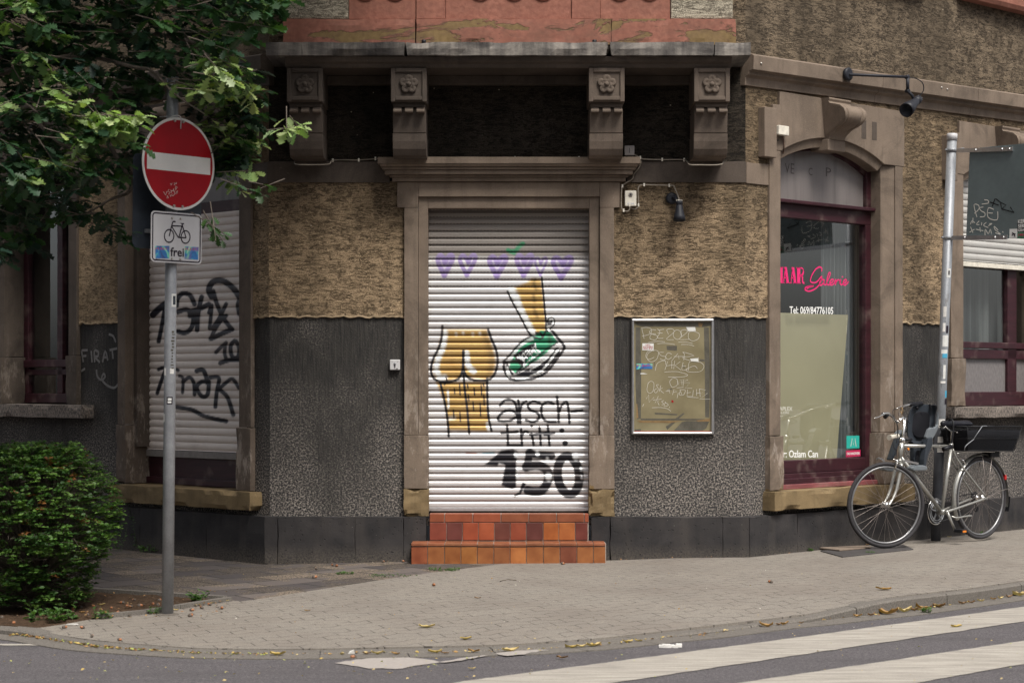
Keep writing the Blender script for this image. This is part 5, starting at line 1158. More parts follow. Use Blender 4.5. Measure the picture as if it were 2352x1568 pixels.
# long-armed lamp on the right string course
rp = lambda x, y, n: (FR_.hit(*zp(x, y, 2996, 0), n)[0], n, FR_.hit(*zp(x, y, 2996, 0), n)[1])
base = rp(555, 425, .13); j1 = rp(905, 440, .50); j2 = rp(905, 520, .50); ht = Vector(rp(968, 565, .52)); hd = Vector(rp(896, 630, .56))
t = thing('spotlight', FR_.w(base), 'black spotlight on a long arm reaching out over the shop window', 'spotlight', 'black spotlights')
m = MB(FR_); m.lathe(base, (0, 1, 0), [(.052, 0), (.056, .012), (.056, .03), (.04, .036)], 28); m.build('mount', M_LAMP, t)
m = MB(FR_); m.tube([base, rp(575, 426, .17), j1], [.014, .0125, .0115], 10); m.build('arm', M_LAMP, t)
m = MB(FR_); m.lathe((j1[0]-.0, j1[1]-.02, j1[2]), (0, 1, 0), [(.018, 0), (.02, .008), (.02, .03), (.012, .034)], 18); m.tube([j1, rp(905, 480, .505), j2], .015, 8); m.lathe((j2[0], j2[1]-.02, j2[2]), (0, 1, 0), [(.016, 0), (.017, .036)], 16); m.tube([j2, rp(930, 545, .51), rp(940, 575, .52)], .013, 8); m.build('joint', M_LAMP, t)
head(FR_, ht, hd, t, 1.25)
m = MB(FR_); m.tube(smooth([rp(912, 445, .51), rp(955, 450, .54), rp(990, 475, .56), rp(995, 515, .56), rp(972, 550, .54)], 5), .0045, 6); m.build('flex', M_BLACK, t)
m = MB(FR_); pts = [rp(190, 775, .06), rp(196, 800, .052), rp(200, 840, .052), rp(193, 880, .0), rp(180, 905, -.04)]; m.tube(smooth(pts, 4), .005, 6)
tag(m.build('cable', simple('rust_brown_cable', (.10, .055, .035), .7), None, FR_.w(pts[0])), 'short brown cable hanging from the white box into the window arch', 'cable', 'cables clipped to the facade')
m = MB(FR_); a = rp(165, 738, .047); m.box(a[0]-.05, a[0]+.0, .0435, .0465, a[2]-.008, a[2]+.006)
for x, y in ((118, 655), (152, 668), (168, 800)): q = rp(x, y, .05); m.lathe((q[0], .042, q[2]), (0, 1, 0), [(.007, 0), (.007, .004)], 8)
bg = m.build('screw_holes', M_BLACK, BLD)
m = MB(FR_)
for x, y in ((70, 362), (1099, 500), (1131, 510)): q = rp(x, y, .13); m.lathe((q[0], .127, q[2]), (0, 1, 0), [(.010, 0), (.010, .006), (.003, .009)], 10)
m.build('course_bolt', M_BOLT, BLD)
# ---- poster case
a = hc(1449.8, 730.8, .04); b = hc(1641, 998.5, .04); X0, X1, Z0, Z1 = a[0], b[0], b[1], a[1]
PC = thing('poster_case', FC.w((X0, 0, Z0)), 'aluminium framed poster case with scribbled empty backing board', 'poster case')
fw = .026
m = MB(FC)
def frbar(pts):
    m.prism(pts, .004, .03); c = [(sum(p[0] for p in pts)/4), (sum(p[1] for p in pts)/4)]; q = [(p[0]+(c[0]-p[0])*.001, p[1]) for p in pts]
for pts, vert in (([(X0, Z0), (X0+fw, Z0+fw), (X0+fw, Z1-fw), (X0, Z1)], 1), ([(X1, Z1), (X1-fw, Z1-fw), (X1-fw, Z0+fw), (X1, Z0)], 1), ([(X0+.001, Z1), (X0+fw+.001, Z1-fw), (X1-fw-.001, Z1-fw), (X1-.001, Z1)], 0), ([(X1-.001, Z0), (X1-fw-.001, Z0+fw), (X0+fw+.001, Z0+fw), (X0+.001, Z0)], 0)):
    k = 5; prof = [(0, .004), (0, .024), (.25, .036), (.6, .040), (.9, .032), (1, .012), (1, .004)]; A, B_, C_, D_ = pts; vs = []
    for t_, n_ in prof:
        vs += [(A[0]+(B_[0]-A[0])*t_, n_, A[1]+(B_[1]-A[1])*t_), (D_[0]+(C_[0]-D_[0])*t_, n_, D_[1]+(C_[1]-D_[1])*t_)]
    m.add(vs, [(2*i, 2*i+1, 2*i+3, 2*i+2) for i in range(len(prof)-1)], 0, True)
m.build('frame', M_ALU, PC)
m = MB(FC); m.box(X0+fw-.004, X1-fw+.004, .004, .013, Z0+fw-.004, Z1-fw+.004); m.build('backing_board', M_HARDB, PC)
PB = lambda L, n=.0148: [FC.hit((x/3.0737+2500)/1.7415, (y/3.0745+1250)/1.7415, n) for x, y in L]
m = MB(FC)
def ppoly(L, n, mi=0): m.add([(p[0], n, p[1]) for p in PB(L, n)], [tuple(range(len(L)))], mi)
ppoly([(118, 115), (1055, 115), (1055, 160), (985, 178), (200, 172), (140, 150)], .0134); ppoly([(130, 180), (188, 180), (200, 700), (195, 1300), (150, 1310), (128, 900)], .0134)
ppoly([(970, 185), (1030, 182), (1045, 700), (1035, 1290), (985, 1285), (980, 640)], .0134); ppoly([(365, 1228), (645, 1245), (640, 1262), (368, 1250)], .0136); ppoly([(610, 1310), (715, 1232), (735, 1240), (650, 1312)], .0138)
ppoly([(190, 1300), (980, 1305), (975, 1325), (195, 1322)], .0134); ppoly([(600, 1450), (700, 1345), (760, 1330), (1035, 1335), (1000, 1420), (950, 1452)], .0134); ppoly([(120, 1435), (195, 1430), (195, 1458), (120, 1458)], .0134); ppoly([(500, 1400), (590, 1340), (620, 1345), (520, 1440)], .0134)
ppoly([(360, 605), (368, 607), (366, 665), (358, 663)], .0138); ppoly([(510, 408), (640, 408), (636, 470), (515, 460)], .0136); ppoly([(915, 570), (975, 575), (978, 602), (920, 598)], .0139); ppoly([(515, 938), (580, 932), (582, 950)], .0138); ppoly([(718, 640), (728, 640), (732, 690), (722, 690)], .0138)
m.build('tape_residue', M_TAPE, PC, recalc=False)
m = MB(FC); ppoly([(145, 1325), (700, 1330), (560, 1355), (180, 1350)], .0141); ppoly([(870, 1325), (1050, 1300), (1040, 1335), (900, 1340)], .0141); ppoly([(900, 120), (960, 130), (940, 180), (905, 165)], .0141); ppoly([(140, 1120), (150, 1120), (165, 1290), (140, 1300)], .0142); m.build('tape_residue', M_TAPEO, PC, recalc=False)
m = MB(FC)
S_ = [([(205, 185), (235, 320)], 0), ([(205, 190), (270, 182), (325, 205), (310, 260), (210, 290)], 5), ([(380, 215), (330, 210), (300, 240), (340, 265), (400, 290), (370, 335), (310, 320), (320, 270), (380, 262)], 5), ([(398, 198), (430, 240), (400, 310), (470, 315)], 5), ([(420, 215), (480, 203)], 0), ([(400, 252), (462, 250)], 0), ([(535, 265), (515, 210), (580, 200), (600, 240), (510, 325), (600, 332)], 5),
      ([(680, 230), (640, 212), (600, 240), (600, 300), (650, 330), (690, 290), (680, 230)], 5), ([(700, 290), (690, 225), (740, 212), (765, 240), (670, 325), (790, 328)], 5), ([(850, 230), (790, 240), (780, 310), (830, 348), (900, 320), (912, 260), (850, 232)], 5), ([(285, 368), (400, 352), (490, 358)], 4), ([(398, 382), (500, 378), (612, 392)], 4), ([(655, 364), (750, 362), (830, 378)], 4), ([(692, 392), (780, 392), (850, 410)], 4),
      ([(360, 470), (290, 470), (255, 530), (290, 575), (360, 548)], 5), ([(350, 460), (410, 480), (390, 570), (320, 605), (270, 560), (285, 500), (350, 460)], 5), ([(475, 488), (420, 490), (440, 525), (500, 545), (480, 585), (430, 565)], 5), ([(575, 510), (530, 495), (500, 540), (530, 575), (575, 548)], 5), ([(575, 590), (650, 502), (665, 570)], 0), ([(600, 540), (720, 538)], 0), ([(722, 585), (730, 510), (715, 485), (850, 530), (705, 550), (800, 590)], 4),
      ([(372, 712), (400, 620), (490, 590), (500, 640)], 5), ([(490, 705), (525, 600)], 0), ([(575, 690), (575, 590)], 0), ([(505, 655), (600, 640)], 0), ([(598, 692), (612, 590)], 0), ([(680, 600), (615, 650), (690, 705)], 0), ([(700, 655), (750, 655)], 0), ([(715, 610), (700, 705), (770, 695)], 3), ([(780, 710), (795, 605), (900, 600), (970, 650), (930, 720), (800, 730), (750, 700), (850, 655), (890, 688)], 5), ([(900, 548), (902, 612)], 0),
      ([(485, 730), (640, 725), (770, 765), (700, 790), (530, 790)], 5), ([(585, 805), (550, 850), (580, 915), (640, 890), (640, 820), (590, 798)], 5), ([(640, 815), (665, 900), (680, 820), (700, 900), (700, 820)], 0), ([(715, 900), (720, 820), (775, 825), (690, 860), (800, 860), (740, 925), (825, 930)], 0), ([(635, 925), (720, 915)], 0),
      ([(285, 865), (320, 842), (355, 870), (345, 960), (300, 990), (270, 950), (285, 865)], 5), ([(415, 885), (385, 890), (410, 940), (380, 985), (358, 960), (390, 930)], 5), ([(440, 895), (420, 970)], 0), ([(460, 925), (425, 945), (475, 990)], 0), ([(500, 970), (545, 940), (550, 990)], 0), ([(515, 965), (550, 962)], 0), ([(585, 1010), (600, 945), (640, 970), (590, 980)], 0), ([(640, 1050), (655, 985)], 0),
      ([(675, 945), (700, 1010)], 0), ([(672, 948), (740, 950), (720, 1010), (670, 1010), (675, 970)], 4), ([(760, 985), (810, 980)], 0), ([(770, 945), (762, 1030), (835, 1030)], 0), ([(840, 950), (832, 1030)], 0), ([(880, 940), (880, 1020)], 0), ([(875, 990), (930, 985)], 0), ([(915, 940), (925, 1035)], 0), ([(912, 938), (990, 950), (930, 995), (1015, 990), (915, 1062), (1055, 1062)], 0), ([(760, 1030), (800, 1040), (905, 1045)], 0),
      ([(262, 1060), (290, 1008), (297, 1100), (355, 1040), (370, 1110), (410, 1025)], 0), ([(345, 1075), (450, 1060), (400, 1090), (420, 1140)], 0), ([(480, 1080), (450, 1090), (475, 1120), (450, 1135)], 3), ([(490, 1100), (535, 1135), (480, 1150), (500, 1095)], 4), ([(215, 1155), (232, 1120)], 0), ([(330, 1168), (440, 1165), (520, 1180), (562, 1210)], 4), ([(548, 1155), (545, 1170)], 0)]
for L, k in S_: m.ribbon(PB(L, .0165), .0024, .0165, 0, k)
m.build('marker_writing', M_CHALK, PC, recalc=False)
for L_ in ([(214, 377), (353, 379), (352, 464), (212, 462)], [(752, 178), (862, 178), (872, 226), (775, 228)], [(800, 566), (900, 560), (900, 605), (815, 598)], [(192, 742), (230, 742), (278, 755), (190, 756)]):
    m = MB(FC); ppoly(L_, .0150); m.build('paper_scrap', M_STICKW, PC, recalc=False)
m = MB(FC); ip = lambda x, y: ((x/3.0737+2500)/1.7415, (y/3.0745+1250)/1.7415)
gtext('OFC', 252, 312, 388, 406, m, .0158, FC, .02, 0, 0, ip); gtext('KICKERS', 224, 342, 412, 430, m, .0158, FC, .02, 0, 0, ip); gtext('1901 E.V.', 222, 344, 434, 452, m, .0158, FC, .02, 0, 0, ip); ppoly([(570, 1075), (592, 1078), (598, 1100), (575, 1104)], .0150); m.build('red_print', M_RED, PC, recalc=False)
m = MB(FC); ppoly([(142, 627), (338, 627), (336, 690), (190, 690), (140, 700)], .0150); m.build('photo_sticker', M_AURORA, PC, recalc=False)
m = MB(FC); ppoly([(118, 1458), (1058, 1458), (1058, 1464), (118, 1464)], .0150); gtext('FLEEC', 148, 330, 638, 662, m, .0158, FC, .0, 0, 0, ip)
m.build('red_print', M_REDR, PC, recalc=False)
# ================================================================== SIGN POST (left)
pb = Gp(385, 1410); dS = pb.y+CD; pt = ray(397, 158, dS); TS = thing('sign_post', pb, 'galvanised post with the red no-entry sign and a bicycle plate', 'sign post')
pax = (pt-pb).normalized()
m = MB(); m.tube([pb-pax*.15, pb+(pt-pb)*.5, pt-pax*.05], .038, 28); m.build('pole', M_GALVP, TS)
m = MB(); m.tube([pt-pax*.055, pt-pax*.004, pt], [.0405, .0405, .034], 28); m.build('pole_cap', M_BLACK, TS)
def on_pole(py): t = (CH-(py-884)*dS/FPX-pb.z)/(pt.z-pb.z); return pb+(pt-pb)*t
a49 = 49
FS = ang_frame(on_pole(376), a49); FS.u = pax; FS.n = FS.a.cross(pax)*(-1 if FS.a.cross(pax).y > 0 else 1)
SF = lambda px, py, n: FS.hit(px, py, n)
c0 = FS.hit(411, 376.5, .07); Rr = .30
def disc(m, c, r, n0, n1, seg=64):
    m.prism([(c[0]+r*math.cos(2*math.pi*i/seg), c[1]+r*math.sin(2*math.pi*i/seg)) for i in range(seg)], n0, n1)
m = MB(FS); disc(m, c0, Rr, .066, .070); ne = m.build('no_entry_sign', M_SIGNW, TS, bevel=.001)
m = MB(FS); disc(m, c0, Rr-.017, .0702, .0712); m.build('red_field', M_RED, ne)
m = MB(FS); m.box(c0[0]-.262, c0[0]+.262, .0713, .0723, c0[1]-.052, c0[1]+.058); m.build('white_bar', M_SIGNW, ne)
m = MB(FS)
for sx, sz in ((-.035, .275), (.035, .275), (-.035, -.275), (.035, -.275)): m = MB(FS); m.lathe((c0[0]+sx-.005, .071, c0[1]+sz), (0, 1, 0), [(.009, 0), (.009, .007), (.004, .010)], 10); m.build('sign_bolt', M_BOLT, ne)
UZ = lambda L: [FS.hit((x/1.4255)/1.7415, (y/1.4255)/1.7415, .0718) for x, y in L]
m = MB(FS)
for L in ([(933, 1092), (945, 1112), (953, 1090)], [(965, 1080), (957, 1092), (972, 1098), (962, 1108)], [(975, 1082), (978, 1100)], [(990, 1075), (994, 1095)], [(975, 1091), (993, 1084)], [(1000, 1068), (1003, 1085)], [(955, 1115), (962, 1128), (952, 1130), (955, 1116)], [(970, 1110), (975, 1122)], [(983, 1105), (978, 1115), (990, 1116)], [(992, 1115), (997, 1095), (1004, 1108)], [(1005, 1090), (1008, 1104), (1014, 1088)], [(972, 1045), (976, 1056), (982, 1044)], [(992, 1042), (998, 1048), (994, 1056)], [(1003, 1040), (1008, 1048), (1001, 1050)], [(1000, 1062), (1012, 1068), (1004, 1078)]): m.ribbon(UZ(L), .0035, .0720)
m.build('marker_scrawl', M_CHALK, ne, recalc=False)
m = MB(FS); q = SF(407, 268, .08); m.tube(smooth([(q[0]-.05, .05, q[1]-.01), (q[0]-.01, .085, q[1]+.006), (q[0]+.02, .09, q[1]-.004), (q[0]+.025, .085, q[1]-.05), (q[0]+.03, .078, q[1]-.075)], 4), .0035, 5); m.tube([(q[0]-.045, -.045, q[1]+.005), (q[0]-.06, .0, q[1]), (q[0]-.045, .045, q[1])], .003, 5); m.build('string', M_SIGNG, TS)
def rrect(s0, s1, z0, z1, r, seg=6):
    p = []
    for cx, cz, a0 in ((s1-r, z0+r, -90), (s1-r, z1-r, 0), (s0+r, z1-r, 90), (s0+r, z0+r, 180)):
        for i in range(seg+1): a = R(a0+90*i/seg); p.append((cx+r*math.cos(a), cz+r*math.sin(a)))
    return p
cb = FS.hit(406.5, 546.3, .07); hw, hh = .210, .164
m = MB(FS); m.prism(rrect(cb[0]-hw, cb[0]+hw, cb[1]-hh, cb[1]+hh, .03), .066, .070); bs = m.build('bicycle_plate', M_SIGNG, TS, bevel=.001)
m = MB(FS); o_ = rrect(cb[0]-hw+.009, cb[0]+hw-.009, cb[1]-hh+.009, cb[1]+hh-.009, .024); i_ = rrect(cb[0]-hw+.018, cb[0]+hw-.018, cb[1]-hh+.018, cb[1]+hh-.018, .016); k = len(o_)
m.add([(p[0], .0712, p[1]) for p in o_]+[(p[0], .0712, p[1]) for p in i_], [(i, (i+1) % k, k+(i+1) % k, k+i) for i in range(k)]); m.build('black_border', M_SIGNB, bs, recalc=False)
B6 = lambda L, n=.0714: [FS.hit((x/6.2727+600)/1.7415, (y/6.272+820)/1.7415, n) for x, y in L]
m = MB(FS)
def ring6(cx, cy, rx, ry, w): 
    P_ = B6([(cx+rx*math.cos(t), cy+ry*math.sin(t)) for t in np.linspace(0, 2*math.pi, 33)]); m.ribbon(P_, w, .0714)
ring6(490, 775, 118, 160, .0085); ring6(902, 805, 112, 158, .0085)
for L, w in (([(490, 785), (540, 560), (575, 440)], .008), ([(562, 520), (820, 535)], .008), ([(555, 540), (720, 815)], .008), ([(720, 815), (915, 825)], .009), ([(735, 810), (820, 490)], .009), ([(915, 825), (815, 500)], .008), ([(570, 450), (590, 412), (610, 415), (648, 420)], .009)): m.ribbon(B6(L), w, .0716+.0001*len(L))
q = B6([(752, 452), (865, 458), (862, 488), (815, 486)], .0719); m.add([(p[0], .0719, p[1]) for p in q], [(0, 1, 2, 3)])
m.build('bicycle_symbol', M_SIGNB, bs, recalc=False)
m = MB(FS); i6 = lambda x, y: ((x/6.2727+600)/1.7415, (y/6.272+820)/1.7415); gtext('frei', 522, 862, 1055, 1285, m, .0714, FS, .02, 22, 0, i6); m.build('plate_lettering', M_SIGNB, bs, recalc=False)
m = MB(FS)
for L in ([(143, 1020), (498, 1024), (497, 1338), (150, 1335)], [(888, 1042), (1230, 1060), (1218, 1380), (878, 1352)]): m = MB(FS); q = B6(L, .0718); m.add([(p[0], .0718, p[1]) for p in q], [(0, 1, 2, 3)]); m.build('photo_sticker', M_AURORA, bs, recalc=False)
m = MB(FS); gtext('FLEEC', 155, 485, 1060, 1115, m, .0722, FS, 0, 4, 0, i6); gtext('FLEEC', 900, 1215, 1075, 1140, m, .0722, FS, 0, 8, 0, i6); m.build('red_print', M_REDR, bs, recalc=False)
m = MB(FS)
for sx, sz in ((-.035, .125), (.035, .125), (-.035, -.137), (.035, -.137)): m = MB(FS); m.lathe((cb[0]+sx-.005, .0715, cb[1]+sz), (0, 1, 0), [(.007, 0), (.007, .006), (.003, .008)], 10); m.build('sign_bolt', M_BOLT, bs)
cz_ = FS.hit(388, 467, -.07); m = MB(FS); m.prism(rrect(cz_[0]-.295, cz_[0]+.275, cz_[1]-.305, cz_[1]+.305, .04), -.072, -.068); m.build('rear_sign_plate', M_BACK, TS, bevel=.001)
m = MB(FS)
for sx in (-.12, .12): m.box(cz_[0]-.2, cz_[0]+.2, -.066, -.045, cz_[1]+sx*1.6-.012, cz_[1]+sx*1.6+.012)
for sz in (c0[1]+.2, c0[1]-.2, cb[1]): m.box(-.10, .12, .04, .065, sz-.012, sz+.012); m.torus((0, 0, sz), (0, 0, 1), .040, .005, 24, 6, 0, 2.2)
m.build('sign_clamps', M_GALV, TS)
# stickers on the post: small patches curved with the tube
def polepatch(name, pbv, ptv, r, py0, py1, ang0, ang1, mat, par, depth, text=None):
    ax = (ptv-pbv).normalized(); m = MB(); z0 = CH-(py1-884)*depth/FPX; z1 = CH-(py0-884)*depth/FPX; vs = []
    n = 8
    for z in (z0, z1):
        c = pbv+(ptv-pbv)*((z-pbv.z)/(ptv.z-pbv.z))
        for i in range(n+1): a = R(ang0+(ang1-ang0)*i/n); vs.append((c.x+math.sin(a)*(r+.0012), c.y-math.cos(a)*(r+.0012), c.z))
    m.add(vs, [(i, i+1, n+2+i, n+1+i) for i in range(n)], 0, True); return m.build(name, mat, par, recalc=False)
polepatch('sticker', pb, pt, .038, 675, 705, 20, 75, M_STICKW, TS, dS); polepatch('sticker', pb, pt, .0385, 680, 700, 32, 62, M_BACK, TS, dS)
polepatch('sticker', pb, pt, .038, 911, 928, -20, 38, M_SIGNB, TS, dS); polepatch('sticker', pb, pt, .0385, 914, 919, -8, 28, M_STICKW, TS, dS); polepatch('sticker', pb, pt, .0385, 921, 925, -10, 26, M_STICKW, TS, dS)
polepatch('sticker_remains', pb, pt, .038, 845, 862, -60, -30, M_PAPER, TS, dS); polepatch('sticker_remains', pb, pt, .038, 846, 858, 10, 50, M_PAPER, TS, dS); polepatch('sticker_remains', pb, pt, .038, 950, 968, -80, -45, M_PAPER, TS, dS)
for y in range(760, 846, 7): polepatch('sticker_remains', pb, pt, .038, y, y+rr.uniform(2, 5), rr.uniform(15, 30), rr.uniform(36, 60), M_TAPE, TS, dS)
# ================================================================== RIGHT POST WITH BOARD
dR = Gp(2034, 1261).y+CD+.78; qb = ray(2149, 1249, dR); qb.z = gz(qb.x, qb.y); qt = ray(2187, 307, dR); TP = thing('sign_post', qb, 'leaning galvanised post behind the bicycle carrying a dark board', 'sign post')
pax2 = (qt-qb).normalized()
m = MB(); m.tube([qb-pax2*.15, qb+(qt-qb)*.4, qt-pax2*.05], .043, 28); m.build('pole', M_GALV, TP)
m = MB(); m.tube([qt-pax2*.06, qt-pax2*.005, qt], [.0475, .0475, .042], 28); m.build('pole_cap', M_SIGNG, TP)
_r = .0450
for y0, y1, a0, a1, mt in ((617, 638, -10, 40, M_STICKW), (704, 728, -30, 5, M_PAPER), (748, 765, 10, 40, M_SIGNB), (742, 762, -30, 0, M_PAPER), (770, 796, -25, 45, M_STICKW), (803, 812, -35, 40, M_STICKW), (812, 822, -20, 42, M_BLUE), (838, 870, -5, 25, M_STICKW), (875, 880, -30, 30, M_PAPER), (897, 912, 30, 70, M_BLUE), (915, 928, 30, 60, M_SIGNB), (962, 982, -30, 45, M_PAPER), (1002, 1016, -35, 30, M_PAPER), (1025, 1038, -35, 35, M_PAPER)): polepatch('sticker', qb, qt, .0450 if y0 > 900 else .0432, y0, y1, a0, a1, mt, TP, dR)
polepatch('sticker', qb, qt, .0438, 622, 632, 8, 26, M_SIGNB, TP, dR)
m = MB(); m.tube([qb-pax2*.1, qb+(qt-qb)*.28], .0442, 28); m.build('painted_sleeve', M_DARKP, TP)
cp = qb+(qt-qb)*.75; FB = ang_frame((cp.x, cp.y, 0), -50)
B7 = lambda x, y, n=0.0: FB.hit((x/2.5278+3700)/1.7415, (y/2.5274+480)/1.7415, n)
m = MB(FB); L = [B7(452, 290), B7(1700, 175), B7(1700, 1215), B7(415, 1190)]; m.prism(L, -.004, 0); bd = m.build('sign_board', M_BOARD, TP, bevel=.001)
m = MB(FB)
for p, q in (((320, 310), (885, 293)), ((180, 1193), (830, 1185))):
    a, b = B7(*p, .012), B7(*q, .012); m.prism([(a[0], a[1]-.018), (b[0], b[1]-.018), (b[0], b[1]+.018), (a[0], a[1]+.018)], .002, .016)
    for f_ in (.35, .82, .95): c = (a[0]+(b[0]-a[0])*f_, a[1]+(b[1]-a[1])*f_); m.lathe((c[0], .0155, c[1]), (0, 1, 0), [(.010, 0), (.010, .006), (.004, .010)], 10)
    m.build('board_bracket', M_ALU, bd); m = MB(FB)
for py in (345, 546):
    m = MB(); c = qb+(qt-qb)*((CH-(py-884)*dR/FPX-qb.z)/(qt.z-qb.z)); m.torus(c, pax2, .046, .006, 24, 6, 0, 3.0); m.tube([c+Vector((.04, -.02, 0)), c+Vector((.09, -.09, 0))], .012, 8); m.tube([c+Vector((-.04, -.02, 0)), c+Vector((-.065, -.03, 0))], .007, 8); m.build('pole_clamp', M_GALV, TP)
m = MB(FB); b7 = lambda L: [B7(x, y, .003) for x, y in L]
for L in ([(525, 982), (495, 860), (540, 862), (545, 900), (500, 945)], [(590, 880), (550, 890), (570, 920), (605, 940), (600, 975), (555, 980)], [(695, 905), (640, 890), (638, 985), (728, 1010), (735, 925)], [(640, 940), (685, 942)], [(575, 850), (640, 840), (635, 812), (600, 808)], [(485, 990), (483, 1045)], [(460, 1055), (475, 1020), (505, 1040)], [(548, 1020), (520, 1055), (550, 1058)], [(575, 1035), (570, 1065)], [(620, 1035), (592, 1065), (640, 1088)], [(650, 1050), (678, 1048), (640, 1070)], [(460, 1080), (485, 1140)], [(450, 1135), (500, 1105)], [(515, 1105), (590, 1120)], [(555, 1085), (560, 1130)], [(607, 1165), (610, 1105), (640, 1150), (660, 1105), (672, 1150)], [(740, 1115), (700, 1075), (710, 1110), (765, 1155), (710, 1140)], [(785, 1125), (790, 1140)]): m.ribbon(b7(L), .007, .003, 0, 3 if len(L) > 2 else 0)
m.build('marker_scrawl', M_CHALK, bd, recalc=False)
m = MB(FB)
for L in ([(655, 830), (745, 862)], [(680, 875), (705, 800), (720, 800), (765, 835)], [(765, 835), (820, 860), (775, 900), (765, 840)], [(775, 900), (900, 935), (862, 880)]): m.ribbon(b7(L), .010, .003)
m.build('marker_scrawl', M_BLKINK, bd, recalc=False)
def bq(m, L, n): q = [B7(x, y, n) for x, y in L]; m.add([(p[0], n, p[1]) for p in q], [tuple(range(len(L)))])
m = MB(FB); bq(m, [(855, 1102), (935, 1100), (932, 1195), (852, 1195)], .003); m.build('sticker', M_STICKW, bd, recalc=False)
m = MB(FB)
for i in range(7):
    for j in range(8):
        if rr.random() < .42: x, y = 862+j*8.5, 1110+i*11.5; bq(m, [(x, y), (x+6, y), (x+6, y+7), (x, y+7)], .0042)
m.f = []; m.v = []; m.mi = []; m.sm = []; m.col = []
m.ribbon([B7(x, y, .0042) for x, y in ((880, 1140), (905, 1155), (915, 1150))], .012, .0042); m.ribbon([B7(x, y, .0042) for x, y in ((878, 1170), (895, 1150), (912, 1180))], .010, .0044); m.build('sticker_print', M_SIGNB, bd, recalc=False)
m = MB(FB); bq(m, [(936, 1012), (1200, 985), (1195, 1125), (934, 1132)], .0030); m.build('sticker', M_SIGNB, bd, recalc=False)
m = MB(FB); i7 = lambda x, y: ((x/2.5278+3700)/1.7415, (y/2.5274+480)/1.7415); gtext('KERS', 940, 1030, 1008, 1048, m, .0042, FB, .03, -8, 0, i7); gtext('SERV', 940, 1030, 1055, 1092, m, .0042, FB, .03, -8, 0, i7); gtext('GBAK.', 940, 1030, 1100, 1128, m, .0042, FB, .02, -6, 0, i7); m.build('sticker_print', M_STICKW, bd, recalc=False)
m = MB(FB); bq(m, [(934, 1134), (1195, 1128), (1190, 1185), (932, 1198)], .0030); m.build('sticker', simple('green_sticker', (.06, .16, .10), .5), bd, recalc=False)
m = MB(FB); gtext('1901', 945, 1010, 1150, 1175, m, .0042, FB, .02, -4, 0, i7); m.build('sticker_print', M_MAG, bd, recalc=False)
# ================================================================== BICYCLE
FH = Gp(2034, 1261); BK0 = Vector((ray(2034.6, 1159, FH.y+CD).x, FH.y, 0)); FK = ang_frame(BK0, 40)
def b5(x, y, n=0.0): p = FK.hit((x/2.2399+3300)/1.7415, (y/2.24+1550)/1.7415, n); return (p[0], n, p[1])
BY = thing('bicycle', FH, 'silver city bicycle with grey child seat and black rear basket leaning by the post', 'bicycle')
WR_ = .366
def wheel(name, center, axis, par, rad=WR_):
    m = MB(FK); m.torus(center, axis, rad-.017, .0175, 72, 12, 0, 1.05); w = m.build(name, M_TYRE, par)
    m = MB(FK); m.torus(center, axis, rad-.043, .0095, 72, 8, 0, 1.15); m.build('rim', M_RIM, w)
    ax = Vector(axis).normalized(); u = Vector((0, 0, 1)); u = (u-ax*u.dot(ax)).normalized(); v = ax.cross(u); c = Vector(center)
    m = MB(FK)
    for i in range(32):
        a = 2*math.pi*i/32+.05; sd = 1 if i % 2 else -1; off = (1.25 if (i//2) % 2 else -1.25)
        h = c+(u*math.cos(a+off)+v*math.sin(a+off))*.026+ax*sd*.030; r_ = c+(u*math.cos(a)+v*math.sin(a))*(rad-.048); m.tube([h, r_], .0011, 4, cap=False)
    m.build('spokes', M_SPOKE, w)
    m = MB(FK); m.lathe(c-ax*.05, ax, [(.006, 0), (.009, .004), (.012, .018), (.028, .019), (.028, .023), (.014, .028), (.013, .072), (.028, .077), (.028, .081), (.012, .082), (.009, .096), (.006, .10)], 18); m.build('hub', M_CHROME, w)
    return w
fc_ = Vector(b5(545, 1050)); fc_ = Vector((fc_.x, 0, fc_.z)); ph = R(40-18); fax = Vector((-math.sin(ph), math.cos(ph), 0))   # wheel turned a little towards the road
wheel('front_wheel', fc_, fax, BY)
rc_ = Vector(b5(1392, 985)); rw = wheel('rear_wheel', rc_, (0, 1, 0), BY, .370)
m = MB(FK); m.lathe(rc_+Vector((0, -.065, 0)), (0, 1, 0), [(.055, 0), (.055, .003), (.045, .006), (.045, .009), (.035, .012), (.03, .03)], 24); m.build('sprockets', M_BLACK, rw)
m = MB(FK)
def T(pts, r, seg=12): m.tube(pts, r, seg)
bb = Vector(b5(1045, 1112)); hdt = Vector(b5(692, 478)); hdb = Vector(b5(668, 640)); stt = Vector(b5(1132, 540))
T([hdt, hdb], .020); T([Vector(b5(700, 522)), Vector(b5(1135, 525))], .0155); T([Vector(b5(672, 615)), bb], .017); T([stt+Vector((.002, 0, .02)), bb], .0165)
T([bb+Vector((0, -.04, 0)), bb+Vector((0, .04, 0))], .024)
for sd in (-1, 1):
    T(smooth([bb+Vector((.03, sd*.022, 0)), bb+Vector((.12, sd*.042, .02)), rc_+Vector((0, sd*.066, 0))], 5), [.0125]*5+[.010]*5+[.009], 10)
    T(smooth([stt+Vector((0, sd*.018, -.01)), stt+Vector((.07, sd*.035, -.13)), rc_+Vector((0, sd*.066, .005))], 5), .0085, 10)
    m.lathe(rc_+Vector((0, sd*.066-.003, 0)), (0, 1, 0), [(.016, 0), (.016, .006)], 12)
T([Vector(b5(1130, 500)), Vector(b5(1130, 548))], .020)
fr_ = m.build('bicycle_frame', M_FRAME, BY)
m = MB(FK); dirf = Vector((math.cos(ph), 0, 0))
fwd = Vector((-math.cos(ph), -math.sin(ph), 0))
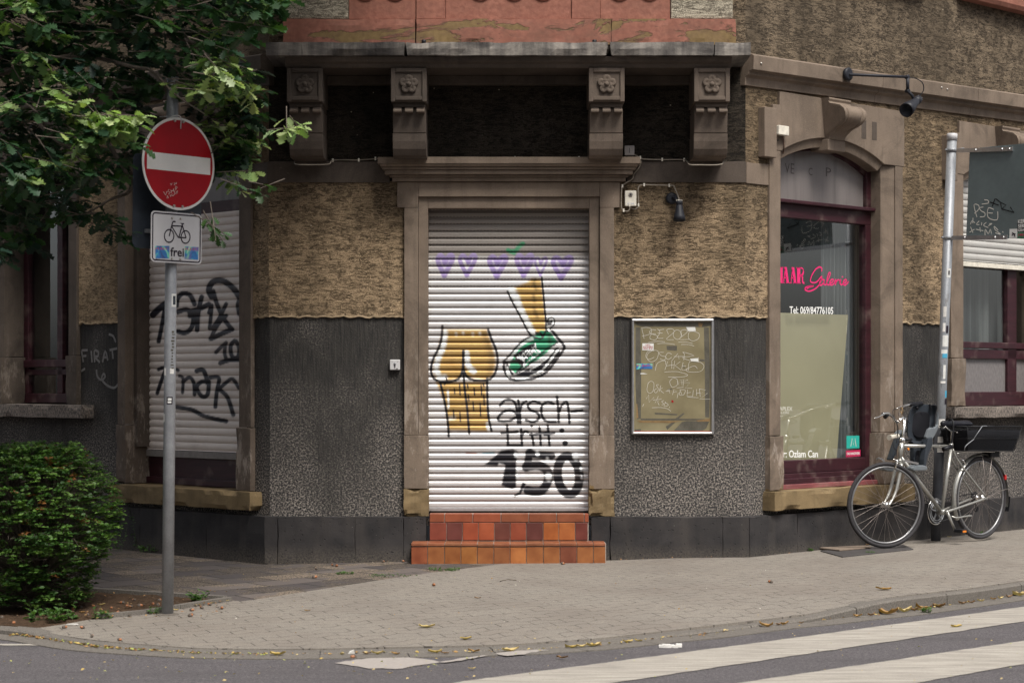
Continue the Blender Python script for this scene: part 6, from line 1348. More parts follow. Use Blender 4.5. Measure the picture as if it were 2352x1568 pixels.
def turn(sx, lat, z):  # steering assembly: sx forwards in the wheel's plane, lat sideways towards the road
    return Vector((hdb.x, 0, z))+fwd*sx+fax*lat
m.tube([hdb+Vector((0, 0, -.02)), hdb+Vector((-.0, 0, .0))], .024, 14); m.tube([turn(.005, -.05, hdb.z-.035), turn(.005, .05, hdb.z-.035)], .017, 12)
for sd in (-1, 1):
    q = fc_+fax*sd*.052; p0 = turn(.005, sd*.047, hdb.z-.035); p1 = p0.lerp(q, .55)+Vector((.035, 0, 0)); p2 = p0.lerp(q, .82)+Vector((.03, 0, 0)); m.tube(smooth([p0, p1, p2, q], 5), [.0145]*6+[.012]*5+[.009]*5, 10)
fk = m.build('fork', M_FRAME, BY)
m = MB(FK); st = Vector(b5(716, 262)); m.tube([hdt, Vector(b5(702, 420)), st], .0125, 12); m.tube([st, Vector(b5(690, 272, .02)), Vector(b5(665, 300, .04))], .013, 10); m.lathe(hdt, Vector(b5(702, 420))-hdt, [(.022, -.012), (.024, 0), (.024, .022), (.018, .026)], 18); m.build('stem', M_CHROME, BY)
m = MB(FK); cl = Vector(b5(668, 300, .02))
lft = smooth([Vector(b5(655, 305, .04)), Vector(b5(630, 300, .09)), Vector(b5(605, 262, .15)), Vector(b5(570, 232, .20)), Vector(b5(515, 232, .24))], 5)
rgt = smooth([Vector(b5(655, 305, .02)), Vector(b5(672, 270, -.06)), Vector(b5(668, 215, -.14)), Vector(b5(700, 170, -.22)), Vector(b5(760, 150, -.25))], 5)
m.tube(lft, .0115, 10); m.tube(rgt, .0115, 10); hb_ = m.build('handlebar', M_CHROME, BY)
m = MB(FK); g0, g1 = Vector(b5(755, 152, -.25)), Vector(b5(868, 142, -.27))
m.tube([g0.lerp(g1, i/14) for i in range(15)], [.0165+.0035*(i % 2) for i in range(15)], 12); m.tube([Vector(b5(560, 240, .20)), Vector(b5(535, 265, .20))], .018, 8); m.build('grip', M_BLACK, hb_)
m = MB(FK); m.tube(smooth([Vector(b5(565, 228, .2)), Vector(b5(520, 240, .25)), Vector(b5(480, 262, .28)), Vector(b5(443, 272, .3))], 4), [.008]*6+[.005]*7, 8); m.tube(smooth([Vector(b5(725, 150, -.24)), Vector(b5(690, 165, -.26)), Vector(b5(640, 188, -.26))], 4), .005, 8); m.build('brake_lever', M_CHROME, hb_)
m = MB(FK); m.torus(b5(688, 205, -.1), (.7, .5, .1), .03, .004, 20, 6); m.build('bell', M_TAPEO, hb_)
m = MB(FK)
for L in ([(560, 240, .2), (610, 270, .22), (645, 330, .14), (650, 420, .06), (640, 500, .04)], [(640, 190, -.24), (612, 200, -.1), (610, 240, 0), (640, 300, .06), (655, 370, .07), (650, 430, .05)], [(650, 430, .04), (610, 480, .05), (618, 540, .05), (640, 560, .04), (635, 640, .05)], [(700, 470, .03), (660, 500, .04), (680, 540, .04)], [(705, 280, .0), (760, 320, -.02), (700, 350, 0)]):
    m.tube(smooth([Vector(b5(*p)) for p in L], 5), .0035, 6)
m.build('brake_cable', M_BLACK, BY)
m = MB(FK); m.rbox(0, 0, 0, 0, 0, 0) if False else None
a = Vector(b5(575, 445, .05)); b = Vector(b5(655, 432, .03)); m.tube([b, a.lerp(b, .3), a], [.018, .02, .024], 16); m.build('head_lamp', M_WHITEP, BY)
m = MB(FK); c = Vector(b5(742, 548, .02)); m.lathe(c, (0, 1, 0), [(.010, 0), (.010, .01)], 10); m.build('orange_reflector', M_ORANGE, BY)
m = MB(FK); c = Vector(b5(640, 690, .07)); 
m.tube([Vector(b5(610, 640, .04)), Vector(b5(650, 655, .07)), Vector(b5(630, 720, .07))], .007, 6); m.tube([Vector(b5(655, 640, .06)), Vector(b5(640, 700, .08))], .006, 6); m.tube([Vector(b5(1230, 640, .04)), Vector(b5(1262, 690, .05))], .007, 6); m.build('brake_caliper', M_CHROME, BY)
# saddle, seat post
m = MB(FK); m.tube([stt, Vector(b5(1140, 395))], .0125, 12); m.build('seat_post', M_CHROME, BY)
m = MB(FK); rings = []; sp = Vector(b5(1042, 322)); ep = Vector(b5(1278, 325)); n = 14
for i in range(n+1):
    t = i/n; c = sp.lerp(ep, t); wv = .022+.075*max(0, (t-.35)/.65)**1.2 if t < .9 else .075; zc = c.z+.012*math.sin(t*3.1)-.018*math.sin(math.pi*t)*.8; hgt = .028+.006*t
    if i in (0, n): wv *= .55; hgt *= .6
    rings.append([(c.x, wv*math.cos(a), zc+(hgt*math.sin(a) if math.sin(a) > 0 else hgt*1.1*math.sin(a))) for a in [2*math.pi*j/16 for j in range(16)]])
vs = [p for r_ in rings for p in r_]; m.add(vs, [(i*16+j, i*16+(j+1) % 16, (i+1)*16+(j+1) % 16, (i+1)*16+j) for i in range(n) for j in range(16)]+[tuple(range(16)), tuple(n*16+j for j in reversed(range(16)))], 0, True); sd_ = m.build('saddle', M_LEATH, BY)
m = MB(FK)
for k in (-.02, .02): m.tube([Vector(b5(1075, 345, k)), Vector(b5(1120, 385, k)), Vector(b5(1190, 395, k)), Vector(b5(1245, 360, k))], .004, 6)
m.build('saddle_rails', M_CHROME, sd_); m = MB(FK); m.tube([Vector(b5(1180, 398, .03)), Vector(b5(1240, 412, .04)), Vector(b5(1245, 380, .04))], .006, 8); m.build('saddle_clamp', M_CHROME, sd_)
m = MB(FK); m.tube(smooth([Vector(b5(1130, 500, .05)), Vector(b5(1146, 420, .06)), Vector(b5(1150, 330, .06)), Vector(b5(1140, 290, .04)), Vector(b5(1115, 285, .0)), Vector(b5(1100, 310, -.05)), Vector(b5(1095, 420, -.06)), Vector(b5(1100, 480, -.05))], 5), .0085, 10)
m.build('lock_shackle', M_BASKET, BY); m = MB(FK); m.tube([Vector(b5(1060, 552, .04)), Vector(b5(1135, 525, .05))], .019, 12); m.build('lock_body', M_BLACK, BY)
# mudguard
def arcp(c, r, a0, a1, n): return [(c.x+r*math.cos(R(a0+(a1-a0)*i/n)), c.z+r*math.sin(R(a0+(a1-a0)*i/n))) for i in range(n+1)]
def fender(a0, a1, n, mat, name, r=.392):
    m = MB(FK); P_ = arcp(rc_, r, a0, a1, n); vs = []
    for i, (x, z) in enumerate(P_):
        dx, dz = (x-rc_.x)/r, (z-rc_.z)/r
        for w_, d in ((-.026, -.012), (-.018, .0), (0, .006), (.018, 0), (.026, -.012)): vs.append((x+dx*d, w_, z+dz*d))
    m.add(vs, [(i*5+j, i*5+j+1, i*5+j+6, i*5+j+5) for i in range(n) for j in range(4)], 0, True); return m.build(name, mat, BY, recalc=False)
fender(208, 62, 40, M_FRAME, 'mudguard'); fender(62, -14, 24, M_FRAME, 'mudguard')
m = MB(FK); P_ = arcp(rc_, .398, 0, -20, 6); vs = []
for x, z in P_: vs += [(x, -.03, z), (x+.006, 0, z), (x, .03, z)]
m.add(vs, [(3*i+j, 3*i+j+1, 3*i+j+4, 3*i+j+3) for i in range(6) for j in (0, 1)], 0, True); m.build('mud_flap', M_BLACK, BY, recalc=False)
m = MB(FK); m.tube(smooth([rc_+Vector((.0, .07, 0)), rc_+Vector((.2, .05, .05)), rc_+Vector((.392, .02, .07))], 4), .003, 6); m.tube([rc_+Vector((.0, .07, 0)), rc_+Vector((.09, .06, .37))], .003, 6); m.tube([rc_+Vector((.0, .07, 0)), rc_+Vector((-.05, .06, .38))], .003, 6); m.tube([rc_+Vector((.0, -.07, 0)), rc_+Vector((.09, -.06, .37))], .003, 6); m.build('mudguard_stay', M_SPOKE, BY)
m = MB(FK); c = Vector(b5(1597, 805)); m.box(c.x-.004, c.x+.018, -.025, .025, c.z-.02, c.z+.025); m.build('rear_reflector', M_REDR, BY, bevel=.004)
# rack and basket
m = MB(FK)
for sd in (-.055, .055): m.tube(smooth([Vector(b5(1185, 590, sd)), Vector(b5(1240, 572, sd)), Vector(b5(1400, 572, sd)), Vector(b5(1520, 574, sd))], 4), .005, 8)
for x in (1260, 1350, 1440, 1515): m.tube([Vector(b5(x, 573, -.055)), Vector(b5(x, 573, .055))], .004, 6)
m.build('rear_rack', M_CHROME, BY); m = MB(FK); c = Vector(b5(1490, 602)); m.box(c.x-.07, c.x+.06, -.05, .05, c.z-.02, c.z+.03); m.build('rack_lamp_block', M_BLACK, BY, bevel=.006)
TL = [b5(1150, 345), b5(1640, 345)]; BL_ = [b5(1185, 562), b5(1600, 562)]
m = MB(FK); wt, wb = .15, .115
tp = [Vector((TL[0][0], -wt, TL[0][2])), Vector((TL[1][0], -wt, TL[1][2])), Vector((TL[1][0], wt, TL[1][2])), Vector((TL[0][0], wt, TL[0][2]))]
bt = [Vector((BL_[0][0], -wb, BL_[0][2])), Vector((BL_[1][0], -wb, BL_[1][2])), Vector((BL_[1][0], wb, BL_[1][2])), Vector((BL_[0][0], wb, BL_[0][2]))]
for k in range(4):
    m.tube([tp[k], tp[(k+1) % 4]], .0045, 6); m.tube([bt[k], bt[(k+1) % 4]], .004, 6); m.tube([tp[k], bt[k]], .003, 5)
    md = [tp[k].lerp(bt[k], .5), tp[(k+1) % 4].lerp(bt[(k+1) % 4], .5)]; m.tube(md, .0035, 6)
    nn = int((tp[(k+1) % 4]-tp[k]).length/.011)
    for i in range(1, nn): m.tube([tp[k].lerp(tp[(k+1) % 4], i/nn), bt[k].lerp(bt[(k+1) % 4], i/nn)], .0013, 3, cap=False)
    for j in range(1, 22): m.tube([tp[k].lerp(bt[k], j/22), tp[(k+1) % 4].lerp(bt[(k+1) % 4], j/22)], .0012, 3, cap=False)
for i in range(1, 40): m.tube([bt[0].lerp(bt[1], i/40), bt[3].lerp(bt[2], i/40)], .0013, 3, cap=False)
for j in range(1, 20): m.tube([bt[0].lerp(bt[3], j/20), bt[1].lerp(bt[2], j/20)], .0013, 3, cap=False)
bk = m.build('basket', M_BASKET, BY)
m = MB(FK); ctr_ = (tp[0]+tp[1]+tp[2]+tp[3]+bt[0]+bt[1]+bt[2]+bt[3])/8
ti = [v+(ctr_-v).normalized()*.012-Vector((0, 0, .03)) for v in tp]; bi = [v+(ctr_-v).normalized()*.012 for v in bt]
m.add(ti+bi, [(0, 1, 5, 4), (1, 2, 6, 5), (2, 3, 7, 6), (3, 0, 4, 7), (4, 5, 6, 7)]); m.build('basket_liner', simple('black_liner_cloth', (.018, .019, .024), .9), bk, recalc=False)
m = MB(FK); m.tube([Vector(b5(1335, 455, .16)), Vector(b5(1410, 343, .165)), Vector(b5(1450, 343, .165))], .0035, 6); m.tube(smooth([Vector(b5(1250, 560, .13)), Vector(b5(1262, 520, .15)), Vector(b5(1335, 460, .16))], 4), .0035, 6); m.build('basket_handle', M_GALV, bk)
# crankset
m = MB(FK); cr = Vector(b5(1003, 1112, -.05)); cr = Vector((bb.x, -.05, bb.z)); m.torus(cr, (0, 1, 0), .098, .006, 40, 6, 0, .6); m.torus(cr, (0, 1, 0), .078, .006, 40, 6, 0, .6)
for k in range(5): a = R(72*k+20); m.tube([cr, cr+Vector((math.cos(a)*.095, 0, math.sin(a)*.095))], .008, 6)
ck = m.build('chainring', M_GALV, BY); m = MB(FK); m.torus(cr+Vector((0, -.012, 0)), (0, 1, 0), .112, .005, 40, 6, 0, .5); m.build('chain_guard', M_CHROME, ck)
m = MB(FK); e0 = Vector((bb.x, .06, bb.z)); e1 = Vector(b5(1165, 1275, .075)); m.tube([e0, e0.lerp(e1, .5), e1], [.015, .011, .012], 10); m.lathe(e0+Vector((0, -.01, 0)), (0, 1, 0), [(.019, 0), (.019, .02), (.010, .024)], 14); e2 = Vector((bb.x*2-e1.x, -.075, bb.z*2-e1.z)); m.tube([Vector((bb.x, -.06, bb.z)), e2], .011, 8); ca = m.build('crank_arm', M_FRAME, BY)
def pedal(e, sd):
    m = MB(FK); m.box(e.x-.03, e.x+.055, e.y+sd*.01, e.y+sd*.095, e.z-.018, e.z+.012); p = m.build('pedal', M_BLACK, ca, bevel=.006)
    m = MB(FK); m.box(e.x-.018, e.x+.03, e.y+sd*.0951, e.y+sd*.099, e.z-.014, e.z+.002); m.build('pedal_reflector', M_ORANGE, p); m = MB(FK); m.lathe((e.x+.058, e.y+sd*.05, e.z), (1, 0, 0), [(.013, 0), (.013, .008)], 10); m.build('pedal_cap', M_CHROME, p)
pedal(e1, 1)
m = MB(FK); m.tube(smooth([Vector(b5(1132, 1150, .04)), Vector(b5(1180, 1165, .07)), Vector(b5(1250, 1152, .08)), Vector(b5(1312, 1146, .09))], 4), .0075, 8); m.build('kickstand', M_FRAME, BY)
m = MB(FK); m.tube([cr+Vector((.0, 0, .10)), rc_+Vector((0, -.05, .04))], .004, 5); m.tube([cr+Vector((.0, 0, -.10)), rc_+Vector((.0, -.05, -.10))], .004, 5); m.lathe(rc_+Vector((.01, -.06, -.10)), (0, 1, 0), [(.03, 0), (.03, .01)], 14); m.tube([rc_+Vector((0, -.055, 0)), rc_+Vector((.01, -.06, -.1))], .008, 6); m.build('chain', M_BLACK, BY)
# child seat between handlebar and saddle
def shell(pts, n0, n1, mat, name, par, bev=.012, dish=None):
    m = MB(FK); L = [b5(x, y, n0) for x, y in pts]; m.prism([(p[0], p[2]) for p in L], n0, n1); return m.build(name, mat, par, bevel=bev)
m = MB(FK); rowsS = []
yl = [(150, 845, 960), (165, 790, 990), (200, 765, 998), (260, 748, 996), (330, 742, 985), (390, 742, 970), (430, 745, 955), (470, 760, 935), (490, 790, 900)]
for y, xa, xb in yl:
    r_ = []
    for i in range(13):
        t = i/12; x = xa+(xb-xa)*t; edge = abs(t-.5)*2; dep = -.12+.075*edge**3; 
        r_.append(b5(x, y, dep))
    rowsS.append(r_)
vs = [p for r_ in rowsS for p in r_]; nn = len(rowsS); back = [(p[0]+.012, p[1]-.02, p[2]) for p in vs]
fs = [(i*13+j, i*13+j+1, (i+1)*13+j+1, (i+1)*13+j) for i in range(nn-1) for j in range(12)]; off = len(vs)
fs2 = [tuple(off+k for k in f) for f in fs]; rim_ = [j for j in range(13)]+[13*i+12 for i in range(1, nn)]+[13*(nn-1)+j for j in range(11, -1, -1)]+[13*i for i in range(nn-2, 0, -1)]
m.add(vs+back, fs+fs2+[(rim_[k], rim_[(k+1) % len(rim_)], off+rim_[(k+1) % len(rim_)], off+rim_[k]) for k in range(len(rim_))], 0, True); cs = m.build('child_seat', M_SEATP, BY, bevel=.003)
m = MB(FK); pts = [(815, 225), (850, 212), (915, 215), (945, 240), (945, 330), (930, 400), (880, 450), (830, 445), (790, 400), (782, 320), (790, 260)]; L = [b5(x, y, -.09) for x, y in pts]; m.prism([(p[0], p[2]) for p in smooth([(q[0], q[1], q[2]) for q in L]+[L[0]], 3)[:-1]], -.125, -.098); m.build('seat_pad', M_BLACK, cs, bevel=.008)
m = MB(FK); m.box(*sorted((b5(865, 232, -.09)[0], b5(915, 232, -.09)[0])), -.099, -.094, *sorted((b5(865, 240, -.09)[2], b5(865, 218, -.09)[2]))); m.build('strap_slot', M_LEATH, cs)
shell([(882, 440), (905, 375), (930, 355), (958, 360), (985, 330), (1002, 215), (992, 360), (965, 420), (935, 470), (905, 500)], -.02, .01, M_SEATG, 'side_guard', cs, .006)
shell([(880, 450), (915, 440), (920, 500), (880, 600), (862, 690), (862, 730), (838, 730), (842, 640), (855, 560)], -.03, .03, M_SEATP, 'leg_guard', cs, .008)
shell([(730, 480), (860, 478), (855, 560), (838, 640), (832, 700), (770, 700), (755, 640), (760, 520)], -.10, -.05, M_SEATP, 'leg_guard', cs, .012)
shell([(660, 380), (690, 385), (640, 450), (610, 520), (590, 600), (560, 650), (545, 645), (580, 540), (615, 440)], -.20, -.14, M_SEATP, 'leg_guard', cs, .01)
shell([(612, 410), (640, 380), (680, 375), (690, 395), (650, 400), (620, 430)], -.205, -.135, M_SEATG, 'side_guard', cs, .008)
shell([(820, 560), (840, 560), (825, 680), (800, 690)], -.049, -.04, M_BLACK, 'vent_slot', cs, .002)
shell([(692, 725), (700, 700), (740, 690), (800, 690), (835, 700), (838, 735), (790, 742), (720, 742)], -.04, .06, M_SEATG, 'foot_rest', cs, .01)
shell([(470, 728), (480, 705), (520, 700), (590, 715), (600, 748), (540, 748), (490, 742)], -.22, -.14, M_SEATG, 'foot_rest', cs, .01)
m = MB(FK)
for L in ([(700, 655, .06), (730, 655, .065), (780, 668, .065), (835, 680, .06)], [(455, 640, -.14), (485, 628, -.13), (515, 640, -.13), (530, 660, -.14)]): m.ribbon([(b5(*p)[0], b5(*p)[2]) for p in L], .018, L[0][2]+.005)
m.build('foot_strap', M_CHROME, cs, recalc=False)
m = MB(FK); m.tube(smooth([Vector(b5(945, 190, -.02)), Vector(b5(950, 158, -.01)), Vector(b5(990, 160, -.01)), Vector(b5(1000, 190, -.02)), Vector(b5(985, 300, -.01)), Vector(b5(975, 500, .0)), Vector(b5(970, 550, .02))], 4), .006, 6); m.tube([Vector(b5(820, 170, -.06)), Vector(b5(828, 195, -.06))], .012, 6); m.build('harness_strap', M_BLACK, cs)
m = MB(FK); m.tube([Vector(b5(720, 465, -.02)), Vector(b5(775, 460, -.02))], .014, 8); m.build('mount_bracket', M_BLACK, cs)
for nm, c_, rad_ in (('post_footing', pb, .075), ('post_footing', qb, .085)):
    m = MB(); vs = [(c_.x, c_.y, c_.z+.012)]
    for i in range(20):
        a = 2*math.pi*i/20; k = rad_*(1+.22*mnoise.noise(Vector((math.cos(a)*2, math.sin(a)*2, c_.x)))); x, y = c_.x+math.cos(a)*k, c_.y+math.sin(a)*k; vs.append((x, y, gz(x, y)+.002))
    m.add(vs, [(0, 1+i, 1+(i+1) % 20) for i in range(20)], 0, True); m.build(nm, simple('dirty_mortar', (.11, .095, .08), .95, 0, .4, 40), TS if c_ is pb else TP)
# ================================================================== VEGETATION
def leaf_batch(pos, dirs, ups, size, cols, shape):
    """pos/dirs/ups (n,3), size n; shape: (k,3) local verts along x=side, y=length, z=up and faces"""
    LV, LF = shape; k = len(LV); n = len(pos)
    d = dirs/np.linalg.norm(dirs, axis=1, keepdims=True); s_ = np.cross(d, ups); s_ /= (np.linalg.norm(s_, axis=1, keepdims=True)+1e-9); u = np.cross(s_, d)
    V = pos[:, None, :]+size[:, None, None]*(LV[None, :, 0, None]*s_[:, None]+LV[None, :, 1, None]*d[:, None]+LV[None, :, 2, None]*u[:, None])
    F = (LF[None]+(np.arange(n)*k)[:, None, None]).reshape(-1, LF.shape[1]); return V.reshape(-1, 3), F, np.repeat(cols, k, 0)
def oak():
    t = [0, .10, .20, .30, .40, .50, .62, .72, .84, .93, 1.0]; w = [.02, .05, .18, .09, .29, .13, .34, .155, .28, .11, .0]; V = []; F = []
    for a, b in zip(t, w): V += [(-b, a-(.05 if b > .2 else 0), .22*b-.12*a*a), (0, a, -.12*a*a), (b, a+(.04 if b > .2 else 0), .22*b-.12*a*a)]
    for i in range(len(t)-1): F += [(3*i, 3*i+1, 3*i+4, 3*i+3), (3*i+1, 3*i+2, 3*i+5, 3*i+4)]
    return np.array(V, float), np.array(F)
def oval(w=.30):
    V = [(0, 0, 0), (-w*.8, .3, .08), (w*.8, .3, .08), (-w, .62, .08), (w, .62, .08), (0, .62, -.02), (0, .3, 0), (0, 1, -.08)]
    F = [(0, 6, 1, 1), (0, 2, 6, 6), (6, 5, 3, 1), (6, 2, 4, 5), (5, 7, 3, 3), (5, 4, 7, 7)]
    V = [(0, 0, 0), (-w, .33, .08), (0, .33, 0), (w, .33, .08), (-w*.85, .7, .07), (0, .7, -.02), (w*.85, .7, .07), (-.02, 1, -.08), (0.02, 1, -.08)]
    F = [(0, 2, 1, 1)]
    V = [(0, 0, 0), (0, .02, 0), (-w, .4, .1), (0, .4, 0), (w, .4, .1), (-w*.6, .8, .05), (0, .8, -.03), (w*.6, .8, .05), (0, 1, -.08), (0, 1.0, -.081)]
    F = [(0, 1, 3, 2), (1, 0, 4, 3), (2, 3, 6, 5), (3, 4, 7, 6), (5, 6, 8, 9), (6, 7, 9, 8)]
    return np.array(V, float), np.array(F)
# --- oak
tb = Vector((-5.6, -3.4, 0)); tb.z = 0
OAK = thing('oak_tree', tb, 'oak tree with dark lobed leaves hanging in at the top left', 'tree')
br = MB()
br.tube(smooth([tb+Vector((0, 0, -.2)), tb+Vector((.05, .1, 1.2)), tb+Vector((.15, .0, 2.6)), tb+Vector((.1, .1, 4.2)), tb+Vector((.3, .2, 6.0))], 5), [.24-.008*i for i in range(21)], 14)
inpoly = lambda x, y, P_: sum(((a[1] > y) != (b[1] > y)) and (x < (b[0]-a[0])*(y-a[1])/((b[1]-a[1]) or 1e-9)+a[0]) for a, b in zip(P_, P_[1:]+P_[:1])) % 2
main = [(-300, -250), (600, -250), (600, 10), (560, 50), (535, 100), (470, 130), (420, 150), (380, 200), (330, 200), (290, 255), (300, 330), (250, 400), (185, 470), (150, 520), (90, 540), (50, 580), (-10, 620), (-300, 680)]
rightg = [(400, 150), (470, 115), (560, 120), (598, 150), (600, 190), (610, 240), (640, 270), (620, 300), (600, 310), (585, 370), (570, 420), (520, 400), (495, 330), (490, 270), (450, 240), (408, 240), (405, 180)]
leftg = [(0, 160), (120, 150), (230, 240), (300, 262), (300, 330), (260, 400), (200, 420), (120, 400), (0, 420)]
midg = [(280, 200), (330, 230), (330, 330), (320, 400), (290, 420), (262, 400), (285, 300)]
topr = [(560, -40), (650, -40), (640, 30), (600, 60), (560, 40)]
specks = [[(478, 500), (500, 490), (500, 540), (480, 540)], [(180, 470), (240, 490), (310, 540), (300, 560), (200, 500)], [(640, 262), (692, 258), (690, 310), (655, 300), (640, 285)], [(560, 410), (610, 415), (600, 450), (570, 445)]]
P_l, D_l, U_l, S_l, C_l = [], [], [], [], []
twg = MB()
def twig(c, dirv, length, nleaf, col, size):
    dirv = dirv.normalized(); p0 = c-dirv*length*.6; p1 = c+dirv*length*.4; sag = Vector((0, 0, -.05*length))
    twg.tube([p0, c+sag*.3, p1+sag], [.0045, .003, .0015], 4, cap=False)
    for i in range(nleaf):
        t = rr.uniform(.15, 1)**.7; p = p0.lerp(p1, t)+sag*t*t; a = rr.uniform(0, 6.28); side_ = Vector((math.cos(a), math.sin(a), rr.uniform(-.5, .35)))
        d = (dirv*rr.uniform(.2, .9)+side_*.9+Vector((0, 0, -.18))).normalized(); up = Vector((rr.gauss(0, .35), rr.gauss(-.12, .35), 1)).normalized()
        P_l.append(p+d*.012); D_l.append(d); U_l.append(up); S_l.append(size*rr.uniform(.65, 1.2)); k = rr.uniform(.7, 1.3); C_l.append((col[0]*k*rr.uniform(.9, 1.15), col[1]*k, col[2]*k*rr.uniform(.8, 1.2)))
def scatter(poly, n, d0, d1, cols, sz=.104, nl=(10, 16), dirbias=(1, -.2, -.15), avoid=True):
    x0, x1 = min(p[0] for p in poly), max(p[0] for p in poly); y0, y1 = min(p[1] for p in poly), max(p[1] for p in poly); k = 0; tries = 0
    while k < n and tries < n*30:
        tries += 1; x, y = rr.uniform(x0, x1), rr.uniform(y0, y1)
        if not inpoly(x, y, poly): continue
        d = rr.uniform(d0, d1)
        if avoid and d < 13.1 and 290 < x < 600 and 205 < y < 640: d = 13.1+rr.random()*.5
        if avoid and d < 13.0 and 296 < x < 575 and 215 < y < 630: continue
        if avoid and d < 12.75 and 362 < x < 424 and 140 < y: continue
        twig(ray(x, y, d), Vector(dirbias)+Vector((rr.gauss(0, .6), rr.gauss(0, .6), rr.gauss(0, .4))), rr.uniform(.18, .36), rr.randint(*nl), rr.choice(cols), sz); k += 1
DK = [(.011, .034, .014), (.016, .044, .017), (.011, .030, .020)]; MD = [(.036, .085, .025), (.028, .072, .03)]; LT = [(.23, .33, .12), (.32, .41, .20), (.17, .27, .09)]  # light tones paint the lit clumps, dark ones the shaded depth
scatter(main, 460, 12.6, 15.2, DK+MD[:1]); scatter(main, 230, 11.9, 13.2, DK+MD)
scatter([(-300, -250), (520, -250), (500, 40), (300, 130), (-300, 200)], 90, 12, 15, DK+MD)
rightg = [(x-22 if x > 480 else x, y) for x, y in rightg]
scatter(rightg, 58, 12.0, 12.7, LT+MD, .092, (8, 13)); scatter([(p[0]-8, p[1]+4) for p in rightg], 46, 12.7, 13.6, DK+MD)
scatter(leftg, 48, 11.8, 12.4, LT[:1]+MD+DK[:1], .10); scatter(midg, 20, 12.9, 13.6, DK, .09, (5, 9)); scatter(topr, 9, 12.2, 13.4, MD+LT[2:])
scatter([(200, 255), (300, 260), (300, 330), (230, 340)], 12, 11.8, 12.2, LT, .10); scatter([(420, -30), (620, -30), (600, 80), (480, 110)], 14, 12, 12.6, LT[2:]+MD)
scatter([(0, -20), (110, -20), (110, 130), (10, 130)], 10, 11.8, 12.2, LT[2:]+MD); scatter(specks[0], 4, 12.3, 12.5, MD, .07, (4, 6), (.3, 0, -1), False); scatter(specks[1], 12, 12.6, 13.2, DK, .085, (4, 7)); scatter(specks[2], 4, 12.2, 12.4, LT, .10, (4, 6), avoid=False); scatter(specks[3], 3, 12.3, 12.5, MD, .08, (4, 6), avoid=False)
for _ in range(700):  # unseen foliage added above the picture to shade the left wing
    p = Vector((rr.uniform(-8.5, -1.7), rr.uniform(-5, -1.0), rr.uniform(4.75, 7.4)))
    if p.x > -2.4 and p.z < 5.3: continue
    twig(p, Vector((rr.gauss(0, 1), rr.gauss(0, 1), 0)), .45, 12, rr.choice(DK+MD), .16)
for _ in range(420):  # further unseen foliage, added to keep the sun off the left wing
    p = Vector((rr.uniform(-3.2, -.5), rr.uniform(-4.2, -1.2), rr.uniform(5.3, 8)))
    twig(p, Vector((rr.gauss(0, 1), rr.gauss(0, 1), 0)), .45, 12, rr.choice(DK+MD), .16)
for _ in range(430):          # rest of the crown, above and outside the picture
    th = rr.uniform(0, 6.28); rr_ = rr.uniform(.2, 1)**.5; p = tb+Vector((1.0+3.6*rr_*math.cos(th), 3.2*rr_*math.sin(th), rr.uniform(4.9, 8.3)))
    if p.y > 1.9 or (p.y > -.7 and p.x > -2.6): continue
    twig(p, Vector((math.cos(th), math.sin(th), 0)), .4, 12, rr.choice(DK+MD), .14)
for bx in ([(-400, 300, 13.4), (-100, 180, 13.3), (150, 60, 13.2), (400, -30, 13.0), (600, -40, 12.8)], [(-300, 500, 12.8), (-60, 330, 12.4), (60, 245, 12.2), (90, 285, 12.1), (140, 330, 12.0), (200, 340, 12.0), (260, 400, 11.9)], [(-100, 200, 13.0), (150, 130, 12.9), (310, 155, 12.6), (350, 165, 12.5), (400, 215, 12.4), (470, 262, 12.3)],
           [(150, 60, 13.2), (420, 90, 12.7), (480, 150, 12.4), (500, 190, 12.3), (545, 180, 12.3), (590, 160, 12.3)], [(200, 260, 13.2), (300, 420, 13.1), (250, 460, 13.0), (180, 500, 13.0)]):
    pts = smooth([ray(*b) for b in bx], 5); n = len(pts); br.tube([tuple(p) for p in pts], [.013*(1-i/n)+.004 for i in range(n)], 7)
for z, tx, ty in ((2.6, 2.2, .6), (3.2, 2.0, -.6), (3.8, 1.5, 1.6), (4.4, -1.6, .8), (4.2, -.5, -2.0), (5, 1.0, -1.6), (5.4, 1.6, .8)): br.tube(smooth([tb+Vector((.1, 0, z)), tb+Vector((tx*.5, ty*.5, z+.6)), tb+Vector((tx, ty, z+1.0))], 5), [.09-.006*i for i in range(11)], 8)
br.build('trunk', M_BARK, OAK); twg.build('twigs', M_BARK, OAK, recalc=False)
V_, F_, C_ = leaf_batch(np.array(P_l), np.array(D_l), np.array(U_l), np.array(S_l), np.array(C_l), oak()); big_mesh('crown', V_, F_, M_LEAF, C_, OAK)
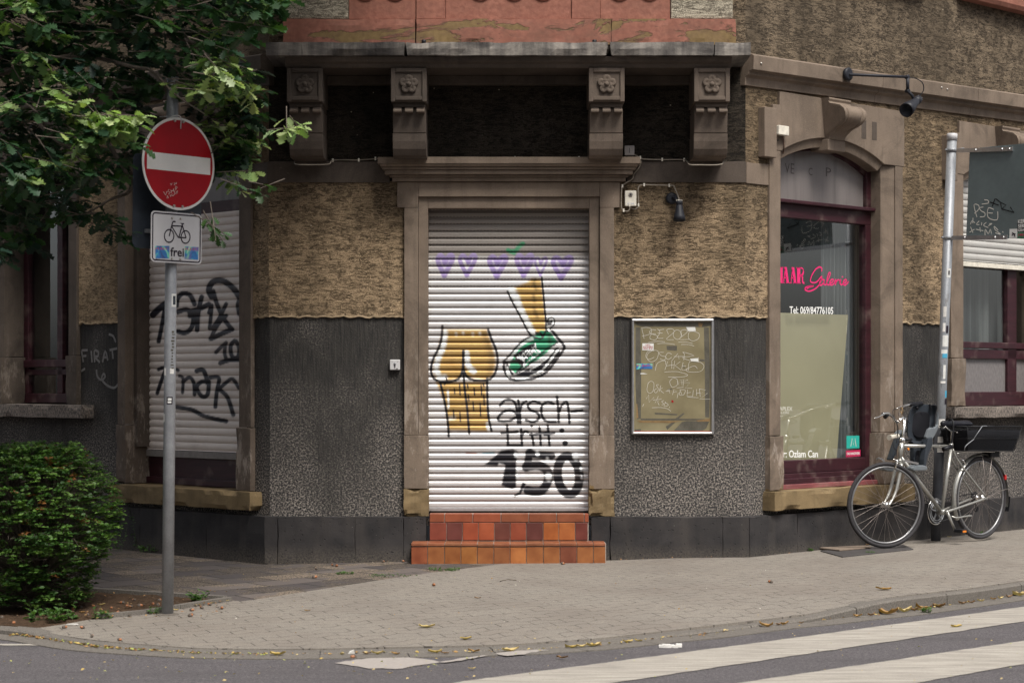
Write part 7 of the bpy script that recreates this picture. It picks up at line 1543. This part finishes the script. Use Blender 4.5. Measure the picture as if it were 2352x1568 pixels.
# --- shrub in the bed
sb = Gp(95, 1405); SH = thing('shrub', sb, 'dense green shrub with tiny leaves in the planting bed', 'shrub')
P_l, D_l, U_l, S_l, C_l = [], [], [], [], []; tw = MB(); cx = Vector((sb.x-.10, sb.y+.12, 0)); Hs = 1.10
GS = [(.045, .11, .020), (.07, .15, .026), (.03, .075, .018), (.12, .22, .045)]
def srad(th, z):
    zz = z/Hs; base_r = .47*(1-max(0, zz-.62)**2*3.2)*(.72+.42*min(1, zz*2.2)); return base_r*(1+.13*mnoise.noise(Vector((math.cos(th)*1.5, math.sin(th)*1.5, z*3))))
for _ in range(3600):
    th = rr.uniform(0, 6.283); z = Hs*rr.uniform(.03, 1)**.85; r_ = srad(th, z)*(1 if rr.random() < .62 else rr.uniform(.45, 1))
    if rr.random() < .16: z = Hs*rr.uniform(.86, 1.0); r_ = rr.uniform(0, srad(th, z))
    p = cx+Vector((math.cos(th)*r_, math.sin(th)*r_, sb.z+z)); out = Vector((math.cos(th), math.sin(th), rr.uniform(-.35, .55)+(.5 if z > Hs*.9 else 0))).normalized(); L = rr.uniform(.07, .17); tan = Vector((-out.y, out.x, 0)).normalized()
    out = (out+tan*rr.gauss(0, .5)).normalized(); tan = Vector((-out.y, out.x, 0)).normalized(); p0 = p-out*L*.6; p1 = p+out*L*.4
    if rr.random() < .35: tw.tube([cx+Vector((rr.gauss(0, .08), rr.gauss(0, .08), sb.z+z*.5)), p0, p1], [.004, .0025, .001], 3, cap=False)
    if mnoise.noise(Vector((th*3.2, z*7, 4)))+mnoise.noise(Vector((p.x*14, p.y*14, p.z*14)))*.6 < -.30: continue
    col = rr.choice(GS) if rr.random() > .02 else (.22, .09, .03); nl = int(L/.0125); kk = .75+.5*rr.random()**2; col = (col[0]*kk, col[1]*kk, col[2]*kk)
    for i in range(nl):
        t = i/nl; q = p0.lerp(p1, t)+Vector((0, 0, -.10*t*t*L)); s_ = 1 if i % 2 else -1; d = (tan*s_+out*.45+Vector((0, 0, rr.uniform(-.1, .2)))).normalized()
        P_l.append(q); D_l.append(d); U_l.append(Vector((rr.gauss(0, .5), rr.gauss(-.2, .5), 1))); S_l.append(rr.uniform(.020, .036)); k = rr.uniform(.75, 1.25); C_l.append((col[0]*k, col[1]*k, col[2]*k))
for k in range(16): a = rr.uniform(0, 6.28); tw.tube(smooth([cx+Vector((rr.gauss(0, .05), rr.gauss(0, .05), sb.z-.05)), cx+Vector((math.cos(a)*.15, math.sin(a)*.15, .4)), cx+Vector((math.cos(a)*.35, math.sin(a)*.35, .95))], 4), .008, 6)
V_, F_, C_ = leaf_batch(np.array(P_l), np.array(D_l), np.array(U_l), np.array(S_l), np.array(C_l), oval(.34)); big_mesh('foliage', V_, F_, M_LEAF, C_, SH); tw.build('stems', M_BARK, SH, recalc=False)
# --- weeds
def weed(px, py, h, n, label, spread=.06, tall=False, sz=.03, cols=((.06, .13, .03), (.09, .17, .05)), name='weed'):
    b = Gp(px, py); b = Vector((b.x, b.y, b.z)); t = thing(name, b, label, 'weed'); P2, D2, U2, S2, C2 = [], [], [], [], []; st = MB()
    for _ in range(n):
        a = rr.uniform(0, 6.28); r_ = spread*rr.random()**.6; hh = h*rr.uniform(.5, 1); q = b+Vector((math.cos(a)*r_, math.sin(a)*r_*.6, 0)); top = q+Vector((math.cos(a)*.25*hh, math.sin(a)*.25*hh, hh)); st.tube([q, q.lerp(top, .5)+Vector((0, 0, .02*hh)), top], [.002, .0015, .001], 4, cap=False)
        for i in range(int(5+hh*38) if tall else 4):
            f = rr.uniform(.1, 1); P2.append(q.lerp(top, f)); aa = rr.uniform(0, 6.28); D2.append(Vector((math.cos(aa), math.sin(aa), rr.uniform(-.2, .7)))); U2.append(Vector((rr.gauss(0, .3), rr.gauss(0, .3), 1))); S2.append(sz*rr.uniform(.6, 1.2)*(1.2-.5*f)); C2.append(rr.choice(cols))
    V2, F2, CC = leaf_batch(np.array(P2), np.array(D2), np.array(U2), np.array(S2), np.array(C2), oval(.28)); big_mesh('leaves', V2, F2, M_LEAF, CC, t); st.build('stalks', M_LEAF_STALK, t, recalc=False); return t
M_LEAF_STALK = simple('green_stalk', (.07, .11, .04), .7)
weed(320, 1264, .46, 4, 'tall thin weed growing up the plinth under the tagged shutter window', .05, True, .035); weed(268, 1266, .28, 5, 'shorter weed at the plinth between the shrub and the tall weed', .07, True, .03); weed(345, 1268, .09, 14, 'low tuft of grass beside the foot of the tall weed', .12, False, .05)
weed(120, 1426, .09, 26, 'broad leafy clump on the kerb side edge of the planting bed', .14, False, .055); weed(232, 1420, .08, 14, 'small clover clump where the bed edging ends', .06, False, .035); weed(455, 1381, .075, 8, 'dandelion leaf growing at the pointed tip of the planting bed', .05, False, .06)
weed(355, 1409, .05, 8, 'small tuft of green hard by the foot of the no-entry post', .03, False, .03); weed(790, 1318, .02, 20, 'flat moss patch in the dark slab pavement', .07, False, .022); weed(1020, 1309, .02, 26, 'green weed strip in the joint in front of the tiled steps', .14, False, .025)
weed(2258, 1231, .05, 8, 'tiny weed at the plinth behind the rear wheel', .04, False, .03); weed(1862, 1265, .03, 8, 'pale weed at the left corner of the cellar cover', .05, False, .025); weed(1993, 1271, .025, 8, 'yellowish weed on the front edge of the cellar cover under the front wheel', .07, False, .02); weed(2330, 1360, .06, 8, 'weed in the gutter at the right edge of the picture', .06, False, .03); weed(2130, 1408, .05, 8, 'green sprig among the curled leaves in the gutter', .04, False, .03)
weed(905, 1322, .012, 40, 'thin line of moss along the joint between dark slabs and pale pavers', .22, False, .014)
# cellar cover by the bicycle
P4 = [Gp(*p) for p in ((1868, 1262), (2098, 1262), (2076, 1271), (1920, 1281))]; P4 = [Gp(*p) for p in ((1884, 1266), (2075, 1252), (2098, 1262), (1935, 1280))]
m = MB(); m.add([p+Vector((0, 0, h)) for h in (-.03, .009) for p in P4], [(0, 1, 2, 3), (4, 5, 6, 7), (0, 1, 5, 4), (1, 2, 6, 5), (2, 3, 7, 6), (3, 0, 4, 7)]); tag(m.build('cellar_cover', simple('bitumen_slab', (.055, .05, .05), .85, 0, .3, 30), None, P4[0], bevel=.004), 'flat dark cellar cover on the pavement under the front wheel', 'cellar cover')
P4 = [Gp(*p) for p in ((1878, 1262), (1990, 1257), (2000, 1261), (1928, 1268))]
m = MB(); m.add([p+Vector((0, 0, h)) for h in (.0095, .022) for p in P4], [(0, 1, 2, 3), (4, 5, 6, 7), (0, 1, 5, 4), (1, 2, 6, 5), (2, 3, 7, 6), (3, 0, 4, 7)]); tag(m.build('wood_board', simple('weathered_board', (.17, .13, .10), .85, 0, .3, 30), None, P4[0], bevel=.003), 'thin weathered wooden board lying on the cellar cover by the plinth', 'board')
# --- acorns, leaves, scraps
am = MB(); am.lathe((0, 0, 0), (1, 0, .12), [(.001, -.016), (.006, -.013), (.0092, -.004), (.0095, .004), (.006, .012), (.001, .016)], 10)
ac0 = am.build('acorn', M_ACORN); first = [True]
cupm = MB(); cupm.lathe((0, 0, 0), (1, 0, .12), [(.001, -.018), (.007, -.016), (.0102, -.008), (.0103, -.002), (.0095, -.002)], 10); cup0 = cupm.build('cup', M_BARK, ac0)
def acorn(px, py, label):
    p = Gp(px, py)
    if first[0]: o = ac0; first[0] = False; kids = False
    else:
        o = ac0.copy(); COL.objects.link(o); c = cup0.copy(); COL.objects.link(c); c.parent = o
    o.location = p+Vector((0, 0, .010)); o.rotation_euler = (rr.uniform(-.3, .3), rr.uniform(-.2, .2), rr.uniform(0, 6.28)); s_ = rr.uniform(.85, 1.25); o.scale = (s_, s_, s_)
    tag(o, label, 'acorn', 'fallen acorns')
z1 = lambda x, y: (x/1.887/1.7415, (y/1.887+1900)/1.7415)
for x, y in ((920, 970), (962, 995), (985, 1000), (1060, 992), (1155, 980), (1205, 950), (1195, 985), (550, 1022), (605, 1002), (705, 995), (800, 1045), (660, 1058), (640, 905), (550, 1072), (1010, 948), (760, 1025), (840, 1010), (890, 1040)): acorn(*z1(x, y), 'brown acorn lying on the bare soil of the planting bed')
for x, y in ((105, 1122), (230, 1085), (490, 1155), (620, 1157), (15, 1080)): acorn(*z1(x, y), 'brown acorn on the pale edge between planting bed and left kerb')
for x, y in ((695, 1222), (905, 1250)): acorn(*z1(x, y), 'brown acorn on the left kerb stones')
for x, y in ((1440, 1065), (1675, 1010), (1450, 1025), (1580, 982), (1520, 1005)): acorn(*z1(x, y), 'brown acorn on the pale pavers just right of the no-entry post')
for x, y in ((915, 652), (1005, 657), (625, 685), (655, 690), (490, 775), (500, 713), (1155, 655)): acorn((x/1.887+1000)/1.7415, (y/1.887+1900)/1.7415, 'brown acorn on the dark slabs left of the tiled steps')
acorn((1388/1.887+1000)/1.7415, (835/1.887+1900)/1.7415, 'lone acorn on the pale pavers in front of the steps'); acorn((475/1.887+2000)/1.7415, (673/1.887+1900)/1.7415, 'acorn at the foot of the lower tiled step'); acorn((160/1.887+2996)/1.7415, (812/1.887+1900)/1.7415, 'acorn on the pavers below the shop window'); acorn((780/1.887+1000)/1.7415, (1382/1.887+1900)/1.7415, 'acorn on the asphalt above the pale road patch')
GL = 'dry leaves fallen in the right gutter'; GM = 'leaves and scraps in the gutter in the middle'
def curled(name, px, py, L, w, col, label, group, curl=.5, rot=None):
    if group in (GL, GM) and interp(px, KT)-14 < py < interp(px, KB)+2.5: py = interp(px, KB)+2.5
    p = Gp(px, py); p.z += .006*(group in (GL, GM)); m = MB(); m.cur = col; n = 7; vs = []; a = rot if rot is not None else rr.uniform(-.6, .6)+(3.14 if rr.random() < .5 else 0)
    for i in range(n):
        t = i/(n-1); ww = w*(.15+.85*math.sin(math.pi*min(1, t*.92+.06)))*(1+.2*mnoise.noise(Vector((px, t*6, 0)))); x = (t-.5)*L; zz = .004+curl*L*(t-.45)**2+.004*mnoise.noise(Vector((px, t*5, 3)))
        for k in (-1, -.5, 0, .5, 1): vs.append((x*math.cos(a)-k*ww/2*math.sin(a), x*math.sin(a)+k*ww/2*math.cos(a), zz+abs(k)**1.5*w*curl*rr.uniform(.35, .8)))
    m.add(vs, [(5*i+j, 5*i+j+1, 5*i+j+6, 5*i+j+5) for i in range(n-1) for j in range(4)], 0, True); o = m.build(name, M_DRY, recalc=False); o.location = p; tag(o, label, 'leaf', group); return o
YL = [(.42, .30, .09), (.50, .38, .17), (.20, .105, .04), (.32, .18, .055)]
GL = 'dry leaves fallen in the right gutter'
z4 = lambda x, y: ((x/1.887+2996)/1.7415, (y/1.887+1900)/1.7415)
for x, y, L, c, lab in ((822, 1055, .10, 3, 'upright curled leaf, leftmost of the big ones at the right kerb'), (925, 1048, .09, 2, 'brown leaf second from the left at the right kerb'), (1050, 1030, .22, 3, 'largest heap-like curled brown leaf against the right kerb'), (1180, 1012, .16, 1, 'long pale leaf right of the largest brown leaf'), (1248, 1005, .10, 2, 'narrow upright brown leaf against the right kerb'), (1285, 1002, .09, 1, 'pale leaf beside the narrow upright one'), (1320, 1022, .17, 3, 'flat orange leaf lying out in the gutter'), (1435, 975, .14, 2, 'dark brown leaf with a green sprig behind it'), (1440, 998, .12, 1, 'pale yellow rounded leaf in front of the dark brown one'),
                       (1610, 958, .10, 2, 'small brown leaf halfway to the right picture edge'), (1680, 952, .08, 2, 'thin leaf flat against the kerb near a joint'), (1750, 940, .08, 1, 'pale small leaf right of the kerb joint'), (1845, 925, .07, 3, 'small orange leaf near the right picture edge'), (1900, 918, .08, 1, 'thin yellow leaf near the right picture edge'), (1965, 902, .09, 2, 'brown leaf before the last big leaf at the right'), (2045, 890, .20, 1, 'big yellow leaf at the right picture edge'), (225, 1128, .08, 2, 'dark leaf with its tip up in the gutter below the shop window'), (268, 1128, .10, 3, 'pale leaf beside the dark one in the gutter'), (130, 1148, .14, 3, 'flat long orange leaf in the gutter'), (395, 1108, .05, 2, 'tiny brown leaf at the kerb joint')):
    curled('fallen_leaf', *z4(x, y), L*.62, L*.24, YL[c], lab, GL, .75)
GP = 'leaves scattered on the pavement'
for px, py, L, c, lab in ((*z4(1015, 865), .11, 3, 'long orange leaf lying on the pavers under the bicycle'), ((1335/1.887+1000)/1.7415, (1148/1.887+1900)/1.7415, .10, 1, 'yellow wavy leaf on the pavers in the middle'), ((1630/1.887+1000)/1.7415, (1238/1.887+1900)/1.7415, .08, 0, 'pale flat leaf on the pavers near the kerb in the middle'), ((433/1.887+1000)/1.7415, (1025/1.887+1900)/1.7415, .045, 3, 'tiny orange scrap of leaf on the pavers right of the post'), ((1718/1.887+1000)/1.7415, (930/1.887+1900)/1.7415, .05, 2, 'tiny rust-brown leaf on the pavers below the steps'), (*z1(555, 942), .06, 0, 'yellow leaf on the soil under the shrub'), (*z1(765, 980), .055, 1, 'greenish oak leaf on the soil'), (*z1(1325, 1020), .05, 1, 'cream leaf right at the foot of the no-entry post'), (*z1(620, 1037), .04, 3, 'small orange leaf scrap on the soil'),
                          (*z4(1565, 1147), .09, 0, 'greenish leaf lying on the first white crossing stripe'), ((660/1.887+2000)/1.7415, (475/1.887+1900)/1.7415, .06, 2, 'dry brown leaf on the right end of the lower step'), (*z4(900, 528), .05, 2, 'brown leaf against the plinth left of the front wheel'), (*z4(1340, 466), .05, 2, 'brown leaf by the plinth left of the leaning post'), (*z4(1512, 468), .04, 1, 'pale scrap right of the leaning post foot')):
    curled('fallen_leaf', px, py, L, L*.45, YL[c], lab, GP, .35)
GM = 'leaves and scraps in the gutter in the middle'
for x, y, L, c, lab in ((880, 1352, .05, 2, 'brown acorn-like leaf scrap left of the road patch'), (960, 1348, .07, 1, 'pale leaf at the kerb above the road patch'), (1395, 1345, .08, 0, 'yellow green leaf at the kerb right of the road patch'), (1100, 1360, .05, 3, 'orange scrap at the kerb above the road patch'), (1470, 1355, .05, 2, 'brown scrap beside the yellow green leaf'), (1965, 1323, .10, 1, 'long cream leaf in the gutter in the middle'), (1690, 1338, .07, 3, 'flat peach leaf in the gutter'), (1675, 1472, .045, 1, 'small cream leaf on the asphalt by the crossing'), (1055, 1508, .03, 0, 'tiny yellow leaf on the asphalt'), (210, 1357, .09, 0, 'yellow leaf crumbs at the kerb')):
    curled('fallen_leaf', (x/1.887+1000)/1.7415, (y/1.887+1900)/1.7415, L, L*.42, YL[c], lab, GM, .5)
for x, y, L, c, lab in ((540, 1292, .08, 0, 'green yellow leaf in the gutter below the poster case'), (620, 1285, .07, 1, 'square peach leaf in the gutter'), (705, 1282, .09, 1, 'folded white leaf in the gutter'), (730, 1272, .06, 0, 'green leaf tip against the kerb'), (965, 1258, .07, 0, 'yellow green leaf against the kerb'), (1045, 1260, .05, 0, 'second green scrap against the kerb'), (470, 1392, .07, 2, 'brown leaf on the asphalt above the first stripe')):
    curled('fallen_leaf', (x/1.887+2000)/1.7415, (y/1.887+1900)/1.7415, L, L*.42, YL[c], lab, GM, .5)
pp = Gp((1275/1.887+2000)/1.7415, (1298/1.887+1900)/1.7415); m = MB()
for k in range(6): m.rbox(-.06+.02*k, -.035+.022*k, -.02+rr.uniform(-.01, .01), .02, .002, .012+rr.uniform(0, .01), .01, .004, k)
o = m.build('paper_scrap', M_PAPER); o.location = pp; tag(o, 'crumpled white paper on the asphalt above the crossing', 'litter')
pp = Gp((765/1.887+1000)/1.7415, (1352/1.887+1900)/1.7415); m = MB(); m.add([(-.02, 0, .002), (.02, .005, .002), (.015, 0, .03), (-.01, .01, .02)], [(0, 1, 2, 3)]); o = m.build('paper_scrap', M_PAPER); o.location = pp; tag(o, 'small upright white scrap at the kerb left of the road patch', 'litter')
for x, y, lab in ((545, 1130, 'white cigarette stub lying on the left kerb edge'),):
    pp = Gp(*z1(x, y)); m = MB(); m.tube([(-.035, 0, .005), (.035, .01, .005)], .004, 8); o = m.build('cigarette_stub', M_PAPER); o.location = pp; tag(o, lab, 'litter')
# fine litter that nobody could count
P2, D2, U2, S2, C2 = [], [], [], [], []
def crumb(px, py, s_, c): P2.append(Gp(px, py)+Vector((0, 0, .012))); a = rr.uniform(0, 6.28); D2.append(Vector((math.cos(a), math.sin(a), rr.uniform(-.2, .5)))); U2.append(Vector((rr.gauss(0, .5), rr.gauss(0, .5), 1))); S2.append(s_); C2.append(c)
for _ in range(420):
    px = rr.uniform(20, 640)**1.0; dens = 1 if px < 330 else .5
    if rr.random() > dens: continue
    yb = interp(px, KB); crumb(px, yb+abs(rr.gauss(0, 1.6))+.2, rr.uniform(.010, .028), rr.choice(YL[:1]+YL[2:]+[(.3, .33, .08)]))
for _ in range(120): px = rr.uniform(640, 2350); crumb(px, interp(px, KB)+abs(rr.gauss(0, 2))+.2, rr.uniform(.01, .03), rr.choice(YL))
for _ in range(85): crumb(rr.uniform(0, 1100), rr.uniform(1505, 1568), rr.uniform(.008, .025), rr.choice(YL[:2]+[(.35, .36, .12)]))
for _ in range(60): crumb(rr.uniform(1100, 2350), rr.uniform(1440, 1568), rr.uniform(.006, .018), rr.choice(YL[:2]+[(.35, .36, .12)]))
for _ in range(110): t = rr.random(); crumb(225+(525-225)*t, 1421-(1421-1380)*t+rr.uniform(0, 2.5), rr.uniform(.01, .026), rr.choice(YL))
for _ in range(160): crumb(rr.uniform(420, 2300), rr.uniform(1310, 1480), rr.uniform(.006, .017), rr.choice(YL+[(.1, .07, .05), (.55, .52, .48)]))
for _ in range(170): crumb(rr.uniform(0, 520), rr.uniform(1360, 1425), rr.uniform(.01, .03), rr.choice([(.25, .13, .06), (.10, .06, .035), (.3, .18, .08), (.05, .035, .025)]))
for _ in range(90): px = rr.uniform(640, 1850); crumb(px, interp(px, [(616, 1297), (944, 1291), (1390, 1290), (1560, 1283), (1850, 1272)]), rr.uniform(.008, .02), rr.choice([(.25, .13, .06), (.10, .06, .035), (.3, .25, .2)]))
V2, F2, CC = leaf_batch(np.array(P2), np.array(D2), np.array(U2), np.array(S2), np.array(C2), oval(.30)); o = big_mesh('leaf_litter', V2, F2, M_DRY, CC); tag(o, 'fine yellow and brown leaf crumbs along kerbs and joints', 'leaf litter', None, 'stuff')
for px0, py0, a, lab in ((1985/1.7415/1.0, 0, 0, ''),):
    pass
tw1 = MB(); p, q = Gp((1885/1.887+1000)/1.7415, (803/1.887+1900)/1.7415), Gp((2010/1.887+1000)/1.7415, (796/1.887+1900)/1.7415); tw1.tube([p+Vector((0, 0, .004)), p.lerp(q, .5)+Vector((0, 0, .015)), q+Vector((0, 0, .004))], .003, 5); tag(tw1.build('twig', M_BARK, None, p), 'thin dry twig on the pavers in front of the steps', 'twig')
# ================================================================== LIGHT, CAMERA
wd = bpy.data.worlds.new('World'); SC.world = wd; wd.use_nodes = True; nt = wd.node_tree; bgN = nt.nodes['Background']
sky = nt.nodes.new('ShaderNodeTexSky'); sky.sky_type = 'NISHITA'; sky.sun_disc = False; SE, SA = 58, 150
sky.sun_elevation = R(SE); sky.sun_rotation = R(SA); sky.air_density = 1.0; sky.dust_density = 4.0; sky.ozone_density = 1.0
hs = nt.nodes.new('ShaderNodeHueSaturation'); hs.inputs['Saturation'].default_value = .30; nt.links.new(sky.outputs[0], hs.inputs['Color']); nt.links.new(hs.outputs[0], bgN.inputs['Color']); bgN.inputs['Strength'].default_value = .062
sl = bpy.data.lights.new('sun', 'SUN'); sl.energy = 1.5; sl.angle = R(20); sl.color = (1, .955, .87); so = bpy.data.objects.new('sun', sl); COL.objects.link(so)
sd = Vector((math.sin(R(SA))*math.cos(R(SE)), math.cos(R(SA))*math.cos(R(SE)), math.sin(R(SE)))); so.rotation_euler = (-sd).to_track_quat('-Z', 'Y').to_euler(); so.location = (0, -10, 20)
cam = bpy.data.cameras.new('camera'); co = bpy.data.objects.new('camera', cam); COL.objects.link(co); co.location = (0, -CD, CH); co.rotation_euler = (R(90), 0, 0)
cam.lens = 36*FPX/2352; cam.sensor_width = 36; cam.shift_y = 100/2352; cam.clip_end = 500; cam.clip_start = .1
cam.dof.use_dof = True; cam.dof.focus_distance = 16.4; cam.dof.aperture_fstop = 4.0
SC.camera = co
SC.view_settings.view_transform = 'Standard'; SC.view_settings.look = 'None'; SC.view_settings.exposure = 1.5; SC.view_settings.gamma = 1
SC.render.engine = 'CYCLES'
